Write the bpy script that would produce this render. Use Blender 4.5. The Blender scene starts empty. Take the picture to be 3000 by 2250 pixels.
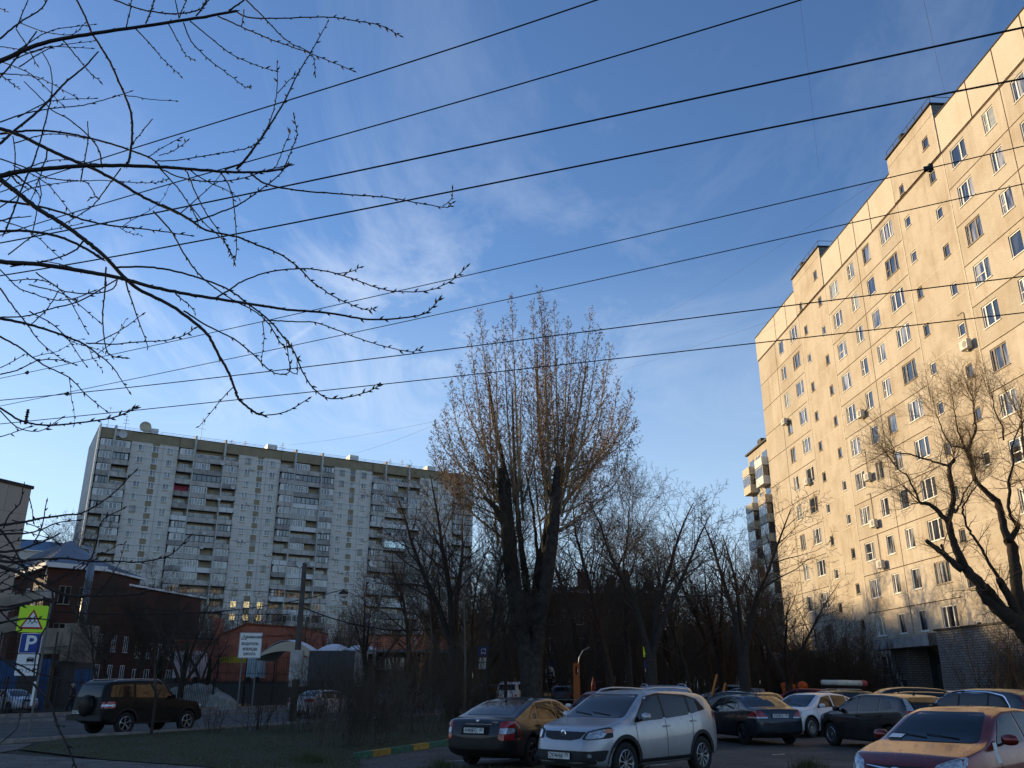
import bpy, bmesh, math, random
import numpy as np
from mathutils import Vector, Matrix
from mathutils.bvhtree import BVHTree
R = math.radians
rnd = random.Random(7)
sc = bpy.context.scene
col = sc.collection

# ---------------------------------------------------------------- camera
F_PX, PITCH, EYE = 2494.0, R(19.4), 1.75          # focal length in photo pixels (3000 wide)
cam_d = bpy.data.cameras.new("camera")
cam_d.sensor_width = 36.0
cam_d.lens = F_PX / 3000.0 * 36.0
cam_d.clip_start, cam_d.clip_end = 0.1, 4000
cam = bpy.data.objects.new("camera", cam_d)
cam.location = (0, 0, EYE)
cam.rotation_euler = (R(90) + PITCH, 0, 0)
col.objects.link(cam)
sc.camera = cam
sc.render.resolution_x, sc.render.resolution_y = 1024, 768

# ---------------------------------------------------------------- light, sky, exposure
SUN_AZ = R(-52.0)      # left of the view axis (+Y)
SUN_EL = R(13.5)
sun_dir = Vector((math.sin(SUN_AZ) * math.cos(SUN_EL), math.cos(SUN_AZ) * math.cos(SUN_EL), math.sin(SUN_EL)))
sd = bpy.data.lights.new("sun", 'SUN')
sd.energy = 4.3
sd.angle = R(0.53)
sd.color = (1.0, 0.75, 0.42)
sun = bpy.data.objects.new("sun", sd)
sun.rotation_euler = sun_dir.to_track_quat('Z', 'Y').to_euler()
col.objects.link(sun)

w = bpy.data.worlds.new("World")
sc.world = w
w.use_nodes = True
nt = w.node_tree
nt.nodes.clear()
def N(tree, kind, **kw):
    n = tree.nodes.new(kind)
    for k, v in kw.items():
        if k == 'ins':
            for a, b in v.items():
                n.inputs[a].default_value = b
        else:
            setattr(n, k, v)
    return n
sky = N(nt, 'ShaderNodeTexSky', sky_type='NISHITA', sun_disc=False, sun_elevation=SUN_EL,
        sun_rotation=SUN_AZ, altitude=150, air_density=1.0, dust_density=0.1, ozone_density=3.0)
hs = N(nt, 'ShaderNodeHueSaturation', ins={'Hue': 0.507, 'Saturation': 1.08, 'Value': 1.0})
tc = N(nt, 'ShaderNodeTexCoord')
# thin cirrus streaks, drawn on a high plane (direction / height)
sep = N(nt, 'ShaderNodeSeparateXYZ')
nt.links.new(tc.outputs['Generated'], sep.inputs[0])
zz = N(nt, 'ShaderNodeMath', operation='MAXIMUM'); zz.inputs[1].default_value = 0.03
nt.links.new(sep.outputs['Z'], zz.inputs[0])
dx = N(nt, 'ShaderNodeMath', operation='DIVIDE'); dy = N(nt, 'ShaderNodeMath', operation='DIVIDE')
nt.links.new(sep.outputs['X'], dx.inputs[0]); nt.links.new(zz.outputs[0], dx.inputs[1])
nt.links.new(sep.outputs['Y'], dy.inputs[0]); nt.links.new(zz.outputs[0], dy.inputs[1])
cmb = N(nt, 'ShaderNodeCombineXYZ')
nt.links.new(dx.outputs[0], cmb.inputs[0]); nt.links.new(dy.outputs[0], cmb.inputs[1])
mp = N(nt, 'ShaderNodeMapping'); mp.inputs['Rotation'].default_value = (0, 0, R(-20)); mp.inputs['Scale'].default_value = (1.5, 0.6, 1.0)
mp.inputs['Location'].default_value = (4.3, 1.4, 0)
nt.links.new(cmb.outputs[0], mp.inputs['Vector'])
ns = N(nt, 'ShaderNodeTexNoise', ins={'Scale': 1.1, 'Detail': 9.0, 'Roughness': 0.66, 'Distortion': 1.3})
nt.links.new(mp.outputs[0], ns.inputs['Vector'])
nb = N(nt, 'ShaderNodeTexNoise', ins={'Scale': 0.42, 'Detail': 2.0, 'Roughness': 0.5})
nt.links.new(cmb.outputs[0], nb.inputs['Vector'])
cr = N(nt, 'ShaderNodeMapRange', ins={'From Min': 0.46, 'From Max': 0.80, 'To Min': 0.0, 'To Max': 0.42})
nt.links.new(ns.outputs['Fac'], cr.inputs['Value'])
far = N(nt, 'ShaderNodeVectorMath', operation='DISTANCE'); far.inputs[1].default_value = (-0.55, 2.55, 0)
nt.links.new(cmb.outputs[0], far.inputs[0])
cb = N(nt, 'ShaderNodeMapRange', ins={'From Min': 0.3, 'From Max': 1.3, 'To Min': 1.5, 'To Max': 0.25})
nt.links.new(far.outputs['Value'], cb.inputs['Value'])
ml = N(nt, 'ShaderNodeMath', operation='MULTIPLY')
nt.links.new(cr.outputs[0], ml.inputs[0]); nt.links.new(cb.outputs[0], ml.inputs[1])
mx = N(nt, 'ShaderNodeMix', data_type='RGBA')
nt.links.new(sky.outputs[0], hs.inputs['Color'])
nt.links.new(ml.outputs[0], mx.inputs['Factor'])
nt.links.new(hs.outputs[0], mx.inputs['A'])
SKY_STRENGTH = 0.122
mx.inputs['B'].default_value = (5.6, 6.0, 6.6, 1)
# straight contrail on the same plane
def sky_xy(u, v):
    a = (u - 1500) / F_PX; b = -(v - 1125) / F_PX
    y, z = math.cos(PITCH) - b * math.sin(PITCH), math.sin(PITCH) + b * math.cos(PITCH)
    return Vector((a / z, y / z, 0))
def vm(op, a=None, b=None):
    n = N(nt, 'ShaderNodeVectorMath', operation=op)
    for i, q in enumerate((a, b)):
        if q is None: continue
        if isinstance(q, Vector): n.inputs[i].default_value = q
        else: nt.links.new(q, n.inputs[i])
    return n
A_, B_ = sky_xy(600, 1170), sky_xy(1010, 890)
dirn = (B_ - A_).normalized(); perp = Vector((-dirn.y, dirn.x, 0))
rel = vm('SUBTRACT', cmb.outputs[0], A_)
al = vm('DOT_PRODUCT', rel.outputs[0], dirn); pe = vm('DOT_PRODUCT', rel.outputs[0], perp)
ab = N(nt, 'ShaderNodeMath', operation='ABSOLUTE'); nt.links.new(pe.outputs['Value'], ab.inputs[0])
c1_ = N(nt, 'ShaderNodeMapRange', ins={'From Min': 0.002, 'From Max': 0.014, 'To Min': 1.0, 'To Max': 0.0}); nt.links.new(ab.outputs[0], c1_.inputs['Value'])
Lc = (B_ - A_).length
c2_ = N(nt, 'ShaderNodeMapRange', ins={'From Min': -0.1 * Lc, 'From Max': 0.75 * Lc, 'To Min': 0.0, 'To Max': 0.15}); nt.links.new(al.outputs['Value'], c2_.inputs['Value'])
c3_ = N(nt, 'ShaderNodeMapRange', ins={'From Min': 0.98 * Lc, 'From Max': 1.01 * Lc, 'To Min': 1.0, 'To Max': 0.0}); nt.links.new(al.outputs['Value'], c3_.inputs['Value'])
m1_ = N(nt, 'ShaderNodeMath', operation='MULTIPLY'); m2_ = N(nt, 'ShaderNodeMath', operation='MULTIPLY')
nt.links.new(c1_.outputs[0], m1_.inputs[0]); nt.links.new(c2_.outputs[0], m1_.inputs[1])
nt.links.new(m1_.outputs[0], m2_.inputs[0]); nt.links.new(c3_.outputs[0], m2_.inputs[1])
mx2 = N(nt, 'ShaderNodeMix', data_type='RGBA'); mx2.inputs['B'].default_value = (5.6, 6.0, 6.6, 1)
nt.links.new(m2_.outputs[0], mx2.inputs['Factor']); nt.links.new(mx.outputs['Result'], mx2.inputs['A'])
# pale bluish air low over the horizon
hz_ = N(nt, 'ShaderNodeMapRange', ins={'From Min': 0.0, 'From Max': 0.46, 'To Min': 0.8, 'To Max': 0.0}); nt.links.new(sep.outputs['Z'], hz_.inputs['Value'])
mx3 = N(nt, 'ShaderNodeMix', data_type='RGBA'); mx3.inputs['B'].default_value = (3.3, 4.2, 5.2, 1)
nt.links.new(hz_.outputs[0], mx3.inputs['Factor']); nt.links.new(mx2.outputs['Result'], mx3.inputs['A'])
bg = N(nt, 'ShaderNodeBackground', ins={'Strength': SKY_STRENGTH})
nt.links.new(mx3.outputs['Result'], bg.inputs['Color'])
wo = N(nt, 'ShaderNodeOutputWorld')
nt.links.new(bg.outputs[0], wo.inputs['Surface'])
sc.view_settings.view_transform = 'Standard'
sc.view_settings.look = 'None'
sc.view_settings.gamma = 1
sc.view_settings.exposure = 0.65
sc.cycles.max_bounces = 6
sc.cycles.diffuse_bounces = 3
sc.cycles.glossy_bounces = 3
sc.cycles.transparent_max_bounces = 8
sc.cycles.use_denoising = True

# ---------------------------------------------------------------- helpers
def ray(u, v):
    a = (u - 1500) / F_PX; b = -(v - 1125) / F_PX
    return np.array([a, math.cos(PITCH) - b * math.sin(PITCH), math.sin(PITCH) + b * math.cos(PITCH)])
def G(u, v, z=0.0):                      # where a photo pixel meets the height z
    r = ray(u, v); t = (z - EYE) / r[2]
    return Vector((r[0] * t, r[1] * t, z))
def D(u, v, y):                          # the point seen at a pixel, y metres ahead
    r = ray(u, v); t = y / r[1]
    return Vector((r[0] * t, y, EYE + r[2] * t))

def tag(o, label=None, cat=None, group=None, kind=None):
    if label: o['label'] = label
    if cat: o['category'] = cat
    if group: o['group'] = group
    if kind: o['kind'] = kind
    return o
def thing(name, label, cat, loc=(0, 0, 0), rz=0.0, group=None):
    o = bpy.data.objects.new(name, None)
    o.empty_display_size = 0.3
    o.location = loc; o.rotation_euler = (0, 0, rz)
    col.objects.link(o)
    return tag(o, label, cat, group)
def copy_tree(o, parent=None):
    c = o.copy(); col.objects.link(c)
    if parent is not None: c.parent = parent
    for ch in list(o.children):
        copy_tree(ch, c)
    return c

def link_mesh(name, me, parent=None):
    o = bpy.data.objects.new(name, me); col.objects.link(o)
    if parent is not None: o.parent = parent
    return o
class MB:
    def __init__(s):
        s.v, s.f, s.m = [], [], []
    def vert(s, p):
        s.v.append(tuple(p)); return len(s.v) - 1
    def face(s, pts, m=0):
        i = len(s.v)
        s.v.extend(tuple(p) for p in pts)
        s.f.append(tuple(range(i, i + len(pts)))); s.m.append(m)
    def box(s, x0, x1, y0, y1, z0, z1, m=0):
        i = len(s.v)
        s.v += [(x0, y0, z0), (x1, y0, z0), (x1, y1, z0), (x0, y1, z0), (x0, y0, z1), (x1, y0, z1), (x1, y1, z1), (x0, y1, z1)]
        for q in ((0, 3, 2, 1), (4, 5, 6, 7), (0, 1, 5, 4), (1, 2, 6, 5), (2, 3, 7, 6), (3, 0, 4, 7)):
            s.f.append(tuple(i + k for k in q)); s.m.append(m)
    def bar(s, a, b, w, h=None, m=0, up=(0, 0, 1)):      # a square bar from a to b
        a, b = Vector(a), Vector(b); h = h or w
        d = (b - a).normalized(); u = Vector(up)
        if abs(d.dot(u)) > 0.98: u = Vector((1, 0, 0))
        x = d.cross(u).normalized(); y = x.cross(d)
        i = len(s.v)
        for p in (a, b):
            for sx, sy in ((-1, -1), (1, -1), (1, 1), (-1, 1)):
                s.v.append(tuple(p + x * sx * w / 2 + y * sy * h / 2))
        for q in ((0, 1, 2, 3), (7, 6, 5, 4), (0, 4, 5, 1), (1, 5, 6, 2), (2, 6, 7, 3), (3, 7, 4, 0)):
            s.f.append(tuple(i + k for k in q)); s.m.append(m)
    def tube(s, pts, rad, n=8, m=0, cap=True):
        pts = [Vector(p) for p in pts]
        if not hasattr(rad, '__len__'): rad = [rad] * len(pts)
        i0 = len(s.v); u = None
        for k, p in enumerate(pts):
            d = (pts[min(k + 1, len(pts) - 1)] - pts[max(k - 1, 0)]).normalized()
            if u is None:
                u = d.cross(Vector((0, 0, 1)))
                if u.length < 0.05: u = d.cross(Vector((1, 0, 0)))
            u = (u - d * u.dot(d)).normalized()
            w_ = d.cross(u)
            for j in range(n):
                a = 2 * math.pi * j / n
                s.v.append(tuple(p + (u * math.cos(a) + w_ * math.sin(a)) * rad[k]))
        for k in range(len(pts) - 1):
            for j in range(n):
                a, b = i0 + k * n + j, i0 + k * n + (j + 1) % n
                s.f.append((a, b, b + n, a + n)); s.m.append(m)
        if cap:
            s.f.append(tuple(i0 + j for j in reversed(range(n)))); s.m.append(m)
            e = i0 + (len(pts) - 1) * n
            s.f.append(tuple(e + j for j in range(n))); s.m.append(m)
    def lathe(s, prof, axis='z', c=(0, 0, 0), n=24, m=0):   # prof: (radius, height) pairs, height along the axis
        i0 = len(s.v)
        for r_, h_ in prof:
            for j in range(n):
                a = 2 * math.pi * j / n
                x, y = r_ * math.cos(a), r_ * math.sin(a)
                p = (x, y, h_) if axis == 'z' else ((h_, x, y) if axis == 'x' else (x, h_, y))
                s.v.append((p[0] + c[0], p[1] + c[1], p[2] + c[2]))
        for k in range(len(prof) - 1):
            for j in range(n):
                a, b = i0 + k * n + j, i0 + k * n + (j + 1) % n
                s.f.append((a, b, b + n, a + n)); s.m.append(m)
    def build(s, name, mats, parent=None, smooth=False, loc=None):
        me = bpy.data.meshes.new(name)
        me.from_pydata(s.v, [], s.f)
        if not isinstance(mats, (list, tuple)): mats = [mats]
        for mt in mats: me.materials.append(mt)
        if len(mats) > 1: me.polygons.foreach_set('material_index', s.m)
        if smooth: me.polygons.foreach_set('use_smooth', [True] * len(s.f))
        me.update()
        o = bpy.data.objects.new(name, me)
        col.objects.link(o)
        if parent is not None: o.parent = parent
        if loc is not None: o.location = loc
        return o
def struct(o):
    o['kind'] = 'structure'; return o

# ---------------------------------------------------------------- materials
def mat(name, color, rough=0.8, metal=0.0, noise=0.0, nscale=5.0, spec=0.3, c2=None, bump=0.0, bscale=40.0, emit=0.0, coat=0.0, coord='Object'):
    m = bpy.data.materials.new(name); m.use_nodes = True
    t = m.node_tree; p = t.nodes['Principled BSDF']
    p.inputs['Roughness'].default_value = rough
    p.inputs['Metallic'].default_value = metal
    p.inputs['Specular IOR Level'].default_value = spec
    p.inputs['Coat Weight'].default_value = coat
    p.inputs['Coat Roughness'].default_value = 0.04
    p.inputs['Base Color'].default_value = (*color, 1)
    if emit:
        p.inputs['Emission Color'].default_value = (*color, 1); p.inputs['Emission Strength'].default_value = emit
    if noise or bump:
        tc_ = N(t, 'ShaderNodeTexCoord')
        if noise:
            nz = N(t, 'ShaderNodeTexNoise', ins={'Scale': nscale, 'Detail': 6.0, 'Roughness': 0.62})
            t.links.new(tc_.outputs[coord], nz.inputs['Vector'])
            mr = N(t, 'ShaderNodeMapRange', ins={'From Min': 0.32, 'From Max': 0.68})
            t.links.new(nz.outputs['Fac'], mr.inputs['Value'])
            mx_ = N(t, 'ShaderNodeMix', data_type='RGBA')
            c2_ = c2 or tuple(c * (1 - noise) for c in color)
            mx_.inputs['A'].default_value = (*c2_, 1)
            mx_.inputs['B'].default_value = (*(color if c2 else tuple(min(1, c * (1 + noise)) for c in color)), 1)
            t.links.new(mr.outputs[0], mx_.inputs['Factor'])
            t.links.new(mx_.outputs['Result'], p.inputs['Base Color'])
        if bump:
            nz2 = N(t, 'ShaderNodeTexNoise', ins={'Scale': bscale, 'Detail': 4.0})
            t.links.new(tc_.outputs[coord], nz2.inputs['Vector'])
            bp = N(t, 'ShaderNodeBump', ins={'Strength': bump, 'Distance': 0.02})
            t.links.new(nz2.outputs['Fac'], bp.inputs['Height'])
            t.links.new(bp.outputs[0], p.inputs['Normal'])
    return m

def brick_mat(name, c1, c2, mortar, bw=0.25, bh=0.07, ms=0.012, rough=0.85, axis='xz', grime=0.35, gcol=(0.12, 0.1, 0.08), gscale=0.35, msmooth=0.1, streak=0.0, panel=None):
    m = bpy.data.materials.new(name); m.use_nodes = True
    t = m.node_tree; p = t.nodes['Principled BSDF']
    p.inputs['Roughness'].default_value = rough; p.inputs['Specular IOR Level'].default_value = 0.2
    tc_ = N(t, 'ShaderNodeTexCoord'); sp = N(t, 'ShaderNodeSeparateXYZ'); cb_ = N(t, 'ShaderNodeCombineXYZ')
    t.links.new(tc_.outputs['Object'], sp.inputs[0])
    ad = N(t, 'ShaderNodeMath', operation='ADD')
    t.links.new(sp.outputs['X'], ad.inputs[0]); t.links.new(sp.outputs['Y'], ad.inputs[1])
    t.links.new(ad.outputs[0], cb_.inputs[0]); t.links.new(sp.outputs['Z'], cb_.inputs[1])
    bk = N(t, 'ShaderNodeTexBrick')
    bk.inputs['Color1'].default_value = (*c1, 1); bk.inputs['Color2'].default_value = (*c2, 1); bk.inputs['Mortar'].default_value = (*mortar, 1)
    bk.inputs['Scale'].default_value = 1.0; bk.inputs['Mortar Size'].default_value = ms; bk.inputs['Mortar Smooth'].default_value = msmooth
    bk.inputs['Brick Width'].default_value = bw; bk.inputs['Row Height'].default_value = bh
    t.links.new(cb_.outputs[0], bk.inputs['Vector'])
    nz = N(t, 'ShaderNodeTexNoise', ins={'Scale': gscale, 'Detail': 9.0, 'Roughness': 0.68, 'Distortion': 0.4})
    t.links.new(tc_.outputs['Object'], nz.inputs['Vector'])
    mr = N(t, 'ShaderNodeMapRange', ins={'From Min': 0.45, 'From Max': 0.75, 'To Min': 0.0, 'To Max': grime})
    t.links.new(nz.outputs['Fac'], mr.inputs['Value'])
    fac = mr.outputs[0]
    if streak:
        mpp = N(t, 'ShaderNodeMapping'); mpp.inputs['Scale'].default_value = (1.6, 1.6, 0.12)
        t.links.new(tc_.outputs['Object'], mpp.inputs['Vector'])
        n2 = N(t, 'ShaderNodeTexNoise', ins={'Scale': 1.0, 'Detail': 5.0, 'Roughness': 0.7})
        t.links.new(mpp.outputs[0], n2.inputs['Vector'])
        m2 = N(t, 'ShaderNodeMapRange', ins={'From Min': 0.5, 'From Max': 0.8, 'To Min': 0.0, 'To Max': streak})
        t.links.new(n2.outputs['Fac'], m2.inputs['Value'])
        a2 = N(t, 'ShaderNodeMath', operation='ADD', use_clamp=True)
        t.links.new(mr.outputs[0], a2.inputs[0]); t.links.new(m2.outputs[0], a2.inputs[1]); fac = a2.outputs[0]
    mx_ = N(t, 'ShaderNodeMix', data_type='RGBA')
    mx_.inputs['B'].default_value = (*gcol, 1)
    base = bk.outputs['Color']
    if panel:                      # slightly different tone of every wall panel
        b2 = N(t, 'ShaderNodeTexBrick'); b2.offset = 0.0
        b2.inputs['Color1'].default_value = (0.84, 0.83, 0.80, 1); b2.inputs['Color2'].default_value = (1.06, 1.05, 1.04, 1); b2.inputs['Mortar'].default_value = (0.95, 0.95, 0.95, 1)
        b2.inputs['Scale'].default_value = 1.0; b2.inputs['Mortar Size'].default_value = 0.01; b2.inputs['Brick Width'].default_value = panel[0]; b2.inputs['Row Height'].default_value = panel[1]
        o_ = N(t, 'ShaderNodeVectorMath', operation='SUBTRACT'); o_.inputs[1].default_value = (panel[2], panel[3], 0)
        t.links.new(cb_.outputs[0], o_.inputs[0]); t.links.new(o_.outputs[0], b2.inputs['Vector'])
        mu = N(t, 'ShaderNodeMix', data_type='RGBA', blend_type='MULTIPLY'); mu.inputs['Factor'].default_value = 1.0
        t.links.new(base, mu.inputs['A']); t.links.new(b2.outputs['Color'], mu.inputs['B']); base = mu.outputs['Result']
    t.links.new(fac, mx_.inputs['Factor']); t.links.new(base, mx_.inputs['A'])
    t.links.new(mx_.outputs['Result'], p.inputs['Base Color'])
    bp = N(t, 'ShaderNodeBump', ins={'Strength': 0.25, 'Distance': 0.01})
    t.links.new(nz.outputs['Fac'], bp.inputs['Height']); t.links.new(bp.outputs[0], p.inputs['Normal'])
    return m

def pane_mat(name, inner, inner2, scale=(2.0, 0.3), rough=0.03, spec=0.6, contrast=(0.45, 0.6), mixfac=None):
    """window glass over curtains or a dark room: glossy coat over a pattern of folds, different in every window"""
    m = bpy.data.materials.new(name); m.use_nodes = True
    t = m.node_tree; p = t.nodes['Principled BSDF']
    tc_ = N(t, 'ShaderNodeTexCoord'); oi = N(t, 'ShaderNodeObjectInfo')
    mp_ = N(t, 'ShaderNodeMapping'); mp_.inputs['Scale'].default_value = (scale[0], scale[0], scale[1])
    t.links.new(tc_.outputs['Object'], mp_.inputs['Vector'])
    nz = N(t, 'ShaderNodeTexNoise', noise_dimensions='4D', ins={'Scale': 1.0, 'Detail': 3.0})
    t.links.new(mp_.outputs[0], nz.inputs['Vector'])
    mw = N(t, 'ShaderNodeMath', operation='MULTIPLY'); mw.inputs[1].default_value = 37.0
    t.links.new(oi.outputs['Random'], mw.inputs[0]); t.links.new(mw.outputs[0], nz.inputs['W'])
    mr = N(t, 'ShaderNodeMapRange', ins={'From Min': contrast[0], 'From Max': contrast[1]})
    t.links.new(nz.outputs['Fac'], mr.inputs['Value'])
    mx_ = N(t, 'ShaderNodeMix', data_type='RGBA')
    mx_.inputs['A'].default_value = (*inner, 1); mx_.inputs['B'].default_value = (*inner2, 1)
    t.links.new(mr.outputs[0], mx_.inputs['Factor']); t.links.new(mx_.outputs['Result'], p.inputs['Base Color'])
    p.inputs['Roughness'].default_value = rough; p.inputs['Specular IOR Level'].default_value = spec
    p.inputs['Coat Weight'].default_value = 1.0; p.inputs['Coat Roughness'].default_value = 0.02; p.inputs['Coat IOR'].default_value = 1.6
    return m

# wall sheet with rectangular holes; coordinates (s, z) mapped by fn(s, o, z) -> xyz, holes get reveals of the given depth
def holed_wall(mb, s0, s1, z0, z1, holes, fn, depth=0.12, o=0.0, m=0, mr=0):
    ss = sorted({s0, s1, *[h[0] for h in holes], *[h[1] for h in holes]})
    ss = [x for x in ss if s0 <= x <= s1]
    for a, b in zip(ss[:-1], ss[1:]):
        mid = (a + b) / 2
        cut = sorted([(h[2], h[3]) for h in holes if h[0] < mid < h[1]])
        z = z0
        for c0, c1_ in cut:
            if c0 > z: mb.face([fn(a, o, z), fn(b, o, z), fn(b, o, c0), fn(a, o, c0)], m)
            z = c1_
        if z < z1: mb.face([fn(a, o, z), fn(b, o, z), fn(b, o, z1), fn(a, o, z1)], m)
    for a, b, c, e in holes:
        i = o - depth
        mb.face([fn(a, o, c), fn(b, o, c), fn(b, i, c), fn(a, i, c)], mr)
        mb.face([fn(a, o, e), fn(b, o, e), fn(b, i, e), fn(a, i, e)], mr)
        mb.face([fn(a, o, c), fn(a, o, e), fn(a, i, e), fn(a, i, c)], mr)
        mb.face([fn(b, o, c), fn(b, o, e), fn(b, i, e), fn(b, i, c)], mr)
def fbox(mb, fn, s0, s1, o0, o1, z0, z1, m=0):
    i = len(mb.v)
    for z in (z0, z1):
        for s_, o_ in ((s0, o0), (s1, o0), (s1, o1), (s0, o1)):
            mb.v.append(tuple(fn(s_, o_, z)))
    for q in ((0, 3, 2, 1), (4, 5, 6, 7), (0, 1, 5, 4), (1, 2, 6, 5), (2, 3, 7, 6), (3, 0, 4, 7)):
        mb.f.append(tuple(i + k for k in q)); mb.m.append(m)
# ---------------------------------------------------------------- shared building materials
M = {}
M['r_wall'] = brick_mat('cream tiled panels', (0.60, 0.535, 0.44), (0.55, 0.49, 0.40), (0.47, 0.41, 0.33), bw=0.3, bh=0.1, ms=0.012, grime=0.7, gcol=(0.36, 0.27, 0.17), gscale=0.3, streak=0.6, panel=(3.3, 2.8, 0.6, 1.3))
M['r_wall_dark'] = brick_mat('weathered cream stair bay', (0.56, 0.49, 0.39), (0.53, 0.46, 0.36), (0.47, 0.40, 0.31), bw=0.3, bh=0.1, ms=0.01, grime=0.75, gcol=(0.33, 0.25, 0.16), gscale=0.35, streak=0.6)
M['r_parapet'] = brick_mat('pale tiled attic panels', (0.66, 0.59, 0.48), (0.62, 0.555, 0.45), (0.5, 0.44, 0.35), bw=0.3, bh=0.1, ms=0.012, grime=0.35, gcol=(0.40, 0.32, 0.21), gscale=0.3, streak=0.3)
M['seam'] = mat('dark panel joint', (0.10, 0.062, 0.035), 0.95, noise=0.5, nscale=3)
M['pale_seam'] = mat('pale mortar joint', (0.62, 0.54, 0.42), 0.9, noise=0.2, nscale=4)
M['roof_edge'] = mat('black roof edge', (0.03, 0.025, 0.022), 0.7)
M['frame_white'] = mat('white plastic frame', (0.78, 0.76, 0.70), 0.35)
M['frame_old'] = mat('old brown wooden frame', (0.30, 0.25, 0.19), 0.7, noise=0.3, nscale=8)
M['pane'] = pane_mat('pane with pale curtains', (0.02, 0.024, 0.03), (0.42, 0.42, 0.42), scale=(3.0, 0.35))
M['pane_dark'] = pane_mat('dark pane', (0.012, 0.014, 0.018), (0.07, 0.07, 0.07), scale=(2.5, 0.6))
M['pane_blind'] = pane_mat('pane with closed blind', (0.34, 0.35, 0.28), (0.42, 0.42, 0.34), scale=(0.8, 4.0))
M['sill'] = mat('metal sill', (0.42, 0.38, 0.32), 0.5)
M['ac'] = mat('air conditioner casing', (0.55, 0.52, 0.46), 0.5, noise=0.15, nscale=6)
M['ac_grill'] = mat('air conditioner fan grille', (0.25, 0.24, 0.22), 0.6)
M['black'] = mat('black rubber', (0.012, 0.012, 0.012), 0.7)
M['metal'] = mat('galvanised metal', (0.32, 0.33, 0.34), 0.45, metal=0.7, noise=0.2, nscale=10)
M['void'] = mat('dark interior', (0.012, 0.012, 0.013), 0.9)
M['lit'] = mat('lit room', (0.95, 0.68, 0.30), 0.6, emit=0.55, noise=0.5, nscale=1.5)

M['bark'] = mat('dark grey bark', (0.038, 0.031, 0.026), 0.95, noise=0.35, nscale=9, bump=0.6, bscale=22)
M['bark_brown'] = mat('brown bark', (0.034, 0.027, 0.021), 0.95, noise=0.35, nscale=9, bump=0.6, bscale=22)
M['twig'] = mat('thin brown twigs', (0.06, 0.043, 0.032), 0.9)
M['twig_grey'] = mat('thin grey twigs', (0.07, 0.058, 0.046), 0.9)
M['poplar_bark'] = mat('furrowed poplar bark', (0.04, 0.033, 0.028), 0.95, noise=0.5, nscale=4, bump=0.5, bscale=14)
M['poplar_shoot'] = mat('pale poplar shoots', (0.34, 0.27, 0.17), 0.85, noise=0.2, nscale=2)
M['catkin'] = mat('reddish catkins', (0.17, 0.075, 0.05), 0.9)
M['willow_twig'] = mat('yellowish willow twigs', (0.16, 0.11, 0.06), 0.9)


def window_meshes(w_, h_, split, frame, pane, sill=True, vent=False, rail=0.078):
    """frame and pane meshes of one window, lower left corner at the origin, x along the wall, +y outward"""
    a = MB(); d0, d1 = -0.12, -0.055
    a.box(0, w_, d0, d1, 0, rail); a.box(0, w_, d0, d1, h_ - rail, h_)
    a.box(0, rail, d0, d1, rail, h_ - rail); a.box(w_ - rail, w_, d0, d1, rail, h_ - rail)
    for k, x in enumerate(split):
        x = x * w_
        a.box(x - rail * 0.7, x + rail * 0.7, d0, d1, rail, h_ - rail)
    if vent:
        x0 = split[-1] * w_ + rail * 0.7
        a.box(x0, w_ - rail, d0, d1 - 0.005, h_ * 0.42, h_ * 0.42 + 0.05)
    if sill: a.box(-0.05, w_ + 0.05, -0.14, 0.06, -0.05, 0.002)
    b = MB(); b.face([(0.01, -0.1, 0.01), (w_ - 0.01, -0.1, 0.01), (w_ - 0.01, -0.1, h_ - 0.01), (0.01, -0.1, h_ - 0.01)])
    return a, b
_wcache = {}
def window_obj(kind, root, loc, rz=0.0, name='window'):
    """kind = (w, h, split, frame key, pane key, sill, vent)"""
    if kind not in _wcache:
        w_, h_, split, fk, pk, sill, vent = kind
        a, b = window_meshes(w_, h_, split, None, None, sill, vent)
        o = a.build(name, M[fk]); q = b.build('pane', M[pk])
        _wcache[kind] = (o.data, q.data)
        bpy.data.objects.remove(o); bpy.data.objects.remove(q)
    o = bpy.data.objects.new(name, _wcache[kind][0]); q = bpy.data.objects.new('pane', _wcache[kind][1])
    col.objects.link(o); col.objects.link(q)
    o.parent = root; q.parent = o; o.location = loc; o.rotation_euler = (0, 0, rz)
    return o
def window_rest(items, root, name='window'):
    """all remaining windows as one part"""
    if not items: return
    a = MB(); keys = []
    def midx(k):
        if k not in keys: keys.append(k)
        return keys.index(k)
    for kind, (x, y, z) in items:
        w_, h_, split, fk, pk, sill, vent = kind
        f_, p_ = window_meshes(w_, h_, split, None, None, sill, vent)
        for mb, k in ((f_, fk), (p_, pk)):
            i = len(a.v); a.v += [(p[0] + x, p[1] + y, p[2] + z) for p in mb.v]
            a.f += [tuple(j + i for j in f) for f in mb.f]; a.m += [midx(k)] * len(mb.f)
    o = a.build(name, [M[k] for k in keys], root); o['kind'] = 'stuff'
    return o

def ac_unit(root, x, z, w_=0.82, h_=0.56, dep=0.3, off=0.14):
    a = MB(); a.box(x, x + w_, off, off + dep, z, z + h_)
    for k in (0.12, 0.88): a.bar((x + w_ * k, 0, z - 0.03), (x + w_ * k, off + dep, z - 0.03), 0.04)
    o = a.build('air_conditioner', M['ac'], root)
    g = MB(); g.lathe([(0.0, off + dep + 0.012), (0.2, off + dep + 0.012), (0.215, off + dep + 0.003)], 'y', (x + w_ * 0.36, 0, z + h_ / 2), 18)
    g.build('fan_grille', M['ac_grill'], o)
    return o

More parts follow.
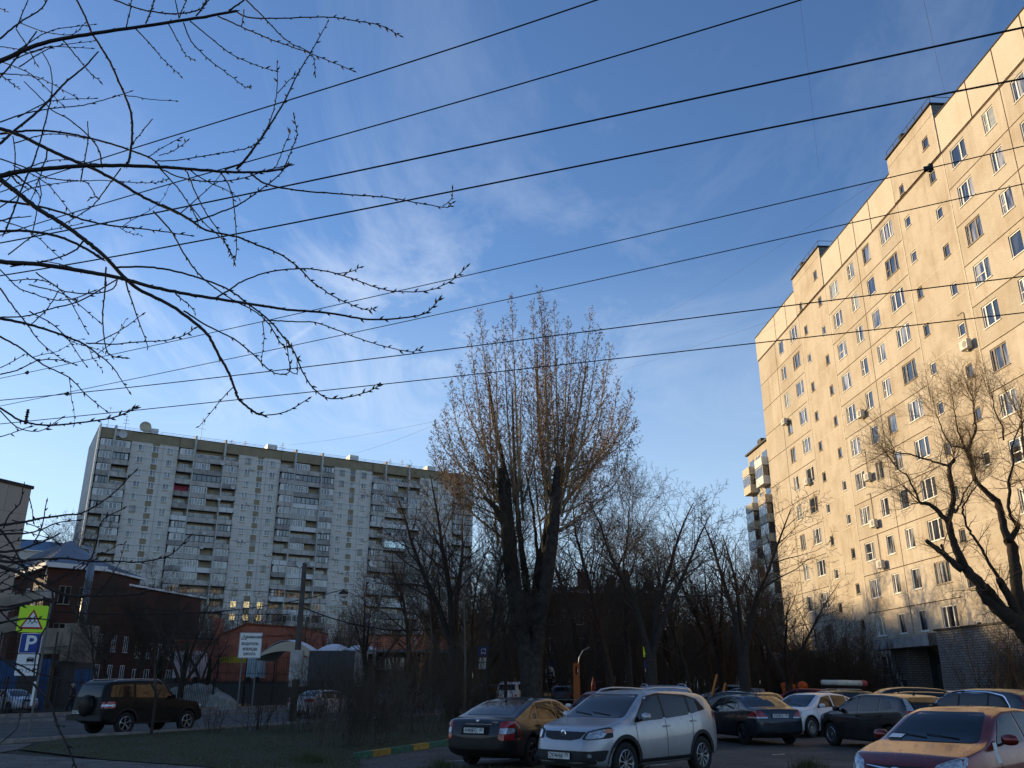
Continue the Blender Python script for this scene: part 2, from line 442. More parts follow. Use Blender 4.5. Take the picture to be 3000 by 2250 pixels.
# ---------------------------------------------------------------- sunlit apartment slab on the right
def right_building():
    dx_, dy_ = -0.04156713, 0.99913571
    rz = math.atan2(dy_, dx_)
    root = thing('apartment_building', 'long sunlit cream panel apartment block rising along the right edge', 'building', (30.5 * dy_, -30.5 * dx_, 0), rz)
    Z0, FL = 1.3, 2.8
    ROOF, JOINT, TOWER = 37.66, 34.95, 38.85
    fn = lambda s, o, z: (s, o, z)
    r2 = random.Random(11)
    # window columns: (s start, width, panes, base sill height, rows, kind)
    cols = []
    def flat_cols(c0):          # mirrored pair of flats about the seam s=c0
        cols.extend([(c0 + 0.9, 1.15, 1), (c0 + 4.1, 1.65, 2), (c0 - 2.1, 1.2, 1), (c0 - 5.95, 1.9, 3)])
    flat_cols(60.4); flat_cols(40.4)
    cols.extend([(74.3, 1.8, 2), (78.15, 1.2, 1)])
    cols.append((34.4 + 0.1, 1.9, 3))
    items, holes = [], []
    for s0, w_, pn in cols:
        for k in range(0, 12):
            z = Z0 + FL * k + 1.02
            if s0 < 50 and k < 3: continue
            fk = 'frame_white' if r2.random() > 0.16 else 'frame_old'
            pk = r2.choices(['pane', 'pane_dark', 'pane_blind'], [6, 3, 1.1])[0]
            flip = r2.random() < 0.5
            if pn == 3: sp = (0.3, 0.74) if not flip else (0.27, 0.7)
            elif pn == 2: sp = (0.38,) if flip else (0.36, 0.8)
            else: sp = (0.66,) if r2.random() < 0.55 else ()
            vent = bool(sp) and r2.random() < 0.3
            items.append(((w_, 1.42, sp, fk, pk, True, vent), (s0, 0, z), 'window'))
            holes.append((s0, s0 + w_, z, z + 1.42))
    for s0, zb in ((68.0, 8.48), (71.8, 10.1), (48.1, 8.48), (52.0, 10.1)):
        for k in range(-2, 10):
            z = zb + 2.8 * k
            if z < 4.5 or z > 33.8 or (s0 < 50 and z < 12): continue
            pk = 'pane_dark'
            items.append(((0.72, 0.86, (), r2.choice(['frame_white', 'frame_old', 'frame_old']), pk, True, False), (s0, 0, z), 'stair_window'))
            holes.append((s0, s0 + 0.72, z, z + 0.86))
    S0, S1 = 30.0, 85.7
    wall = MB()
    bays = [(30.0, 47.0, 0), (47.0, 53.4, 1), (53.4, 67.0, 0), (67.0, 73.6, 1), (73.6, S1, 0)]
    for a, b, m_ in bays:
        holed_wall(wall, a, b, 0.0, JOINT, [h for h in holes if a <= h[0] < b], fn, 0.13, 0.0, m_, 0)
    wall.face([(S1, 0, 0), (S1, -13, 0), (S1, -13, JOINT), (S1, 0, JOINT)], 0)
    wall.face([(S0, 0, 0), (S0, -13, 0), (S0, -13, ROOF), (S0, 0, ROOF)], 0)
    wall.face([(S0, -13, 0), (S1, -13, 0), (S1, -13, ROOF), (S0, -13, ROOF)], 0)
    wall.build('wall', [M['r_wall'], M['r_wall_dark']], root)
    # parapet band of attic panels, a little proud of the wall below
    pr = MB()
    fbox(pr, fn, S0, 47.0, -0.2, 0.07, JOINT + 0.07, ROOF); fbox(pr, fn, 53.4, 67.0, -0.2, 0.07, JOINT + 0.07, ROOF); fbox(pr, fn, 73.6, S1 + 0.05, -0.2, 0.07, JOINT + 0.07, ROOF)
    fbox(pr, fn, S1 - 0.2, S1 + 0.05, -13, -0.2, JOINT, ROOF)
    pr.build('parapet', M['r_parapet'], root)
    rf = MB(); fbox(rf, fn, S0, S1, -13, -0.21, ROOF - 0.6, ROOF - 0.3); rf.build('roof', M['roof_edge'], root)
    for a, b, wn in ((47.0, 53.4, (48.0, 37.1)), (67.0, 73.6, (68.0, 37.1))):
        tw = MB()
        hs_ = [(a + 1.0, a + 1.75, 36.3, 37.15), (b - 1.5, b - 0.9, 35.1, 35.85)]
        holed_wall(tw, a, b, JOINT + 0.07, TOWER, hs_, fn, 0.15, 0.12, 0, 0)
        tw.face([(a, 0.12, JOINT), (a, -5.5, JOINT), (a, -5.5, TOWER), (a, 0.12, TOWER)], 1)
        tw.face([(b, 0.12, JOINT), (b, -5.5, JOINT), (b, -5.5, TOWER), (b, 0.12, TOWER)], 1)
        tw.face([(a, -5.5, JOINT), (b, -5.5, JOINT), (b, -5.5, TOWER), (a, -5.5, TOWER)], 1)
        tw.face([(a, 0.12, JOINT + 0.07), (b, 0.12, JOINT + 0.07), (b, -0.1, JOINT + 0.07), (a, -0.1, JOINT + 0.07)], 1)
        fbox(tw, fn, a + 0.0, b, 0.121, 0.15, TOWER - 0.75, TOWER - 0.7, 3)
        fbox(tw, fn, a - 0.12, b + 0.12, -5.6, 0.26, TOWER, TOWER + 0.09, 2)
        # door and steps side facing the camera
        fbox(tw, fn, a - 0.03, a - 0.004, -1.6, -0.9, 35.6, 37.5, 2)
        o = tw.build('stair_tower', [M['r_wall_dark'], M['grey_brick'], M['roof_edge'], M['pale_seam']], root)
        for (h0, h1, h2, h3) in hs_:
            window_obj((round(h1 - h0, 3), round(h3 - h2, 3), (), 'frame_old', 'pane_dark', True, False), o, (h0, 0.12, h2), name='window')
        rl = MB()
        for q in range(7):
            s_ = a + (b - a) * q / 6
            rl.bar((s_, 0.1, TOWER + 0.09), (s_, 0.1, TOWER + 0.62), 0.03)
        rl.bar((a, 0.1, TOWER + 0.62), (b, 0.1, TOWER + 0.62), 0.03); rl.bar((a, 0.1, TOWER + 0.62), (a, -5, TOWER + 0.62), 0.03)
        rl.bar((a, -5, TOWER + 0.09), (a, -5, TOWER + 0.62), 0.03)
        rl.tube([(a + 4.3, -0.2, TOWER), (a + 4.3, -0.2, TOWER + 0.6)], 0.35, 10)
        rl.build('roof_railing', M['roof_edge'], o)
    # joints
    sm = MB(); ps = MB()
    for a, b, m_ in bays:
        if m_ == 0:
            for k in range(0, 12):
                z = Z0 + FL * k
                fbox(sm, fn, a + (0.0 if k % 3 else 0.35), b - 0.05, -0.01, 0.012, z - 0.03, z + 0.035)
                fbox(ps, fn, a, b - 0.05, -0.01, 0.006, z + 0.032, z + 0.07)
        else:
            for k in range(1, 12):
                z = Z0 + FL * k + 1.32
                fbox(ps, fn, a + 0.1, b - 0.1, -0.01, 0.01, z - 0.03, z + 0.02)
    fbox(sm, fn, S0, S1, -0.01, 0.03, JOINT - 0.06, JOINT + 0.068)
    for s in (40.4, 60.4, 80.4):
        fbox(sm, fn, s - 0.02, s + 0.02, -0.01, 0.016, 0.5, JOINT - 0.06)
    for s in (43.2, 37.5, 57.3, 63.1, 60.2, 76.4, 79.6, 40.3, 34.3):
        fbox(sm, fn, s - 0.035, s + 0.035, 0.06, 0.085, JOINT + 0.07, ROOF)
    for s in (47.0, 53.4, 67.0, 73.6):
        fbox(ps, fn, s - 0.05, s + 0.05, -0.01, 0.02, 2.0, JOINT - 0.06)
        fbox(ps, fn, s - 0.05, s + 0.05, 0.10, 0.135, JOINT + 0.1, TOWER - 0.1)
    sm.build('panel_joint', M['seam'], root); ps.build('mortar_joint', M['pale_seam'], root)
    for a, b in ((S0, 47.0 - 0.1), (53.5, 66.9), (73.7, S1 + 0.1)):
        re = MB(); fbox(re, fn, a, b, -0.25, 0.13, ROOF, ROOF + 0.07); re.build('roof_edge', M['roof_edge'], root)
    for q in (36.0, 44.5, 57.0):      # roof aerials
        pass
    # windows: the hundred nearest of each kind are parts, the rest one part
    for nm in ('window', 'stair_window'):
        it = sorted([i for i in items if i[2] == nm], key=lambda i: i[1][0] + 0.35 * abs(i[1][2] - 18))
        for kind, loc, _ in it[:100]: window_obj(kind, root, loc, name=nm)
        window_rest([(k, l) for k, l, _ in it[100:]], root, nm)
    for s, z in ((47.5, 21.35), (62.7, 21.6), (63.0, 16.6), (63.1, 13.0), (62.9, 9.9), (75.0, 18.95), (79.0, 25.9)):
        ac_unit(root, s, z)
    pi = MB()
    for s, z in ((63.9, 17.3), (64.0, 13.8), (63.8, 10.6), (48.0, 22.0)):
        pi.tube([(s + 0.6, 0.03, z + 1.9), (s, 0.03, z + 1.9), (s - 0.1, 0.03, z + 1.75), (s - 0.1, 0.05, z - 0.2)], 0.025, 6)
    pi.build('cable_duct', M['frame_old'], root)

    # entrance: concrete canopy, recessed dark doorway, grey brick bin store to its right
    cn = MB(); fbox(cn, fn, 52.5, 61.4, 0.02, 2.6, 3.98, 4.64)
    cn.build('entrance_canopy', M['concrete'], root)
    en = MB()
    fbox(en, fn, 57.9, 60.3, 0.015, 1.9, 0, 3.978)       # pier with notices
    fbox(en, fn, 52.6, 57.88, 0.015, 0.5, 0, 3.977, 1)
    en.build('entrance_wall', [M['grey_brick'], M['green_dark']], root)
    col_ = MB(); col_.bar((60.9, 2.45, 0), (61.1, 2.45, 3.97), 0.14); col_.build('canopy_post', M['concrete'], root)
    col_ = MB(); col_.bar((52.75, 2.45, 0), (52.6, 2.45, 3.97), 0.16); col_.build('canopy_post', M['concrete'], root)
    dr = MB(); fbox(dr, fn, 55.0, 56.0, 0.51, 0.56, 0.2, 2.4); dr.build('entrance_door', M['green_door'], root)
    dr = MB(); fbox(dr, fn, 56.1, 57.1, 0.51, 0.54, 0.2, 2.9); dr.build('entrance_glazing', M['pane_dark'], root)
    nb_ = MB(); rr = random.Random(3)
    for _ in range(16):
        s_ = 58.2 + rr.random() * 1.7; z_ = 0.9 + rr.random() * 1.2
        fbox(nb_, fn, s_, s_ + 0.26, 1.901, 1.912 + rr.random() * .01, z_, z_ + 0.3, rr.randrange(2))
    nb_.build('notice_papers', [M['frame_white'], M['dark_frame']], root)
    an = MB(); fbox(an, fn, 38.0, 52.4, 0.015, 2.7, 0, 4.75)
    fbox(an, fn, 37.9, 52.5, 0.012, 2.8, 4.75, 4.86, 1)
    an.build('brick_annex', [M['grey_brick'], M['roof_edge']], root)
    st = MB()
    for k in range(7): fbox(st, fn, 52.52 + k * 0.16, 52.58 + k * 0.16, 2.6, 2.63, 4.0, 4.7)
    st.build('canopy_slats', M['seam'], root)
    # second entrance far along the block
    e2 = MB(); fbox(e2, fn, 76.5, 83.0, 0.02, 2.6, 3.9, 4.5); fbox(e2, fn, 82.3, 82.9, 1.9, 2.4, 0, 3.89); fbox(e2, fn, 77.2, 82.0, 0.015, 0.6, 0, 3.88, 1)
    e2.build('far_entrance', [M['concrete'], M['green_dark']], root)
    return root
M['grey_brick'] = brick_mat('pale grey brick', (0.30, 0.28, 0.255), (0.24, 0.22, 0.20), (0.10, 0.09, 0.085), bw=0.42, bh=0.14, ms=0.02, grime=0.45, gcol=(0.08, 0.07, 0.06), gscale=0.8)
M['concrete'] = mat('weathered concrete', (0.36, 0.35, 0.33), 0.9, noise=0.3, nscale=1.6, bump=0.4, bscale=12)
M['green_dark'] = mat('dark green panels', (0.03, 0.045, 0.04), 0.6, noise=0.4, nscale=1.0)
M['green_door'] = mat('green steel door', (0.03, 0.12, 0.08), 0.45)
M['dark_frame'] = mat('dark frame', (0.05, 0.048, 0.045), 0.6)
right_building()

# ---------------------------------------------------------------- far lit slab behind it, with glazed balconies
def balcony_slab():
    dx_, dy_ = -0.04156713, 0.99913571
    C0 = 44.0 * 0.83
    C0 = 30.5 * (34.9 - 1.75) / (26.08 - 1.75)
    rz = math.atan2(dy_, dx_)
    root = thing('apartment_building', 'lower sunlit block with stacked glazed balconies seen past the corner of the cream block', 'building', (C0 * dy_, -C0 * dx_, 0), rz)
    k_ = C0 / 30.5
    s0, s1, H = 80 * k_ , 92.3 * k_, 34.9
    fn = lambda s, o, z: (s, o, z)
    a = MB(); fbox(a, fn, s0, s1, -12, 0, 0, H - 0.1); a.build('wall', M['r_wall'], root)
    b = MB(); fbox(b, fn, s0, s1 + 0.4, -12, 0.3, H - 0.1, H + 0.15); fbox(b, fn, s1 - 5.5, s1 - 3.8, -2.0, -0.4, H + 0.15, H + 1.3); b.build('roof', M['roof_edge'], root)
    rr = random.Random(5)
    for k in range(12):
        z = 1.3 + 2.72 * k
        for (c0, c1) in ((s1 - 3.3, s1 - 0.1), (s1 - 9.2, s1 - 6.0)):
            gz = rr.random() < 0.55
            bb = MB(); fbox(bb, fn, c0, c1, 0.004, 1.1, z, z + 0.14); fbox(bb, fn, c0, c1, 1.03, 1.1, z + 0.14, z + 1.15)
            fbox(bb, fn, c0, c0 + 0.05, 0.004, 1.03, z + 0.14, z + 1.15); fbox(bb, fn, c1 - 0.05, c1, 0.004, 1.03, z + 0.14, z + 1.15)
            o = bb.build('balcony', rr.choice([M['cream_panel'], M['r_wall'], M['white_panel']]), root)
            g = MB()
            if gz:
                n_ = 5
                for q in range(n_ + 1):
                    x = c0 + (c1 - c0) * q / n_
                    fbox(g, fn, x - 0.03, x + 0.03, 1.0, 1.08, z + 1.15, z + 2.5)
                fbox(g, fn, c0, c1, 1.0, 1.08, z + 2.5, z + 2.58)
                fbox(g, fn, c0 + 0.01, c1 - 0.01, 1.03, 1.05, z + 1.15, z + 2.5, 1)
                fbox(g, fn, c0, c0 + 0.02, 0.05, 1.0, z + 1.15, z + 2.5, 1)
                g.build('glazing', [M['frame_white'], M['pane_dark']], o)
            else:
                fbox(g, fn, c0 + 0.5, c1 - 0.6, 0.004, 0.03, z + 0.3, z + 2.4)
                g.build('balcony_window', M['pane_dark'], o)
        window_obj((1.5, 1.4, (0.45,), 'frame_white', 'pane_dark', True, False), root, (s1 - 5.4, 0.14, z + 1.0))
    return root
M['cream_panel'] = mat('cream metal panel', (0.52, 0.46, 0.34), 0.7, noise=0.2, nscale=2)
M['white_panel'] = mat('white plastic panel', (0.62, 0.62, 0.6), 0.6, noise=0.1, nscale=3)
balcony_slab()

# ---------------------------------------------------------------- grey balconied slab on the left, in shade
M['l_wall'] = brick_mat('grey white tiled panels', (0.66, 0.62, 0.56), (0.61, 0.575, 0.52), (0.46, 0.44, 0.41), bw=1.2, bh=0.35, ms=0.03, grime=0.3, gcol=(0.26, 0.26, 0.26), gscale=0.15, streak=0.25)
M['ochre'] = mat('ochre panel', (0.26, 0.215, 0.135), 0.85, noise=0.15, nscale=0.6)
M['ochre_in'] = mat('ochre loggia wall', (0.42, 0.37, 0.27), 0.9, noise=0.2, nscale=0.5)
M['parapet_grey'] = mat('grey balcony panel', (0.42, 0.395, 0.36), 0.9, noise=0.25, nscale=0.9)
M['parapet_dark'] = mat('dark balcony panel', (0.29, 0.275, 0.255), 0.9, noise=0.25, nscale=0.9)
M['side_wall'] = brick_mat('pale end wall panels', (0.72, 0.70, 0.64), (0.68, 0.66, 0.60), (0.3, 0.3, 0.3), bw=30, bh=2.8, ms=0.06, grime=0.2, gcol=(0.35, 0.35, 0.33), gscale=0.1)
M['pink'] = mat('pink painted loggia', (0.42, 0.07, 0.13), 0.8)
M['pane_grey'] = pane_mat('pane with net curtain', (0.02, 0.025, 0.03), (0.24, 0.25, 0.24), scale=(1.5, 0.3), spec=0.5, contrast=(0.4, 0.6))
M['pane_sky'] = mat('mirror glazing', (0.5, 0.56, 0.58), 0.05, metal=0.9)
M['dish'] = mat('satellite dish', (0.5, 0.49, 0.47), 0.5)
M['fence_black'] = mat('dark steel', (0.03, 0.03, 0.032), 0.6)
def left_building():
    DX, DY = 0.86020086, 0.50995538
    # local x runs from the right end to the left so that +y faces the camera
    rz = math.atan2(-DY, -DX)
    root = thing('apartment_tower', 'grey seventeen storey panel block with stacked balconies and ochre attic band on the left', 'building', (-DY * 204.3, DX * 204.3, 0), rz)
    fn = lambda s, o, z: (-s, o, z)
    ROOF, BAND = 55.9, 53.75
    SILL = 51.75; FL = 2.8
    S0, S1 = 14.2, 108.5
    wcols = [22.4, 25.5, 28.6, 46.5, 49.5, 52.5, 70.2, 73.1, 76.1, 93.8, 96.7, 99.6]
    wb = [(20.9, 31.1), (44.9, 55.0), (68.8, 79.0), (92.6, 102.4)]
    bb = [(14.2, 20.9, 2), (31.1, 44.9, 3), (55.0, 68.8, 3), (79.0, 92.6, 3), (102.4, 108.5, 2)]
    rr = random.Random(21)
    rows = range(0, 17)
    holes, items = [], []
    for i, s in enumerate(wcols):
        for k in rows:
            z = SILL - FL * k
            lit = (k in (12, 13) and 44 < s < 56 and rr.random() < 0.9) or (k == 14 and 44 < s < 56 and rr.random() < .8)
            pk = 'lit_pane' if lit else rr.choice(['pane_grey', 'pane_grey', 'pane_dark'])
            fk = 'frame_white' if rr.random() > 0.15 else 'frame_old'
            sp = rr.choice([(0.42,), (0.45,), (0.58,), (0.3,)])
            items.append(((1.35, 1.45, sp, fk, pk, True, False), (-(s + 1.35), 0.06, z), s))
            holes.append((s, s + 1.35, z, z + 1.45))
    wall = MB()
    for a, b in wb:
        holed_wall(wall, a, b, 0, BAND, [h for h in holes if a <= h[0] < b], fn, 0.15, 0.0)
        for x in (a, b):
            wall.face([fn(x, 0, 0), fn(x, -1.3, 0), fn(x, -1.3, BAND), fn(x, 0, BAND)])
    wall.face([fn(S1, 0, 0), fn(S1, -26, 0), fn(S1, -26, ROOF), fn(S1, 0, ROOF)])
    wall.face([fn(S0, -26, 0), fn(S1, -26, 0), fn(S1, -26, ROOF), fn(S0, -26, ROOF)])
    # thin horizontal joints
    for a, b in wb:
        for k in range(0, 19):
            z = BAND - 0.95 - FL * k
            if z > 0: fbox(wall, fn, a, b, 0.0, 0.012, z - 0.03, z + 0.03, 1)
        for s in (a + 5.0, b - 3.3): fbox(wall, fn, s - 0.025, s + 0.025, 0.0, 0.01, 0, BAND, 1)
    for i, s in enumerate(wcols):
        if i % 3 == 1:
            for k in rows:
                z = SILL - FL * k
                fbox(wall, fn, s, s + 1.35, -0.01, 0.014, z - 1.3, z - 0.06, 2)
            fbox(wall, fn, s - 0.1, s + 1.45, 0.002, 0.016, SILL + 1.46, BAND, 2)
        else:
            for k in rows:
                z = SILL - FL * k
                fbox(wall, fn, s + 0.02, s + 1.33, -0.01, 0.014, z - 0.36, z - 0.06, 3)
    wall.build('wall', [M['l_wall'], M['l_joint'], M['ochre'], M['ochre_in']], root)
    ew = MB(); fbox(ew, fn, S0 - 0.35, S0, -23.5, 0.95, 0, ROOF + 0.7); ew.build('end_wall', M['side_wall'], root)
    ls = MB()
    for a, b, n_ in bb:
        ls.face([fn(a, -1.3, 0), fn(b, -1.3, 0), fn(b, -1.3, BAND), fn(a, -1.3, BAND)])
    ls.build('loggia_wall', M['ochre_in'], root)
    rf = MB(); fbox(rf, fn, S0, S1, -26, -1.4, ROOF - 0.5, ROOF - 0.1); rf.build('roof', M['roof_edge'], root)
    ob = MB()
    for a, b in wb: fbox(ob, fn, a - 0.1, b + 0.1, -1.35, 0.12, BAND, ROOF)
    for a, b, n_ in bb: fbox(ob, fn, a + 0.12, b - 0.12, -1.35, 0.35, BAND - 0.15, ROOF - 0.06)
    ob.build('attic_band', M['ochre'], root)
    re = MB(); fbox(re, fn, S0, S1 + 0.1, -1.3, 0.4, ROOF, ROOF + 0.1)
    n_ = 40
    for q in range(n_):
        s = S0 + 1 + (S1 - S0 - 2) * q / (n_ - 1)
        re.bar(fn(s, 0.1, ROOF), fn(s, 0.1, ROOF + 0.75), 0.05)
    re.bar(fn(S0, 0.1, ROOF + 0.75), fn(S1, 0.1, ROOF + 0.75), 0.05); re.bar(fn(S0, 0.1, ROOF + 0.4), fn(S1, 0.1, ROOF + 0.4), 0.035)
    re.build('roof_railing', M['fence_black'], root)
    fins = []
    for a, b, n_ in bb:
        if n_ == 3: fins += [a + 3.5, b - 3.5]
        else: fins += [a + 3.0]
    for s in fins:
        f = MB(); fbox(f, fn, s - 0.2, s + 0.2, -1.3, 0.95, BAND - 1.2, ROOF + 0.75); fbox(f, fn, s - 0.12, s + 0.12, -1.3, 0.9, 0, BAND - 1.2)
        f.build('balcony_fin', M['fin'], root)
    for i, (s, w_, h_) in enumerate(((24.4, 2.2, 1.6), (52.2, 2.4, 1.6), (73.7, 2.4, 1.7), (96.0, 2.4, 1.6))):
        v = MB(); fbox(v, fn, s, s + w_, -6.0, -3.0, ROOF, ROOF + h_ + 0.6); v.build('vent_house', M['white_panel'], root)
    # balconies
    bal = []
    for a, b, n_ in bb:
        cells = [(a, a + 3.4, 0), (a + 3.6, b - 3.6, 1), (b - 3.4, b, 2)] if n_ == 3 else ([(a, a + 2.9, 0), (a + 3.1, b, 2)])
        for k in range(0, 18):
            for c0, c1, pos in cells:
                bal.append((c0, c1, BAND - 0.55 - FL * (k + 1) + 0.35, pos, k, rr.random(), rr.random(), rr.random()))
    def make_bal(mb, gl, c0, c1, z, pos, k, r0, r1, r2_):
        op, gp = (0.85, 0.8) if pos != 1 else (0.45, 0.4)
        tone = 0 if r0 < 0.72 else (1 if r0 < 0.86 else 2)
        fbox(mb, fn, c0, c1, -1.29, op - 0.02, z - 0.16, z, 3)
        # parapet: a panel with canted ends on the outer units
        e0 = 0.35 if pos == 0 else 0.0; e1 = 0.35 if pos == 2 else 0.0
        fbox(mb, fn, c0 + e0, c1 - e1, op - 0.08, op, z - 0.12, z + 1.0, tone)
        if e0: mb.bar(fn(c0 + 0.02, op - 0.5, z + 0.44), fn(c0 + e0, op - 0.05, z + 0.44), 0.06, 1.1, tone)
        if e1: mb.bar(fn(c1 - 0.02, op - 0.5, z + 0.44), fn(c1 - e1, op - 0.05, z + 0.44), 0.06, 1.1, tone)
        fbox(mb, fn, (c0 + c1) / 2 - 0.04, (c0 + c1) / 2 + 0.04, op, op + 0.015, z - 0.12, z + 1.0, 3)
        fbox(mb, fn, c0 + e0, c1 - e1, op - 0.09, op + 0.02, z - 0.2, z - 0.12, 3)
        fbox(mb, fn, c0 + e0, c1 - e1, op - 0.09, op + 0.015, z + 1.0, z + 1.05, 3)
        if r1 < 0.66 and not (k == 3 and abs(c0 - 31.1) < 0.2):      # glazed
            style = 0 if r2_ < 0.6 else 1
            n = 4 if pos != 1 else 6
            p0 = c0 + e0 if pos != 1 else c0
            p1 = c1 - e1
            if pos == 1 and r2_ < 0.5: p1 = c0 + (c1 - c0) * 0.55
            for q in range(n + 1):
                x = p0 + (p1 - p0) * q / n
                fbox(gl, fn, x - 0.06, x + 0.06, gp - 0.06, gp + 0.03, z + 1.05, z + 2.42, style)
            fbox(gl, fn, p0, p1, gp - 0.06, gp + 0.03, z + 2.42, z + 2.52, style); fbox(gl, fn, p0, p1, gp - 0.06, gp + 0.035, z + 1.051, z + 1.13, style)
            fbox(gl, fn, p0, p1, gp - 0.04, gp - 0.02, z + 1.06, z + 2.42, 2 if r2_ < 0.8 else 3)
            if e0: fbox(gl, fn, p0 - 0.02, p0 + 0.02, -0.3, gp, z + 1.05, z + 2.42, 4)
            if r2_ > 0.3 and pos != 1: fbox(gl, fn, p0 + 0.02 if pos == 0 else p1 - 0.65, p0 + 0.65 if pos == 0 else p1 - 0.02, gp - 0.01, gp + 0.015, z + 1.06, z + 2.42, 4)
        else:
            fbox(gl, fn, c0 + 0.5, c1 - 0.5, -1.28, -1.22, z + 0.85, z + 2.2, 0); 
            m_ = (c0 + c1) / 2
            fbox(gl, fn, c0 + 0.6, m_ - 0.05, -1.22, -1.21, z + 0.95, z + 2.1, 5); fbox(gl, fn, m_ + 0.05, c1 - 0.6, -1.22, -1.21, z + 0.95, z + 2.1, 5)
    pm = [M['parapet_grey'], M['parapet_dark'], M['white_panel'], M['l_joint']]
    gm = [M['frame_white'], M['dark_frame'], M['pane_grey'], M['pane_dark'], M['white_panel'], M['pane_grey']]
    bal.sort(key=lambda b_: (b_[4] > 14, b_[0] > 80, b_[4]))
    special = {}
    for q, b_ in enumerate(bal[:100]):
        p_, g_ = MB(), MB(); make_bal(p_, g_, *b_)
        o = p_.build('balcony', pm, root); g_.build('glazing', gm, o)
    p_, g_ = MB(), MB()
    for b_ in bal[100:]: make_bal(p_, g_, *b_)
    o = p_.build('balcony', pm, root); o['kind'] = 'stuff'; g2 = g_.build('glazing', gm, o); g2['kind'] = 'stuff'
    pk = MB(); fbox(pk, fn, 31.3, 34.4, -1.27, -1.2, BAND - 0.2 - FL * 4 + 1.2, BAND - 0.2 - FL * 3 - 0.1); pk.build('pink_wall', M['pink'], root)
    mr_ = MB(); fbox(mr_, fn, 82.9, 89.0, 0.47, 0.5, 34.5, 36.0); mr_.build('balcony_glazing', M['pane_sky'], root)
    it = sorted(items, key=lambda i: (i[1][2] < 14, i[2] > 80, -i[1][2]))
    for kind, loc, _ in it[:100]: window_obj(kind, root, loc)
    window_rest([(k, l) for k, l, _ in it[100:]], root)
    for s, z in ((47.9, 51.0), (47.8, 42.5), (46.6, 33.7), (47.7, 33.7), (53.4, 30.9), (16.5, 48.4), (71.6, 28.0), (72.5, 28.0), (77.5, 36.3), (77.6, 28.0), (70.0, 31.3), (94.8, 50.0), (94.9, 47.2), (59.0, 50.2), (33.5, 37.3), (54.0, 31.0)):
        a = MB(); fbox(a, fn, s, s + 0.85, 0.12, 0.45, z - 0.75, z - 0.1); a.build('air_conditioner', M['ac'], root)
    for s, z, rd, o_ in ((18.8, 54.7, 0.9, 0.9), (17.6, 54.8, 0.6, 0.6), (41.0, 50.9, 0.6, 1.2), (61.5, 28.9, 0.95, 1.1), (64.5, 29.0, 0.7, 1.1), (44.0, 45.4, 0.5, 1.2), (38.8, 34.3, 0.5, 1.1), (38.6, 31.0, 0.45, 1.1), (41.2, 42.3, 0.5, 1.2), (85.0, 38.0, 0.55, 1.1), (66.5, 36.9, 0.5, 1.1), (88.0, 47.5, .4, 1.1)):
        a = MB(); a.lathe([(0.001, 0.0), (rd * 0.5, 0.05), (rd, 0.2)], 'y', fn(s, o_, z), 14); a.build('satellite_dish', M['dish'], root)
    a = MB(); a.lathe([(0.001, 0.0), (0.8, 0.08), (1.3, 0.4)], 'y', fn(23.6, -3, ROOF + 2.2), 18); a.bar(fn(24.3, -3, ROOF), fn(23.7, -3, ROOF + 2.0), 0.12)
    a.build('satellite_dish', M['cream_panel'], root)
    for s, h_ in ((36.0, 6.2), (19.3, 4.0), (55.6, 2.6), (43.2, 1.6), (46.4, 1.8), (88.0, 2.4), (84.5, 2.2), (15.6, 5.6)):
        a = MB(); a.bar(fn(s, -2, ROOF), fn(s, -2, ROOF + h_), 0.08)
        for q in (0.55, 0.75, 0.95):
            a.bar(fn(s - 0.9 * (1.3 - q), -2, ROOF + h_ * q), fn(s + 1.1 * (1.3 - q), -2, ROOF + h_ * q), 0.05)
            for e in (-0.8, -0.3, 0.3, 0.9): a.bar(fn(s + e * (1.3 - q), -2.4, ROOF + h_ * q), fn(s + e * (1.3 - q), -1.6, ROOF + h_ * q), 0.03)
        a.build('aerial', M['fence_black'], root)
    return root
M['l_joint'] = mat('dark joint', (0.09, 0.09, 0.09), 0.9)
M['fin'] = mat('pale concrete fin', (0.45, 0.44, 0.41), 0.9, noise=0.15, nscale=0.6)
M['lit_pane'] = M['lit']
left_building()
# ---------------------------------------------------------------- beige block at the left edge and unseen blocks added beyond the frame to shade the street
M['beige_wall'] = brick_mat('beige panel wall', (0.38, 0.34, 0.28), (0.36, 0.32, 0.265), (0.24, 0.2, 0.16), bw=3.2, bh=2.8, ms=0.03, grime=0.2, gcol=(0.26, 0.22, 0.17), gscale=0.3)
def plain_block(label, p0, p1, depth, h, wallm, name='apartment_building', rows=0, mark=True):
    """slab whose camera-side face runs from p0 to p1"""
    p0, p1 = Vector(p0), Vector(p1)
    L_ = (p1 - p0).length; rz = math.atan2(p1.y - p0.y, p1.x - p0.x)
    root = thing(name, label, 'building', (p0.x, p0.y, 0), rz)
    a = MB(); a.box(0, L_, 0, depth, 0, h); a.build('wall', wallm, root)
    r_ = MB(); r_.box(-0.15, L_ + 0.15, -0.15, depth + 0.15, h, h + 0.3); r_.build('roof_edge', M['roof_edge'], root)
    it = []
    for k in range(rows):
        for q in range(int(L_ // 3.4)):
            it.append(((1.4, 1.5, (0.45,), 'frame_white', 'pane_dark', True, False), (1.0 + q * 3.4, 0.19, 1.8 + 2.8 * k)))
    window_rest_flip(it, root)
    return root
def window_rest_flip(items, root):
    if not items: return
    a = MB()
    for kind, (x, y, z) in items:
        f_, p_ = window_meshes(kind[0], kind[1], kind[2], None, None)
        for mb, k in ((f_, 0), (p_, 1)):
            i = len(a.v); a.v += [(p[0] + x, -p[1] - y, p[2] + z) for p in mb.v]
            a.f += [tuple(j + i for j in f) for f in mb.f]; a.m += [k] * len(mb.f)
    o = a.build('window', [M['frame_white'], M['pane_dark']], root); o['kind'] = 'stuff'
c_ = D(92, 1433, 80.0)
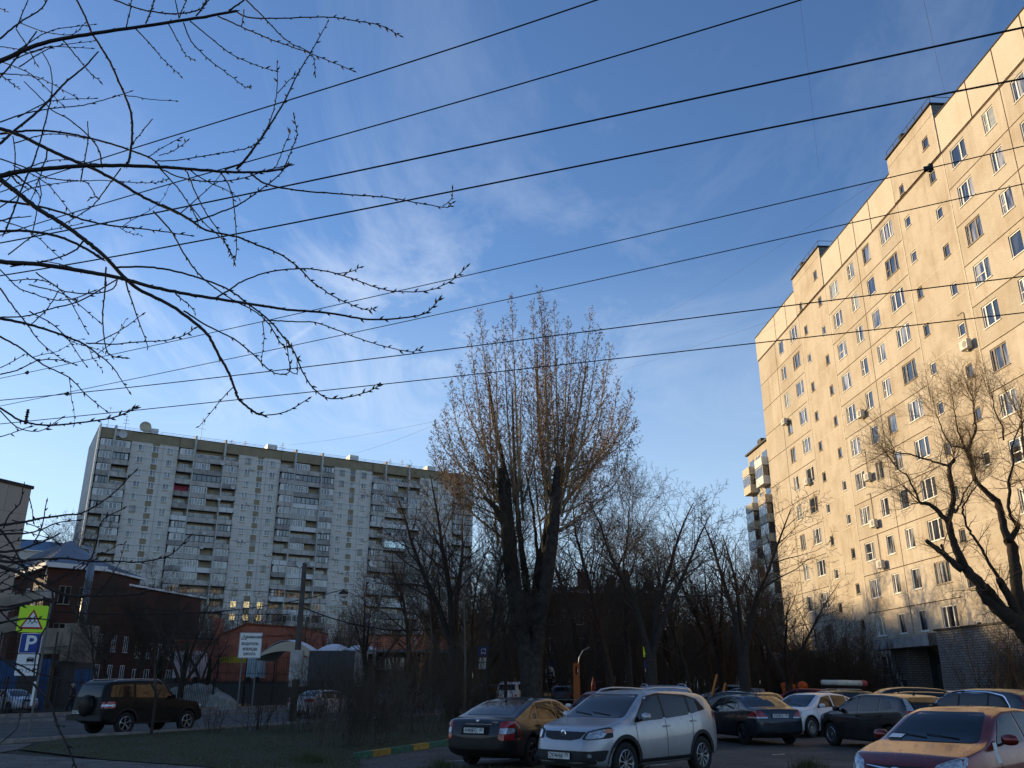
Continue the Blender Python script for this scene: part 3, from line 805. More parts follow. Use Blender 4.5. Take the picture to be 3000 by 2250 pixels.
u_ = Vector((math.sin(R(22)), math.cos(R(22)), 0))
plain_block('plain beige panel building cut off by the left edge', (c_.x - u_.x * 36, c_.y - u_.y * 36, 0), (c_.x, c_.y, 0), 14, c_.z, M['beige_wall'])
q_ = Vector((0.612, 0.791, 0)); o_ = Vector((-222, 119, 0))
def slab(k0, k1, h, label, rows=18): a, b = o_ + q_ * k0, o_ + q_ * k1; plain_block(label, a, b, 16, h, M['l_wall'], rows=rows)  # unseen blockers, added and sized to hold the sun off the street
slab(0, 87.2, 61.5, 'long unseen slab added beyond the left edge to shade the street')
slab(87.3, 90.3, 41, 'unseen low link added between the two slabs to let sun over to the school', 12)  # added lower stretch, lets a strip of sun through to the school
slab(90.4, 123, 61.5, 'second unseen slab added beyond the left edge for shade, nearer the grey tower block')
plain_block('taller unseen tower added beyond the left edge to shade the end wall', (-188.5, 258, 0), (-172.5, 245.5, 0), 12, 84, M['l_wall'], rows=0)  # added out of view to keep direct sun off the end wall
# ---------------------------------------------------------------- ground, road, verge, parking
def asphalt(name, c, sc_=1.2):
    m = mat(name, c, 0.85, noise=0.35, nscale=sc_, bump=0.35, bscale=90, spec=0.25)
    t = m.node_tree; p = t.nodes['Principled BSDF']; src = p.inputs['Base Color'].links[0].from_socket
    tc_ = N(t, 'ShaderNodeTexCoord'); n1 = N(t, 'ShaderNodeTexNoise', ins={'Scale': 28.0, 'Detail': 2.0, 'Roughness': 0.8}); t.links.new(tc_.outputs['Object'], n1.inputs['Vector'])
    r1 = N(t, 'ShaderNodeMapRange', ins={'From Min': 0.3, 'From Max': 0.7, 'To Min': 0.55, 'To Max': 1.5}); t.links.new(n1.outputs['Fac'], r1.inputs['Value'])
    # repaired patches and cracks
    v1 = N(t, 'ShaderNodeTexVoronoi', feature='DISTANCE_TO_EDGE', ins={'Scale': 0.32}); n2 = N(t, 'ShaderNodeTexNoise', ins={'Scale': 1.4, 'Detail': 4.0})
    t.links.new(tc_.outputs['Object'], n2.inputs['Vector']); a_ = N(t, 'ShaderNodeVectorMath', operation='ADD'); t.links.new(tc_.outputs['Object'], a_.inputs[0]); t.links.new(n2.outputs['Color'], a_.inputs[1]); t.links.new(a_.outputs[0], v1.inputs['Vector'])
    r2 = N(t, 'ShaderNodeMapRange', ins={'From Min': 0.004, 'From Max': 0.014, 'To Min': 0.45, 'To Max': 1.0}); t.links.new(v1.outputs['Distance'], r2.inputs['Value'])
    mm = N(t, 'ShaderNodeMath', operation='MULTIPLY'); t.links.new(r1.outputs[0], mm.inputs[0]); t.links.new(r2.outputs[0], mm.inputs[1])
    vs = N(t, 'ShaderNodeVectorMath', operation='SCALE'); t.links.new(src, vs.inputs[0]); t.links.new(mm.outputs[0], vs.inputs['Scale']); t.links.new(vs.outputs[0], p.inputs['Base Color'])
    return m
M['asphalt'] = asphalt('worn asphalt', (0.078, 0.070, 0.060), 0.7)
M['asphalt2'] = asphalt('parking asphalt', (0.090, 0.080, 0.067), 0.5)
M['path'] = asphalt('asphalt footpath', (0.11, 0.10, 0.088), 1.5)
M['soil'] = mat('soil with dead leaves', (0.034, 0.030, 0.021), 1.0, noise=0.5, nscale=0.9, c2=(0.026, 0.030, 0.014), bump=0.8, bscale=16)
M['grass'] = mat('early spring grass', (0.035, 0.050, 0.018), 1.0, noise=0.5, nscale=1.6, c2=(0.046, 0.038, 0.02), bump=1.0, bscale=30)
M['kerb'] = mat('grey kerb stone', (0.20, 0.195, 0.185), 0.9, noise=0.3, nscale=3)
M['kerb_y'] = mat('worn yellow paint', (0.32, 0.22, 0.05), 0.8, noise=0.35, nscale=6)
M['kerb_g'] = mat('worn green paint', (0.04, 0.13, 0.085), 0.8, noise=0.35, nscale=6)
M['paint'] = mat('worn white road paint', (0.45, 0.45, 0.44), 0.8, noise=0.3, nscale=8)
def terrain_h(x, y):
    d = max(0.0, min(1.0, (y - 80) / 35)); h = 0.9 * d * d * (3 - 2 * d)
    # raised lawn of the school behind the fence, left side
    e = max(0.0, min(1.0, (y - 74 + 0.35 * (x + 20)) / 10)) * max(0.0, min(1.0, (-2 - x) / 6)) * max(0.0, min(1.0, (x + 75) / 12))
    return h + 1.5 * e * e * (3 - 2 * e)
def ground():
    xs = [-1500, -700, -350, -220, -150, -120] + [x for x in range(-100, 61, 4)] + [80, 120, 200, 400, 900, 1500]
    ys = [-400, -100, -30, 0, 10, 20] + [y for y in range(30, 131, 4)] + [150, 200, 300, 500, 1000, 2500]
    V = [(x, y, terrain_h(x, y) - 0.012) for y in ys for x in xs]; n = len(xs)
    F = [(j * n + i, j * n + i + 1, (j + 1) * n + i + 1, (j + 1) * n + i) for j in range(len(ys) - 1) for i in range(n - 1)]
    me = bpy.data.meshes.new('ground'); me.from_pydata(V, [], F); me.materials.append(M['soil'])
    me.polygons.foreach_set('use_smooth', [True] * len(F))
    struct(link_mesh('ground', me))
ground()
def sheet(name, pts, z, m):
    b = MB(); b.face([(p[0], p[1], z) for p in pts], 0); return struct(b.build(name, m))
# street: near edge and far edge as the photo shows them
nA, nB = G(0, 2178), G(1265, 2096)
dn = (nB - nA).normalized(); rn = Vector((-dn.y, dn.x, 0))
n0, n1 = nA - dn * 45, nA + dn * 52
WID = 13.0
sheet('road', [n0, n1, n1 + rn * WID, n0 + rn * WID], 0.0, M['asphalt'])
def kerb_line(name, a, b, w_=0.15, h=0.12, m=None, n=1):
    k = MB(); d = (b - a); L_ = d.length; k.bar(a + Vector((0, 0, h / 2 - 0.03)), b + Vector((0, 0, h / 2 - 0.03)), w_, h + 0.06)
    return struct(k.build(name, m or M['kerb']))
kerb_line('kerb', n0 - rn * 0.09, n1 - rn * 0.09)
kerb_line('kerb', n0 + rn * (WID + 0.09), n1 + rn * (WID + 0.09))
f0, f1 = n0 + rn * (WID + 0.18), n1 + rn * (WID + 0.18)
sheet('pavement', [f0, f1, f1 + rn * 3.2, f0 + rn * 3.2], 0.1, M['path'])
kerb_line('kerb', f0 + rn * 3.28, f1 + rn * 3.28, h=0.3)
# school yard drive behind the fence
sheet('yard', [f0 + rn * 7.5, f0 + dn * 40 + rn * 7.5, f0 + dn * 46 + rn * 19, f0 + rn * 24], 0.004, M['asphalt'])
# verge between footpath, street and parking
kc, ke = G(1052, 2223), G(1314, 2182)
vp = [G(54, 2198), nA - rn * 0.18 + dn * 2.0, n1 - rn * 0.18, Vector((5.5, 62, 0)), Vector((2.0, 44, 0)), ke + (ke - kc).normalized() * 6.0, kc, G(1052, 2262), G(700, 2262), G(587, 2248), G(300, 2228)]
sheet('verge', vp, 0.03, M['grass'])
sheet('footpath', [G(-500, 2190), G(0, 2209), G(300, 2228), G(587, 2248), G(900, 2275), Vector((-2, 14, 0)), Vector((-30, 12, 0)), G(-500, 2215)], 0.012, M['path'])
sheet('footpath', [G(-300, 2186), G(20, 2181), G(100, 2178), G(54, 2196), G(0, 2206), G(-300, 2192)], 0.008, M['path'])
# parking yard
pk_ = [Vector((-6, 20.3, 0)), Vector((26, 20.3, 0)), Vector((26, 60, 0)), Vector((12, 66, 0)), Vector((4.5, 56, 0)), ke + (ke - kc).normalized() * 6.4, ke, kc]
sheet('parking', pk_, 0.0, M['asphalt2'])
sheet('verge', [Vector((-6, 8, 0)), Vector((26, 8, 0)), Vector((26, 20.25, 0)), Vector((-3.9, 20.25, 0))], 0.02, M['grass'])
sheet('driveway', [Vector((4.8, 56, 0)), Vector((12, 66, 0)), Vector((16, 110, 0)), Vector((8, 110, 0))], 0.004, M['asphalt2'])
# painted kerb, yellow and green lengths
kd = (ke - kc).normalized(); kerb_root = thing('painted_kerb', 'kerb painted in alternating yellow and green lengths beside the black liftback', 'kerb', tuple(kc), math.atan2(kd.y, kd.x))
lens = [(-0.1, 0.55, 'kerb_g'), (0.58, 1.55, 'kerb_y'), (1.58, 2.85, 'kerb_g'), (2.88, 3.9, 'kerb_y'), (3.93, 5.2, 'kerb_g'), (5.23, 6.3, 'kerb_y'), (6.33, 8, 'kerb_g'), (8.03, 9.2, 'kerb_y'), (9.23, 11, 'kerb_g')]
for a, b_, k in lens:
    q = MB(); q.box(a, b_, -0.08, 0.08, -0.05, 0.15); q.build('kerb_stone', M[k], kerb_root)
def mark(a, b_, w_=0.1):
    a, b_ = Vector(a), Vector(b_); d = (b_ - a).normalized(); n_ = Vector((-d.y, d.x, 0)) * w_ / 2
    q = MB(); q.face([a - n_, b_ - n_, b_ + n_, a + n_]); struct(q.build('parking_line', M['paint']))
l0, l1 = G(1302, 2231), G(1540, 2221); l0.z = l1.z = 0.004
mark(l0, l1, 0.09)
l0, l1 = G(1905, 2243), G(1955, 2239); l0.z = l1.z = 0.004
mark(l0, l1, 0.09)

# grass blades and dead leaves over the verge
def blades():
    rg = np.random.default_rng(3)
    poly = [(p.x, p.y) for p in vp]
    def inside(x, y):
        c = False; n = len(poly)
        for i in range(n):
            x0, y0 = poly[i]; x1, y1 = poly[(i + 1) % n]
            if (y0 > y) != (y1 > y) and x < (x1 - x0) * (y - y0) / (y1 - y0) + x0: c = not c
        return c
    V, F = [], []
    k = 0
    while k < 26000:
        y = 19 + 30 * rg.random() ** 1.6; x = rg.uniform(-17, 3)
        if not (inside(x, y) or (y < 20.2 and x > -4)): continue
        if math.sin(x * 1.7) * math.sin(y * 1.3 + x) < -0.35 and rg.random() < 0.7: continue
        a = rg.random() * 6.28; h = rg.uniform(0.03, 0.10); w_ = 0.008; lx, ly = rg.normal(0, 0.03, 2)
        i = len(V); V += [(x - w_ * math.cos(a), y - w_ * math.sin(a), 0.02), (x + w_ * math.cos(a), y + w_ * math.sin(a), 0.02), (x + lx, y + ly, 0.02 + h)]; F.append((i, i + 1, i + 2)); k += 1
    for x, y in ((-4.9, 22.2), (-4.5, 21.4), (-1.5, 20.0), (6.4, 20.1)):
        for _ in range(260):
            a = rg.random() * 6.28; r_ = abs(rg.normal(0, 0.22)); i = len(V); x0, y0 = x + r_ * math.cos(a), y + r_ * math.sin(a)
            V += [(x0 - 0.008, y0, 0.02), (x0 + 0.008, y0, 0.02), (x0 + rg.normal(0, 0.1), y0 + rg.normal(0, 0.1), rg.uniform(0.1, 0.28))]; F.append((i, i + 1, i + 2))
    me = bpy.data.meshes.new('grass'); me.from_pydata(V, [], F); me.materials.append(M['grass_blade'])
    o = link_mesh('grass', me); tag(o, 'short patchy early spring grass on the verge', 'grass', kind='stuff')
M['grass_blade'] = mat('grass blades', (0.05, 0.075, 0.025), 0.8, noise=0.5, nscale=3, c2=(0.10, 0.08, 0.04))
blades()
def leaves():
    rg = np.random.default_rng(8); V, F, mi = [], [], []
    for _ in range(5200):
        y = 19.5 + 26 * rg.random() ** 1.5; x = rg.uniform(-17, 20 if rg.random() < 0.25 else 2)
        if y > 24 and x > -0.5 and rg.random() < 0.8: continue
        a = rg.random() * 6.28; s = rg.uniform(0.012, 0.035); c, d_ = math.cos(a) * s, math.sin(a) * s; z = 0.045; i = len(V)
        V += [(x - c, y - d_, z), (x + d_ * .6, y - c * .6, z + .012), (x + c, y + d_, z + .004), (x - d_ * .6, y + c * .6, z + 0.01)]; F.append((i, i + 1, i + 2, i + 3)); mi.append(0 if rg.random() < 0.85 else 1)
    me = bpy.data.meshes.new('leaf_litter'); me.from_pydata(V, [], F); me.materials.append(mat('dead leaves', (0.14, 0.095, 0.05), 0.9, noise=0.5, nscale=2)); me.materials.append(mat('pale scraps', (0.32, 0.30, 0.26), 0.9)); me.polygons.foreach_set('material_index', mi)
    tag(link_mesh('leaf_litter', me), 'dead leaves and scraps over the verge and the asphalt edges', 'leaf litter', kind='stuff')
leaves()
q = MB(); lp = G(2280, 2211)
q.box(-0.16, 0.16, -0.05, 0.05, 0.004, 0.012, 0); q.face([(-0.06, -0.03, 0.0135), (0.02, -0.03, 0.0135), (0.02, 0.03, 0.0135), (-0.06, 0.03, 0.0135)], 1)
o = q.build('litter', [mat('cardboard litter', (0.55, 0.47, 0.33), 0.8), mat('litter print', (0.25, 0.12, 0.05), 0.8)]); o.location = (lp.x, lp.y, 0.0); o.rotation_euler = (R(2), R(-3), R(-14))
tag(o, 'flattened cardboard packet lying on the asphalt of the parking yard', 'litter')

# ---------------------------------------------------------------- iron fences
M['fence'] = mat('black painted iron', (0.015, 0.015, 0.016), 0.5)
def fence(label, a, b, h, step=0.16, bay=3.0, post=0.09, m='fence', rails=(0.15, 0.9), zf=None):
    a, b = Vector(a), Vector(b); L_ = (b - a).length; rz = math.atan2(b.y - a.y, b.x - a.x)
    root = thing('railing_fence', label, 'fence', tuple(a), rz)
    n = max(1, int(L_ / bay)); bay = L_ / n
    hz = (b.z - a.z) / L_
    for i in range(n + 1):
        p = MB(); p.box(i * bay - post / 2, i * bay + post / 2, -post / 2, post / 2, -0.3 + hz * i * bay, h + 0.12 + hz * i * bay); p.build('post', M[m], root)
    for i in range(n):
        p = MB(); k = int(bay / step); z0 = hz * i * bay
        for r_ in rails: p.bar((i * bay + post / 2, 0, z0 + h * r_), ((i + 1) * bay - post / 2, 0, z0 + hz * bay + h * r_), 0.035)
        for j in range(1, k):
            x = i * bay + bay * j / k; zz = hz * x
            p.box(x - 0.011, x + 0.011, -0.011, 0.011, zz + 0.05, zz + h)
        p.build('railing_panel', M[m], root)
    return root
fa, fb = G(20, 2087), G(574, 2074)
fd = (fb - fa).normalized()
fo = f0 + rn * 5.2
fence('black iron railing fence along the far pavement of the street', (f0 + dn * 18 + rn * 4.0), (f1 + rn * 4.0 - dn * 6), 2.0)
ba, bb_ = Vector((-33, 92, 2.6)), Vector((-6, 88, 1.9))
fence('upper iron railing fence on the raised lawn in front of the orange hall', ba, bb_, 2.1, step=0.25)

# low dotted chain barriers and orange poles of the yard
M['orange'] = mat('orange painted wood', (0.42, 0.15, 0.03), 0.6, noise=0.2, nscale=5)
M['orange_dark'] = mat('dark orange plastic', (0.35, 0.10, 0.02), 0.5)
M['chain_grey'] = mat('dull white chain', (0.3, 0.29, 0.27), 0.7)
def chain(label, a, b):
    a, b = Vector(a), Vector(b); m = MB(); n = 60
    for i in range(n):
        p = a + (b - a) * (i / n); q_ = a + (b - a) * ((i + 0.55) / n); m.bar(p, q_, 0.022)
    for t in (0, 0.5, 1):
        p = a + (b - a) * t; m.bar((p.x, p.y, 0), (p.x, p.y, p.z + 0.06), 0.03, m=1)
    o = m.build('chain_barrier', [M['chain_grey'], M['fence']]); tag(o, label, 'barrier')
chain('thin white chain barrier behind the black liftback', D(1600, 2049, 40), D(1800, 2052, 40))
chain('thin white chain barrier in front of the orange leaning poles', D(2010, 2040, 40), D(2200, 2042, 40))
for (u0, v0, u1, v1, y, lb) in ((2074, 2062, 2100, 1976, 40, 'longer orange pole leaning over the yard fence'), (2109, 2050, 2125, 2001, 41, 'shorter orange pole leaning beside the longer one')):
    m = MB(); m.bar(D(u0, v0 + 18, y), D(u1, v1, y + 0.3), 0.09, 0.05); o = m.build('wooden_pole', M['orange']); tag(o, lb, 'pole')
# orange totem with an oval hole, part of the playground
def totem():
    y = 52; p = D(1690, 2022, y); t = thing('play_totem', 'orange playground totem panel with an oval hole', 'play equipment', (p.x, p.y, 0))
    w_, z0, z1 = 0.19, 0.0, D(1690, 1942, y).z
    m = MB(); hole = (z1 - 0.42 - 0.28, z1 - 0.42 + 0.28); n = 24
    out, inn = [], []
    for i in range(n):
        a = 2 * math.pi * i / n; ca, sa = math.cos(a), math.sin(a)
        zc = z1 - 0.42; inn.append((0.08 * ca, zc + 0.26 * sa))
        # outer outline: rounded rectangle reached along the same angle
        k_ = 1 / max(abs(ca) / w_, abs(sa) / 0.42); out.append((ca * k_, zc + sa * k_))
    for yy in (-0.04, 0.04):
        for i in range(n):
            j = (i + 1) % n; m.face([(inn[i][0], yy, inn[i][1]), (out[i][0], yy, out[i][1]), (out[j][0], yy, out[j][1]), (inn[j][0], yy, inn[j][1])])
    for i in range(n):
        j = (i + 1) % n
        for L2 in (inn, out): m.face([(L2[i][0], -0.04, L2[i][1]), (L2[i][0], 0.04, L2[i][1]), (L2[j][0], 0.04, L2[j][1]), (L2[j][0], -0.04, L2[j][1])])
    m.box(-w_, w_, -0.04, 0.04, z0, z1 - 0.841); m.build('panel', M['orange_dark'], t)
    m = MB(); m.lathe([(w_ * 0.99, -0.045), (w_ * 0.99, 0.045)], 'y', (0, 0, z1 - 0.03), 20); m.build('rounded_top', M['orange_dark'], t)
totem()
m = MB(); a = D(1738, 1990, 55); m.box(-0.12, 0.12, -0.1, 0.1, 0, 1.7); m.lathe([(0.0, 2.2), (0.13, 1.7)], 'z', (0, 0, 0), 12)
o = m.build('play_post', mat('red post', (0.16, 0.02, 0.02), 0.6)); o.location = (a.x, a.y, 0); tag(o, 'short dark red playground post right of the orange totem', 'play equipment')
m = MB(); a0 = D(1693, 1945, 56)
m.tube([(a0.x, 56, 0), (a0.x, 56, a0.z - 0.2), (a0.x + 0.1, 56, a0.z + 0.4), (a0.x + 0.35, 56, a0.z + 0.8), (a0.x + 0.75, 56, a0.z + 1.0)], 0.03, 8)
o = m.build('arched_tube', M['metal']); tag(o, 'thin arched metal tube behind the orange totem', 'play equipment')

# ---------------------------------------------------------------- school, orange hall, awnings, kiosk, brick block
M['red_brick'] = brick_mat('red brick', (0.10, 0.036, 0.024), (0.08, 0.03, 0.02), (0.08, 0.055, 0.045), bw=0.5, bh=0.16, ms=0.015, grime=0.35, gcol=(0.07, 0.03, 0.02), gscale=0.3)
M['zinc'] = mat('seamed zinc roof', (0.20, 0.21, 0.24), 0.45, noise=0.25, nscale=0.5, metal=0.3)
M['snow'] = mat('white painted eaves', (0.72, 0.72, 0.70), 0.7)
M['orange_wall'] = mat('orange render', (0.35, 0.125, 0.08), 0.9, noise=0.25, nscale=0.7, bump=0.2, bscale=4)
M['orange_pale'] = mat('salmon render', (0.50, 0.20, 0.12), 0.9, noise=0.15, nscale=0.5)  # wall of the orange store; also stands in for sunlit brick
def seg_frame(a, b):
    """local frame with x along a->b; outward is -y"""
    a, b = Vector(a), Vector(b); return math.atan2(b.y - a.y, b.x - a.x), (b - a).length
def gable_house(label, a, b, depth, eave, ridge, wallm, roofm, hip=4.0, name='school_building', over=0.5, wins=None, z0=0.0, cat='building'):
    rz, L_ = seg_frame(a, b)
    root = thing(name, label, cat, (a[0], a[1], z0), rz)
    w_ = MB(); w_.box(0, L_, 0, depth, 0, eave); w_.build('wall', wallm, root)
    r_ = MB(); e = over; y0, y1, x0, x1, zm = -e, depth + e, -e, L_ + e, eave + 0.12
    A_, B_, C_, D_ = (x0, y0, zm), (x1, y0, zm), (x1, y1, zm), (x0, y1, zm); R0, R1 = (hip, depth / 2, ridge), (L_ - hip, depth / 2, ridge)
    r_.face([A_, B_, R1, R0]); r_.face([C_, D_, R0, R1]); r_.face([B_, C_, R1]); r_.face([D_, A_, R0])
    n = int(L_ / 0.6)
    for i in range(1, n):                 # standing seams on the front slope
        x = x0 + (x1 - x0) * i / n; t = 1.0
        if x < hip: t = max(0.05, (x - x0) / (hip - x0))
        if x > L_ - hip: t = max(0.05, (x1 - x) / (x1 - (L_ - hip)))
        r_.bar((x, y0, zm + 0.02), (x, y0 + (depth / 2 - y0) * t, zm + 0.02 + (ridge - zm) * t), 0.05)
    ro_ = r_.build('roof', roofm, root)
    s_ = MB(); s_.box(x0, x1, y0 - 0.02, y0 + 0.55, eave - 0.12, eave + 0.119); s_.box(x0, x0 + 0.55, y0 + 0.551, y1, eave - 0.12, eave + 0.119); s_.box(x1 - 0.55, x1, y0 + 0.551, y1, eave - 0.12, eave + 0.119)
    s_.build('eaves', M['snow'], root)
    if wins:
        n_, zs, ww, wh = wins
        for z in zs:
            for i in range(n_):
                x = L_ * (i + 0.5) / n_ - ww / 2
                window_obj((ww, wh, (0.5,), 'frame_white', 'void', True, False), root, (x + ww, -0.16, z), math.pi)
    return root
C0 = D(148, 1648, 100); eave_z = C0.z
lf = Vector((-math.sin(R(42)), math.cos(R(42)), 0)); rt = Vector((math.cos(R(42)), math.sin(R(42)), 0))
def school():
    e = eave_z; a = C0; 
    rz = math.atan2(rt.y, rt.x)
    root = thing('school_building', 'dark red brick school wing with zinc roof and one sunlit corner face', 'building', (a.x, a.y, 0), rz)
    w_ = MB(); w_.box(0, 5.6, 0, 22, 0, e - 0.3); w_.build('wall', M['red_brick'], root)
    r_ = MB(); zm = e; o_ = 0.6; top = e + 3.4
    A_, B_, C_, D_ = (-o_, -o_, zm), (5.6 + o_, -o_, zm), (5.6 + o_, 22 + o_, zm), (-o_, 22 + o_, zm); R0, R1 = (3.0, 4.5, top), (3.0, 20, top)
    r_.face([A_, B_, R0]); r_.face([B_, C_, R1, R0]); r_.face([C_, D_, R1]); r_.face([D_, A_, R0, R1])
    for i in range(1, 36):
        y = -o_ + 22.6 * i / 36; t = min(1.0, max(0.05, (y + o_) / 5.1)); r_.bar((-o_, y, zm + .02), (-o_ + 3.6 * t, y, zm + .02 + 3.4 * t), 0.06)
    r_.build('roof', M['zinc'], root)
    s_ = MB(); s_.box(-o_ - .02, -o_ + .5, -o_, 22.6, e - 0.55, e - 0.01); s_.box(-o_ + .501, 6.2, -o_ - .02, -o_ + .5, e - 0.55, e - 0.01); s_.build('eaves', M['snow'], root)
    p_ = MB(); p_.tube([(-0.12, 0.5, e - .5), (-.12, .5, 0)], 0.07, 6); p_.build('drainpipe', M['snow'], root)
    for y in (3.2, 6.8, 10.4, 14):
        o = window_obj((1.5, 2.2, (0.5,), 'frame_white', 'pane_dark', True, False), root, (-0.16, y + 1.5, e - 4.6), 0); o.rotation_euler = (0, 0, R(90)); o.location = (-0.16, y, e - 4.6)
    for x in (1.4, 3.6):
        for z in (e - 4.6, e - 8.8): window_obj((1.3, 2.1, (0.5,), 'frame_old', 'void', True, False), root, (x + 1.3, -0.16, z), math.pi)
school()
wa, wb_ = D(268, 1673, 106), D(412, 1687, 118)
gable_house('second brick school wing with white snow edged eaves right of the chimney flue', (wa.x, wa.y), (wb_.x, wb_.y), 9, (wa.z + wb_.z) / 2, wa.z + 2.6, M['red_brick'], M['zinc'], wins=(4, (2.0, 5.6), 1.0, 2.0))
w3 = D(375, 1722, 116); w3b = D(592, 1745, 134)
gable_house('lower brick school wing with bright eaves in front of the grey tower block', (w3.x, w3.y), (w3b.x, w3b.y), 14, (w3.z + w3b.z) / 2, w3.z + 1.6, M['red_brick'], M['zinc'], wins=(7, (1.6, 5.0), 1.1, 2.0))
# metal flue beside the school
fl = D(268, 1650, 98)
m = MB(); m.tube([(0, 0, 0), (0, 0, fl.z)], 0.42, 14); m.tube([(0.05, 0, fl.z), (0, 0, fl.z + .9), (-0.5, 0, fl.z + 1.6), (-1.4, 0, fl.z + 1.8)], 0.22, 10)
o = m.build('flue_pipe', M['metal'], smooth=True); o.location = (fl.x, fl.y, 0); tag(o, 'tall galvanised flue with bent top beside the brick school', 'flue pipe')
# metal clad entrance shed with folded roof and blue hoarding at the left
M['blue_board'] = mat('blue hoarding', (0.02, 0.055, 0.14), 0.6, noise=0.2, nscale=2)
M['tin'] = mat('reflective tin cladding', (0.20, 0.175, 0.145), 0.4, metal=0.4, noise=0.3, nscale=0.8)
def shed():
    y = 72; a = D(125, 1840, y); b = D(222, 1830, y); c = D(125, 1915, y)
    t = thing('tin_shed', 'tin clad gatehouse with folded roof behind the traffic signs', 'building', (a.x, y, 0))
    L_ = b.x - a.x
    m = MB(); m.box(0, L_ * 0.68, 0, 4, c.z, a.z); m.box(L_ * 0.69, L_ * 1.05, -0.1, 4, c.z - 0.6, b.z + 0.1); m.build('cladding', M['tin'], t)
    m = MB(); m.box(-5, L_ * 1.05, 0.5, 4, 0, c.z - 0.61); m.build('wall', M['dark_frame'], t)
    m = MB()
    for P_ in ([(-20, 1757), (117, 1727), (117, 1754), (-20, 1784)], [(-20, 1832), (77, 1794), (77, 1848), (-20, 1855)]):
        f_ = [D(u, v, y - 0.8) for u, v in P_]; F_ = [(p.x - a.x, -0.8, p.z) for p in f_]; K_ = [(p.x - a.x, 1.5, p.z + 0.3) for p in f_]
        m.face(F_); m.face(K_[::-1])
        for i in range(4): m.face([F_[i], F_[(i + 1) % 4], K_[(i + 1) % 4], K_[i]])
    m.build('folded_roof', M['tin'], t)
    m = MB()
    for x in (-3, -1, 1.5, L_): m.bar((x, -0.4, 0), (x, -0.4, a.z - 0.3), 0.1)
    m.bar((-6, -0.4, c.z - .6), (L_, -0.4, c.z - .6), 0.08); m.bar((-6, -0.4, c.z - .2), (L_, -0.4, c.z + .6), 0.06)
    m.build('frame', M['dark_frame'], t)
    m = MB(); m.box(L_ * 0.25, L_ * 0.55, -0.2, 0.1, 0.1, c.z - 0.9); m.build('door', mat('tan door', (0.16, 0.11, 0.07), 0.7), t)
shed()
for (u0, u1, vt, y, lb) in ((-40, 60, 1935, 64, 'blue hoarding panels at the left edge behind the parked pale car'), (222, 275, 1960, 66, 'blue hoarding panel right of the tin gatehouse'), (118, 150, 1930, 66, 'narrow blue hoarding panel just right of the traffic signs')):
    a, b = D(u0, vt, y), D(u1, vt, y); m = MB(); k = max(2, int((b.x - a.x) / 0.25))
    for i in range(k): m.box(a.x + (b.x - a.x) * i / k + .01, a.x + (b.x - a.x) * (i + 1) / k - .01, y - (0.03 if i % 2 else 0), y + 0.05, 0, a.z)
    o = m.build('hoarding', M['blue_board']); tag(o, lb, 'hoarding')
# orange hall
def orange_hall():
    y = 100
    t = thing('orange_hall', 'orange rendered hall with sloping gable and brick chimney', 'building', (0, y, 0))
    def poly(name, P_, th, m_, yo=0.0):
        m = MB(); pts = [D(u, v, y) for u, v in P_]; f = [(p.x, yo, p.z) for p in pts]; b = [(p.x, yo + th, p.z) for p in pts]
        m.face(f); m.face(b[::-1]); n = len(f)
        for i in range(n): m.face([f[i], f[(i + 1) % n], b[(i + 1) % n], b[i]])
        return m.build(name, m_, t)
    poly('wall', [(512, 2010), (512, 1872), (649, 1876), (649, 2010)], 9, M['orange_wall'])
    poly('gable_wall', [(650, 2010), (650, 1865), (732, 1832), (900, 1843), (900, 1870), (898, 2010)], 12, M['orange_wall'], -1.0)
    poly('chimney', [(636, 1874), (636, 1812), (657, 1812), (657, 1862)], 1.2, M['orange_wall'], -1.3)
    poly('roof_edge', [(510, 1872.5), (510, 1869), (649.5, 1873), (649.5, 1876.5)], 9.4, M['roof_edge'], -0.15)
    poly('roof_edge', [(649.5, 1866), (649.5, 1861), (732, 1827), (902, 1839), (902, 1843.5), (732, 1832)], 12.4, M['dark_orange'], -1.15)
    m = MB()
    for i in range(18):
        u = 516 + i * 7.4; p = D(u, 1877 + i * 0.1, y); m.box(p.x - 0.07, p.x + 0.07, -0.12, -0.002, p.z - 0.35, p.z)
    m.build('cornice_teeth', M['dark_orange'], t)
    m = MB(); a, b = D(600, 1880, y), D(600, 2000, y)
    for u in (600, 788, 824): 
        a, b = D(u, 1885, y), D(u, 2000, y); m.bar((a.x, -1.1, a.z), (a.x, -1.1, b.z), 0.08)
    a, b = D(788, 1864, y), D(865, 1864, y); m.bar((a.x, -1.1, a.z), (b.x, -1.1, b.z), 0.06)
    m.build('pipes', M['dark_orange'], t)
M['dark_orange'] = mat('dark orange trim', (0.16, 0.045, 0.02), 0.8)
orange_hall()
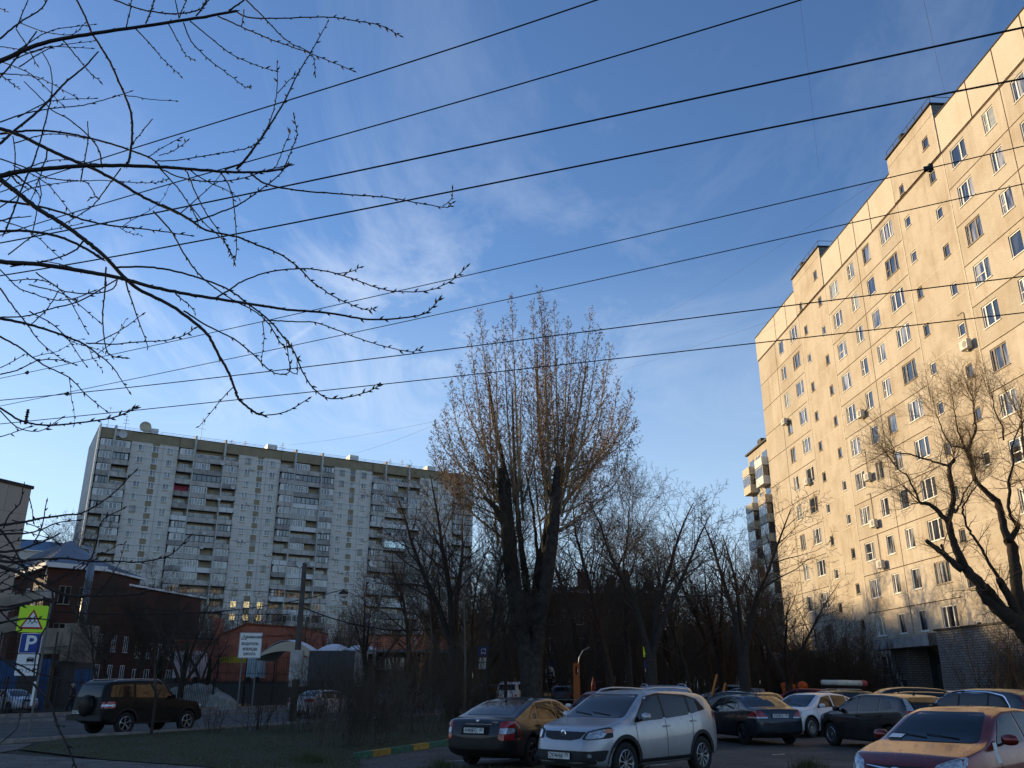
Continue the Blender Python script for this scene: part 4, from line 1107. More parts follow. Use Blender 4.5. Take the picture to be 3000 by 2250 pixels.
def orange_low():
    y = 88; t = thing('orange_store', 'low orange flat roofed store with dark shopfront and small mast', 'building', (0, y, 0))
    a, b, c = D(1081, 1863, y), D(1290, 1863, y), D(1081, 1910, y)
    m = MB(); m.box(a.x, b.x, 0, 10, c.z, a.z); m.build('wall', M['orange_pale'], t)
    m = MB(); m.box(a.x - .1, b.x + .1, -0.1, 10, a.z, a.z + 0.14); m.build('roof_edge', M['dark_orange'], t)
    m = MB(); m.box(a.x - 0.3, b.x + 2, 0.2, 10, 0, c.z - 0.001); m.build('shop_wall', mat('dark brown cladding', (0.03, 0.022, 0.018), .8), t)
    cp = MB(); cp.box(D(1120, 1, y).x, b.x + 2, -3.0, 0.199, c.z - 0.1, c.z + 0.12); cp.build('canopy', M['zinc'], t)
    for u0, u1 in ((1092, 1132), (1134, 1184)):
        p, q_ = D(u0, 1925, y), D(u1, 1962, y)
        window_obj((round(q_.x - p.x, 2), round(p.z - q_.z, 2), (0.5,), 'frame_white', 'pane_dark', False, False), t, (q_.x, 0.03, q_.z), math.pi, 'shop_window')
    m = MB(); p = D(1108, 1862, y); q_ = D(1112, 1902, y); m.bar((p.x, -.1, p.z), (p.x, -.1, q_.z), 0.05); 
    for v in (1888, 1894): 
        z = D(1108, v, y).z; m.bar((p.x - .35, -.1, z), (p.x + .35, -.1, z), 0.05)
    m.build('wall_bracket', M['roof_edge'], t)
    m = MB()
    x0, x1, z0, z1 = D(1109, 1, y).x, D(1212, 1, y).x, D(1109, 1908, y).z, D(1109, 1883, y).z
    m.bar((x0, -.03, z1), (x1, -.03, z1), 0.05); m.bar((x0, -.03, z0), (x0, -.03, z1), 0.05); m.bar((D(1161, 1, y).x, -.03, z0), (D(1161, 1, y).x, -.03, z1), 0.05)
    m.build('wall_cable', M['dark_orange'], t)
    m = MB(); p = D(1217, 1870, y); m.box(p.x - .12, p.x + .12, -.15, -.001, D(1217, 1895, y).z, p.z); m.build('wall_light', M['snow'], t)
orange_low()
# white arched awnings and grey panels
M['awning'] = mat('white tensioned awning', (0.62, 0.63, 0.66), 0.7)
M['awning_in'] = mat('cream awning underside', (0.50, 0.45, 0.33), 0.8)
M['grey_panel'] = mat('dark grey sheet panel', (0.075, 0.08, 0.085), 0.6, noise=0.15, nscale=0.5)
GW = 'row of white arched awnings'
def awning(label, uL, uR, vtop, vbase, y, dep=6.0, prof=0.45, skew=0.0):
    a, b = D(uL, vbase, y), D(uR, vbase, y); zt = D(uL, vtop, y).z; zb = a.z; Lx = b.x - a.x
    t = thing('arched_awning', label, 'awning', (a.x, y, 0), 0, GW)
    m = MB(); n, k = 20, 8
    def P_(i, j):
        s = i / n; q_ = j / k
        return (Lx * s + skew * q_, dep * q_, zb - 0.3 + (zt - zb + 0.3) * math.sin(math.pi * s) ** prof * (math.sin(math.pi * q_) ** 0.5 if prof < 0.6 else 1 + 0.12 * math.sin(math.pi * q_)))
    for i in range(n):
        for j in range(k): m.face([P_(i, j), P_(i + 1, j), P_(i + 1, j + 1), P_(i, j + 1)])
    m.build('canvas', M['awning'], t, smooth=True)
    m = MB(); m.tube([P_(i, 0) for i in range(n + 1)], 0.05, 6); 
    for s in (0, 1): m.bar((Lx * s, 0, 0.5), (Lx * s, 0, zb), 0.1)
    m.build('frame', M['metal'], t)
awning('largest white arched awning, leftmost of the row, with a cream front valance', 752, 914, 1877, 1924, 84, 7, 0.85)
awning('second white arched awning from the left', 915, 1006, 1882, 1906, 84, 7)
awning('third white arched awning from the left, lower than the second', 1005, 1056, 1886, 1904, 84.5, 7)
awning('last and smallest white arched awning, partly behind the orange store', 1055, 1100, 1892, 1905, 85, 2.8)
# cream front of the first awning
m = MB(); n = 24; a, b = D(752, 1926, 83.8), D(908, 1916, 83.8); pk = D(850, 1879, 83.8).z; pl = D(850, 1907, 83.8).z
tp = [(a.x + (b.x - a.x) * i / n, a.z + (pk - a.z) * math.sin(math.pi * min(1, (i / n) * 0.86 + 0.0)) ** 0.9) for i in range(n + 1)]
lo_ = [(a.x + (b.x - a.x) * i / n, a.z + (pl - a.z) * math.sin(math.pi * i / n) ** 0.9 - 0.02) for i in range(n + 1)]
for i in range(n): m.face([(lo_[i][0], 83.8, lo_[i][1]), (lo_[i + 1][0], 83.8, lo_[i + 1][1]), (tp[i + 1][0], 83.8 + 0.1, tp[i + 1][1]), (tp[i][0], 83.9, tp[i][1])])
o = m.build('awning_valance', M['awning_in']); tag(o, 'cream curved valance across the mouth of the largest awning', 'valance')
GP = 'grey sheet panels under the awnings'
for u0, u1, vt, lb in ((907, 965, 1906, 'first dark grey sheet panel right of the awning mouth'), (966, 1040, 1906, 'widest dark grey sheet panel under the small awnings'), (1041, 1079, 1905, 'narrow lighter grey sheet panel beside the orange store')):
    a, b = D(u0, vt, 83), D(u1, vt, 83); m = MB(); m.box(a.x, b.x, 83, 83.1, 0, a.z); m.box(a.x, a.x + .08, 82.94, 82.999, 0, a.z)
    o = m.build('sheet_panel', M['grey_panel'] if u0 < 1041 else M['concrete']); tag(o, lb, 'panel', GP)
a = D(880, 1926, 85); m = MB(); m.box(a.x - .9, a.x + .9, 85, 86, 0, a.z); m.box(a.x - .35, a.x + .35, 84.95, 84.999, D(880, 1958, 85).z, D(880, 1932, 85).z, 1)
o = m.build('kiosk_box', [M['white_panel'], M['dark_frame']]); tag(o, 'small white kiosk under the largest awning', 'kiosk')
# bright things along the foot of the orange wall
for u0, u1, v0, v1, c, nm, lb in ((513, 592, 1907, 1960, (0.62, 0.52, 0.55), 'tilt_van', 'pale covered van against the orange wall'), (640, 722, 1922, 1942, (0.45, 0.36, 0.03), 'banner', 'yellow banner on the upper fence'), (724, 765, 1925, 1952, (0.35, 0.45, 0.5), 'parked_van', 'pale blue van beside the yellow banner')):
    a, b = D(u0, v0, 94), D(u1, v1, 94); m = MB()
    if nm == 'banner':
        for i in range(12):
            x0 = a.x + (b.x - a.x) * i / 12; m.box(x0, x0 + (b.x - a.x) / 12 - .02, 94, 94.05, b.z, a.z)
        o = m.build(nm, mat('yellow cloth', c, .7)); tag(o, lb, 'banner')
    else:
        t = thing(nm, lb, 'van', (a.x, 94, 0)); W_ = b.x - a.x; hh = a.z
        zb = terrain_h(a.x, 94)
        m.box(0, W_ * 0.78, 0, 1.9, zb + .5, hh); m.face([(W_ * .78, 0, zb + .5), (W_, 0, zb + .5), (W_, 0, zb + 1.2), (W_ * .9, 0, hh - .2), (W_ * .78, 0, hh)]); m.face([(W_ * .78, 1.9, zb + .5), (W_, 1.9, zb + .5), (W_, 1.9, zb + 1.2), (W_ * .9, 1.9, hh - .2), (W_ * .78, 1.9, hh)])
        m.face([(W_ * .78, 0, hh), (W_ * .9, 0, hh - .2), (W_ * .9, 1.9, hh - .2), (W_ * .78, 1.9, hh)]); m.face([(W_, 0, zb + .5), (W_, 1.9, zb + .5), (W_, 1.9, zb + 1.2), (W_, 0, zb + 1.2)]); m.face([(W_ * .9, 0, hh - .2), (W_, 0, zb + 1.2), (W_, 1.9, zb + 1.2), (W_ * .9, 1.9, hh - .2)])
        m.build('body', mat('van paint', c, .5), t)
        for x in (W_ * .2, W_ * .8):
            q_ = MB(); q_.lathe([(0, -.03), (.3, -.03), (.32, 0.02), (.32, .2)], 'y', (x, 0, zb + .33), 14); q_.build('wheel', M['black'], t)
# columnar thujas on the raised lawn
M['thuja'] = mat('dark thuja foliage', (0.018, 0.028, 0.014), 0.9, noise=0.5, nscale=5)
for u, vt, vb, w_, lb in ((550, 1884, 1975, 12, 'tallest dark columnar thuja in front of the orange wall'), (475, 1915, 1985, 11, 'dark columnar thuja left of the tallest one'), (617, 1932, 1985, 9, 'small dark thuja near the school sign')):
    y = 82; a, b = D(u, vt, y), D(u, vb, y); rr = np.random.default_rng(u); V, F = [], []
    for i in range(2600):
        t = rr.random(); z = b.z - 0.8 + (a.z - b.z + 0.8) * t; rad = w_ / 2 / F_PX * y * 1.05 * math.sin(math.pi * min(1, (1 - t) * 0.75 + 0.05)) ** 0.7 * (0.75 + 0.3 * rr.random()); an = rr.random() * 6.28
        p = np.array([a.x + rad * math.cos(an), y + rad * math.sin(an), z]); d_ = np.array([math.cos(an) * .4, math.sin(an) * .4, 1]) * 0.12; s_ = np.array([-math.sin(an), math.cos(an), 0]) * 0.035; k = len(V)
        V += [p - s_, p + s_, p + d_]; F.append((k, k + 1, k + 2))
    me = bpy.data.meshes.new('foliage'); me.from_pydata([tuple(v) for v in V], [], F); me.materials.append(M['thuja'])
    t_ = thing('columnar_thuja', lb, 'conifer', (0, 0, 0), 0, 'thujas on the raised lawn'); link_mesh('foliage', me, t_)
    m = MB(); m.tube([(a.x, y, b.z - 1.5), (a.x, y, b.z + 1)], 0.05, 6); m.build('trunk', M['bark'], t_)
# brick block behind the trees
def brick_block():
    y = 118; a, b = D(1545, 1735, y), D(1930, 1735, y)
    t = gable_house('dark red brick block with tall chimneys behind the bare trees', (a.x, a.y), (b.x, b.y), 16, a.z, D(1700, 1700, y).z, M['red_brick'], M['zinc'], name='brick_building', wins=(9, (2.0, 5.6, 9.2), 1.2, 1.9))
    for u, vt, w_ in ((1713, 1672, 30), (1800, 1690, 24), (1838, 1678, 26), (1913, 1712, 24)):
        p = D(u, vt, y); x = p.x - a.x; hw = w_ / 2 / F_PX * y * .95
        m = MB(); m.box(x - hw, x + hw, 3, 5, a.z - 1.5, p.z); m.box(x - hw - .1, x + hw + .1, 2.9, 5.1, p.z, p.z + .25)
        for q_ in range(3): m.box(x - hw + q_ * hw * .75, x - hw + q_ * hw * .75 + hw * .4, 3.3, 4.6, p.z + .25, p.z + .7)
        m.build('chimney', M['red_brick'], t)
    lw = MB(); lw.box(-2.2, -0.01, 1, 12, 0, D(1530, 1727, y).z); lw.build('painted_sunlit_wall', M['orange_pale'], t)  # sunlit end of the red brick block, its light painted in salmon
brick_block()
p0, p1 = D(60, 1590, 190), D(200, 1610, 200)
gable_house('low blue roofed building in the gap beside the beige block', (p0.x, p0.y), (p1.x + 6, p1.y), 14, p0.z - 1.5, p0.z + 1.8, M['l_wall'], mat('blue metal roof', (0.10, 0.17, 0.28), .5), name='far_building', hip=1)
# hazy masses that close the view between the buildings
def far_house(label, u0, u1, vt, y, wallm, rows, **k):
    a, b = D(u0, vt, y), D(u1, vt, y); plain_block(label, (a.x, a.y, 0), (b.x, b.y, 0), 14, a.z, wallm, rows=rows, **k)
far_house('low grey block far behind the trees right of the brick chimneys', 1950, 2190, 1840, 230, M['l_wall'], 6)
far_house('low tan block far behind the trees left of the poplar', 1395, 1530, 1880, 240, M['beige_wall'], 4)

# pale tarpaulin covered mound behind the street fence
m = MB(); a, b = D(492, 2040, 62), D(700, 2040, 62); n = 26; zt = D(560, 2004, 62).z; zg = 0.0
rq = np.random.default_rng(4); prev = None
for i in range(n + 1):
    t = i / n; x = a.x + (b.x - a.x) * t; h = zt * (math.sin(math.pi * min(1, t * 0.8 + 0.2)) ** 0.55) * (1 + 0.04 * rq.normal()); ring = [(x, 62 - 1.6 + 3.2 * k / 6, max(0.0, h * math.sin(math.pi * k / 6) ** 0.45)) for k in range(7)]
    if prev:
        for k in range(6): m.face([prev[k], ring[k], ring[k + 1], prev[k + 1]])
    prev = ring
o = m.build('covered_mound', mat('pale tarpaulin', (0.20, 0.22, 0.20), 0.8, noise=0.3, nscale=2)); tag(o, 'long low mound under pale tarpaulin behind the street fence', 'covered mound')
# ---------------------------------------------------------------- bare trees
nr = np.random.default_rng(5)
class Segs:
    """tapered limb pieces, collected and turned into one mesh"""
    def __init__(s): s.a, s.b, s.ra, s.rb = [], [], [], []
    def add(s, p, q, r0, r1): s.a.append(p); s.b.append(q); s.ra.append(r0); s.rb.append(r1)
    def path(s, pts, rads):
        for i in range(len(pts) - 1): s.add(pts[i], pts[i + 1], rads[i], rads[i + 1])
    def arrays(s, lo, hi):
        a, b = np.array(s.a), np.array(s.b); ra, rb = np.array(s.ra), np.array(s.rb)
        k = (ra >= lo) & (ra < hi)
        return a[k], b[k], ra[k], rb[k]
def prism_mesh(groups, leaves=None):
    V, Fq, n0 = [], [], 0
    for (a, b, ra, rb), n in groups:
        if len(a) == 0: continue
        d = b - a; L_ = np.linalg.norm(d, axis=1, keepdims=True); L_[L_ == 0] = 1; d = d / L_
        b = b + d * np.minimum(rb, 0.02)[:, None]
        ref = np.tile(np.array([0.31, 0.95, 0.05]), (len(a), 1)); ref[np.abs(d[:, 1]) > 0.9] = (1, 0, 0)
        u = np.cross(d, ref); u /= np.linalg.norm(u, axis=1, keepdims=True); w_ = np.cross(d, u)
        ang = np.arange(n) * 2 * np.pi / n
        ring = u[:, None, :] * np.cos(ang)[None, :, None] + w_[:, None, :] * np.sin(ang)[None, :, None]
        lo = a[:, None, :] + ring * ra[:, None, None]; hi = b[:, None, :] + ring * rb[:, None, None]
        V.append(np.concatenate([lo, hi], 1).reshape(-1, 3))
        j = np.arange(n); q = np.stack([j, (j + 1) % n, (j + 1) % n + n, j + n], 1)
        Fq.append((np.arange(len(a))[:, None, None] * 2 * n + q[None] + n0).reshape(-1, 4)); n0 += len(a) * 2 * n
    return np.concatenate(V), np.concatenate(Fq)
def np_mesh(name, V, F, mats, midx=None, smooth=True):
    me = bpy.data.meshes.new(name)
    k = F.shape[1]
    me.vertices.add(len(V)); me.vertices.foreach_set('co', V.astype(np.float32).ravel())
    me.loops.add(F.size); me.loops.foreach_set('vertex_index', F.astype(np.int32).ravel())
    me.polygons.add(len(F)); me.polygons.foreach_set('loop_start', np.arange(0, F.size, k, dtype=np.int32))
    for m_ in (mats if isinstance(mats, (list, tuple)) else [mats]): me.materials.append(m_)
    if midx is not None: me.polygons.foreach_set('material_index', midx.astype(np.int32))
    if smooth: me.polygons.foreach_set('use_smooth', np.ones(len(F), dtype=bool))
    me.update(calc_edges=True); me.validate()
    return me
def unit(v):
    n = math.sqrt(v[0] * v[0] + v[1] * v[1] + v[2] * v[2]) or 1.0
    return np.array([v[0] / n, v[1] / n, v[2] / n])
def grow(S, p, d, r, L_, depth, P, tips=None):
    """one limb and everything it carries"""
    n = max(3, int(L_ / P['step'][min(depth, len(P['step']) - 1)]))
    st = L_ / n; rt = r * P['taper'][min(depth, len(P['taper']) - 1)]
    pts, rads = [p], [r]; dd = d
    wob = P['wobble'][min(depth, len(P['wobble']) - 1)]; up = P['up'][min(depth, len(P['up']) - 1)]
    for i in range(n):
        dd = unit(dd + nr.normal(0, wob, 3) + np.array([0, 0, up]))
        pts.append(pts[-1] + dd * st); rads.append(r + (rt - r) * (i + 1) / n)
    S.path(pts, rads)
    if tips is not None and depth >= P['levels'] - 1: tips.append((pts[-1], dd))
    if depth >= P['levels']: return
    nc = P['kids'][depth]; k = int(nc * L_ / P['ref'][depth] + nr.random())
    start = P['start'][min(depth, len(P['start']) - 1)]
    ph = nr.random() * 6.28
    for j in range(k):
        t = start + (1 - start) * (j + 0.2 + 0.6 * nr.random()) / max(1, k)
        x = t * n; i = min(n - 1, int(x)); f_ = x - i
        q = pts[i] * (1 - f_) + pts[i + 1] * f_; rr = rads[i] * (1 - f_) + rads[i + 1] * f_
        axis = unit(pts[i + 1] - pts[i])
        ph += 2.4 + nr.normal(0, 0.4)
        ref = np.array([0, 0, 1.0]) if abs(axis[2]) < 0.9 else np.array([1.0, 0, 0])
        u = unit(np.cross(axis, ref)); w_ = np.cross(axis, u)
        ang = P['angle'][min(depth, len(P['angle']) - 1)] * (0.75 + 0.5 * nr.random())
        nd = unit(axis * math.cos(ang) + (u * math.cos(ph) + w_ * math.sin(ph)) * math.sin(ang))
        cl = L_ * P['ratio'][depth] * (0.65 + 0.6 * nr.random()) * (1 - 0.45 * t)
        cr_ = max(P['rmin'], min(rr * 0.85, rr * P['rr'][min(depth, len(P['rr']) - 1)] * (0.8 + 0.4 * nr.random())))
        grow(S, q, nd, cr_, cl, depth + 1, P, tips)
P_PARK = dict(levels=4, step=[0.9, 0.6, 0.4, 0.3, 0.22], taper=[0.12, 0.2, 0.22, 0.3, 0.5], wobble=[0.09, 0.13, 0.16, 0.2, 0.22],
              up=[0.03, 0.06, 0.05, 0.03, 0.02], kids=[30, 17, 13, 8], ref=[12, 5, 2.6, 1.3], start=[0.26, 0.22, 0.15, 0.1], angle=[0.75, 0.75, 0.7, 0.65],
              ratio=[0.46, 0.52, 0.5, 0.5], rr=[0.42, 0.45, 0.45, 0.5], rmin=0.0078)
def make_tree_data(P, h, r, seed, lean=(0, 0), mats=('bark', 'twig'), split=None):
    """trunk mesh and crown mesh of one tree standing at the origin"""
    global nr
    nr = np.random.default_rng(seed)
    S = Segs()
    if split:
        base_h = split[0]
        S.path([np.array([0, 0, -0.2]), np.array([0, 0, base_h * 0.5]), np.array([0, 0, base_h])], [r * 1.25, r, r * 0.95])
        for k in range(split[1]):
            a = 6.28 * (k + nr.random() * 0.5) / split[1]; t_ = split[2] * (0.6 + 0.7 * nr.random())
            grow(S, np.array([0, 0, base_h * 0.93]), unit((math.sin(t_) * math.cos(a), math.sin(t_) * math.sin(a), math.cos(t_))), r * 0.62, (h - base_h) * (0.8 + 0.25 * nr.random()), 0, P)
    else:
        S.path([np.array([0, 0, -0.2]), np.array([0, 0, 0.6])], [r * 1.35, r])
        grow(S, np.array([0, 0, 0.55]), unit((lean[0], lean[1], 1)), r, h, 0, P)
    cut = max(0.03, r * 0.33)
    Vt, Ft = prism_mesh([(S.arrays(cut, 99), 9)])
    Vc, Fc = prism_mesh([(S.arrays(0.018, cut), 5), (S.arrays(0, 0.018), 3)])
    return np_mesh('trunk', Vt, Ft, M[mats[0]]), np_mesh('crown', Vc, Fc, M[mats[1]])
def place_tree(name, label, data, x, y, z=0, s=1.0, rz=0.0, group=None, sz=None):
    t = thing(name, label, 'tree', (x, y, z), rz, group)
    t.scale = (s, s, sz or s)
    link_mesh('trunk', data[0], t); link_mesh('crown', data[1], t)
    return t

# ---- the double trunked poplar: limbs guided by what the photo shows, real depth 45 m
def poplar():
    global nr
    nr = np.random.default_rng(42)
    Y = 45.0
    c3 = lambda x, y: (1200 + x * 0.7233, 800 + y * 0.7233)
    def W(x, y, dy=0.0): return np.array(D(*c3(x, y), Y + dy))
    base = W(492, 1650); base[2] = 0.0
    root = thing('poplar_tree', 'tall double trunked poplar with lopped trunks and upright sunlit shoots with reddish catkins', 'tree', tuple(base))
    off = base.copy()
    LIMBS = []
    def trunk(pts, rads):
        P_ = [W(*p) if len(p) == 2 else W(p[0], p[1], p[2]) for p in pts]
        # resample with a little irregularity
        out, rr = [], []
        for i in range(len(P_) - 1):
            for k in range(6):
                f_ = k / 6; out.append(P_[i] * (1 - f_) + P_[i + 1] * f_ + nr.normal(0, 0.012, 3)); rr.append((rads[i] * (1 - f_) + rads[i + 1] * f_) * (1 + 0.025 * nr.normal()))
        out.append(P_[-1]); rr.append(rads[-1]); LIMBS.append(([o - off for o in out], rr)); return out, rr
    k_ = 0.013       # metres per crop pixel
    trunk([(492, 1800), (490, 1720), (484, 1600), (465, 1500), (442, 1400), (412, 1200), (398, 1040), (386, 900), (372, 790)], [0.56, 0.5, 0.47, 0.45, 0.42, 0.41, 0.39, 0.34, 0.17])
    trunk([(504, 1800), (504, 1700), (512, 1540), (530, 1400, -.3), (554, 1250, -.4), (576, 1080, -.4), (591, 930, -.4), (598, 785, -.4)], [0.46, 0.42, 0.38, 0.35, 0.34, 0.33, 0.30, 0.15])
    trunk([(495, 1500, .5), (520, 1300, .6), (548, 1100, .6), (570, 980, .6)], [0.45, 0.34, 0.27, 0.22])
    trunk([(494, 1620, .8), (490, 1450, .9), (472, 1250, 1.), (445, 1050, 1.2), (432, 900, 1.2), (422, 700, 1.2), (415, 480, 1.2)], [0.3, 0.24, 0.19, 0.15, 0.12, 0.085, 0.04])
    trunk([(398, 1000, .3), (405, 860, .5), (352, 640, .6), (318, 420, .6)], [0.14, 0.11, 0.075, 0.035])
    trunk([(585, 960, .4), (540, 780, .6), (520, 560, .7), (518, 330, .7)], [0.13, 0.1, 0.07, 0.035])
    trunk([(590, 960, .4), (640, 760, .5), (690, 560, .5), (715, 380, .5)], [0.12, 0.09, 0.065, 0.035])
    trunk([(480, 1420, .8), (520, 1150, .9), (500, 960, 1.0), (470, 800, 1.0)], [0.13, 0.1, 0.07, 0.04])
    trunk([(372, 1000, -.2), (348, 950, -.5), (300, 905, -.8)], [0.2, 0.13, 0.09])
    S = Segs(); S2 = Segs(); tips = []
    PS = dict(levels=2, step=[0.5, 0.4, 0.25], taper=[0.3, 0.35, 0.5], wobble=[0.03, 0.10, 0.14], up=[0.02, 0.10, 0.10], kids=[40, 9, 4],
              ref=[10, 2.4, 1.0], start=[0.12, 0.1, 0.1], angle=[0.62, 0.6, 0.6], ratio=[0.2, 0.4, 0.4], rr=[0.34, 0.5, 0.5], rmin=0.0065)
    tops = {'L': (378, 850), 'R': (592, 860), 'M': (440, 930), 'R2': (560, 960), 'L2': (392, 960)}
    tipl = [('L', 283, 150), ('L', 350, 225), ('M', 412, 90), ('M', 458, 230), ('R', 530, 68), ('R2', 495, 120), ('R', 585, 120), ('R', 640, 180), ('R', 665, 250), ('R', 735, 140), ('R', 812, 290), ('R', 770, 220),
            ('R', 900, 480), ('R', 845, 430), ('R', 918, 610), ('R', 880, 550), ('L', 200, 370), ('L', 165, 440), ('L', 245, 250), ('L2', 90, 670), ('L2', 140, 560), ('L2', 120, 740), ('L2', 315, 330), ('M', 380, 190), ('R', 560, 200), ('R2', 510, 300),
            ('R', 700, 330), ('R2', 480, 420), ('L', 260, 470), ('R2', 850, 760), ('L2', 200, 640), ('R', 790, 380), ('M', 560, 420), ('R2', 900, 690), ('L2', 100, 610), ('L2', 150, 800), ('R2', 820, 540), ('R', 545, 120)]
    for key, x, y in tipl:
        b0 = tops[key]; st = W(b0[0] + nr.normal(0, 16), b0[1] + nr.uniform(-70, 170), nr.normal(0, 0.25)); en = W(x, y, nr.normal(0, 1.6))
        L_ = np.linalg.norm(en - st)
        side = en - st; bow = np.array([side[0], side[1], 0]) * (0.2 if abs(side[0]) > 2.5 else 0.08) - np.array([0, 0, 0.04 * L_])
        n = int(L_ / 0.6); pts = []
        for i in range(n + 1):
            t = i / n; p = st + (en - st) * t + bow * math.sin(math.pi * t) ; pts.append(p + nr.normal(0, 0.018, 3))
        r0 = 0.030 + 0.0042 * L_; rads = [r0 * (1 - 0.86 * i / n) for i in range(n + 1)]
        S.path([p - off for p in pts], rads)
        m = int(L_ * 6.8); ph = nr.random() * 6
        for j in range(m):
            t = 0.10 + 0.9 * (j + nr.random()) / m; x_ = t * n; i = min(n - 1, int(x_)); q = pts[i] + (pts[i + 1] - pts[i]) * (x_ - i)
            ax = unit(pts[i + 1] - pts[i]); ph += 2.4 + nr.normal(0, .3); u = unit(np.cross(ax, (0.3, 1, 0.1))); w_ = np.cross(ax, u)
            ang = 0.45 + 0.35 * nr.random(); nd = unit(ax * math.cos(ang) + (u * math.cos(ph) + w_ * math.sin(ph)) * math.sin(ang))
            grow(S, q - off, nd, max(0.0075, rads[i] * 0.3), (0.35 + 1.5 * (1 - t) ** 0.7) * (0.6 + 0.7 * nr.random()), 1, PS, tips)
    # lower, darker side growth from the trunks
    for j in range(40):
        key = 'L' if nr.random() < 0.5 else 'R'; y0 = nr.uniform(880, 1560); f_ = (y0 - 880) / 700
        x0 = (385 + 95 * f_ ** 1.2) if key == 'L' else (592 - 85 * f_)
        sgn = -1 if key == 'L' else 1
        if nr.random() < 0.3: sgn = -sgn
        nd = unit((sgn * (0.5 + nr.random()), nr.normal(0, 0.6), 0.25 + nr.random() * 0.8))
        grow(S2, W(x0, y0, nr.normal(0, .2)) - off, nd, 0.032, 2.2 + 2.6 * nr.random(), 1, dict(PS, kids=[20, 9, 4], wobble=[.05, .12, .16], levels=3, ratio=[.2, .4, .4, .4], step=[.5, .4, .3, .25], taper=[.3, .3, .5, .5]), None)
    tm = MB()
    for P_, r_ in LIMBS: tm.tube(P_, r_, 14)
    tm.build('trunk', M['poplar_bark'], root, smooth=True)
    Vc, Fc = prism_mesh([(S.arrays(0.02, 99), 6), (S.arrays(0, 0.02), 3)])
    # catkins and buds: little spindles along the last twigs
    pv = []
    for p, d_ in tips:
        for q in range(3):
            if nr.random() < 0.75:
                c = p - d_ * nr.uniform(0, 0.35) + nr.normal(0, 0.03, 3); l_ = nr.uniform(0.04, 0.10); w_ = 0.017
                dn = unit(d_ * 0.3 + np.array([nr.normal(0, .5), nr.normal(0, .5), nr.normal(-0.1, .6)])); s_ = unit(np.cross(dn, (0.2, 0.9, 0.3))) * w_
                pv.append((c - dn * l_, c + s_, c + dn * l_, c - s_))
    pv = np.array(pv); k0 = len(Vc)
    Vd, Fd = prism_mesh([(S2.arrays(0, 99), 4)]); k1 = k0 + len(pv) * 4
    V = np.concatenate([Vc, pv.reshape(-1, 3), Vd]); F = np.concatenate([Fc, (np.arange(len(pv) * 4).reshape(-1, 4) + k0), Fd + k1])
    mi = np.zeros(len(F), int); mi[len(Fc):] = 1; mi[len(Fc) + len(pv):] = 2
    link_mesh('crown', np_mesh('crown', V, F, [M['poplar_shoot'], M['catkin'], M['twig']], mi, smooth=False), root)
    return len(F)
poplar()

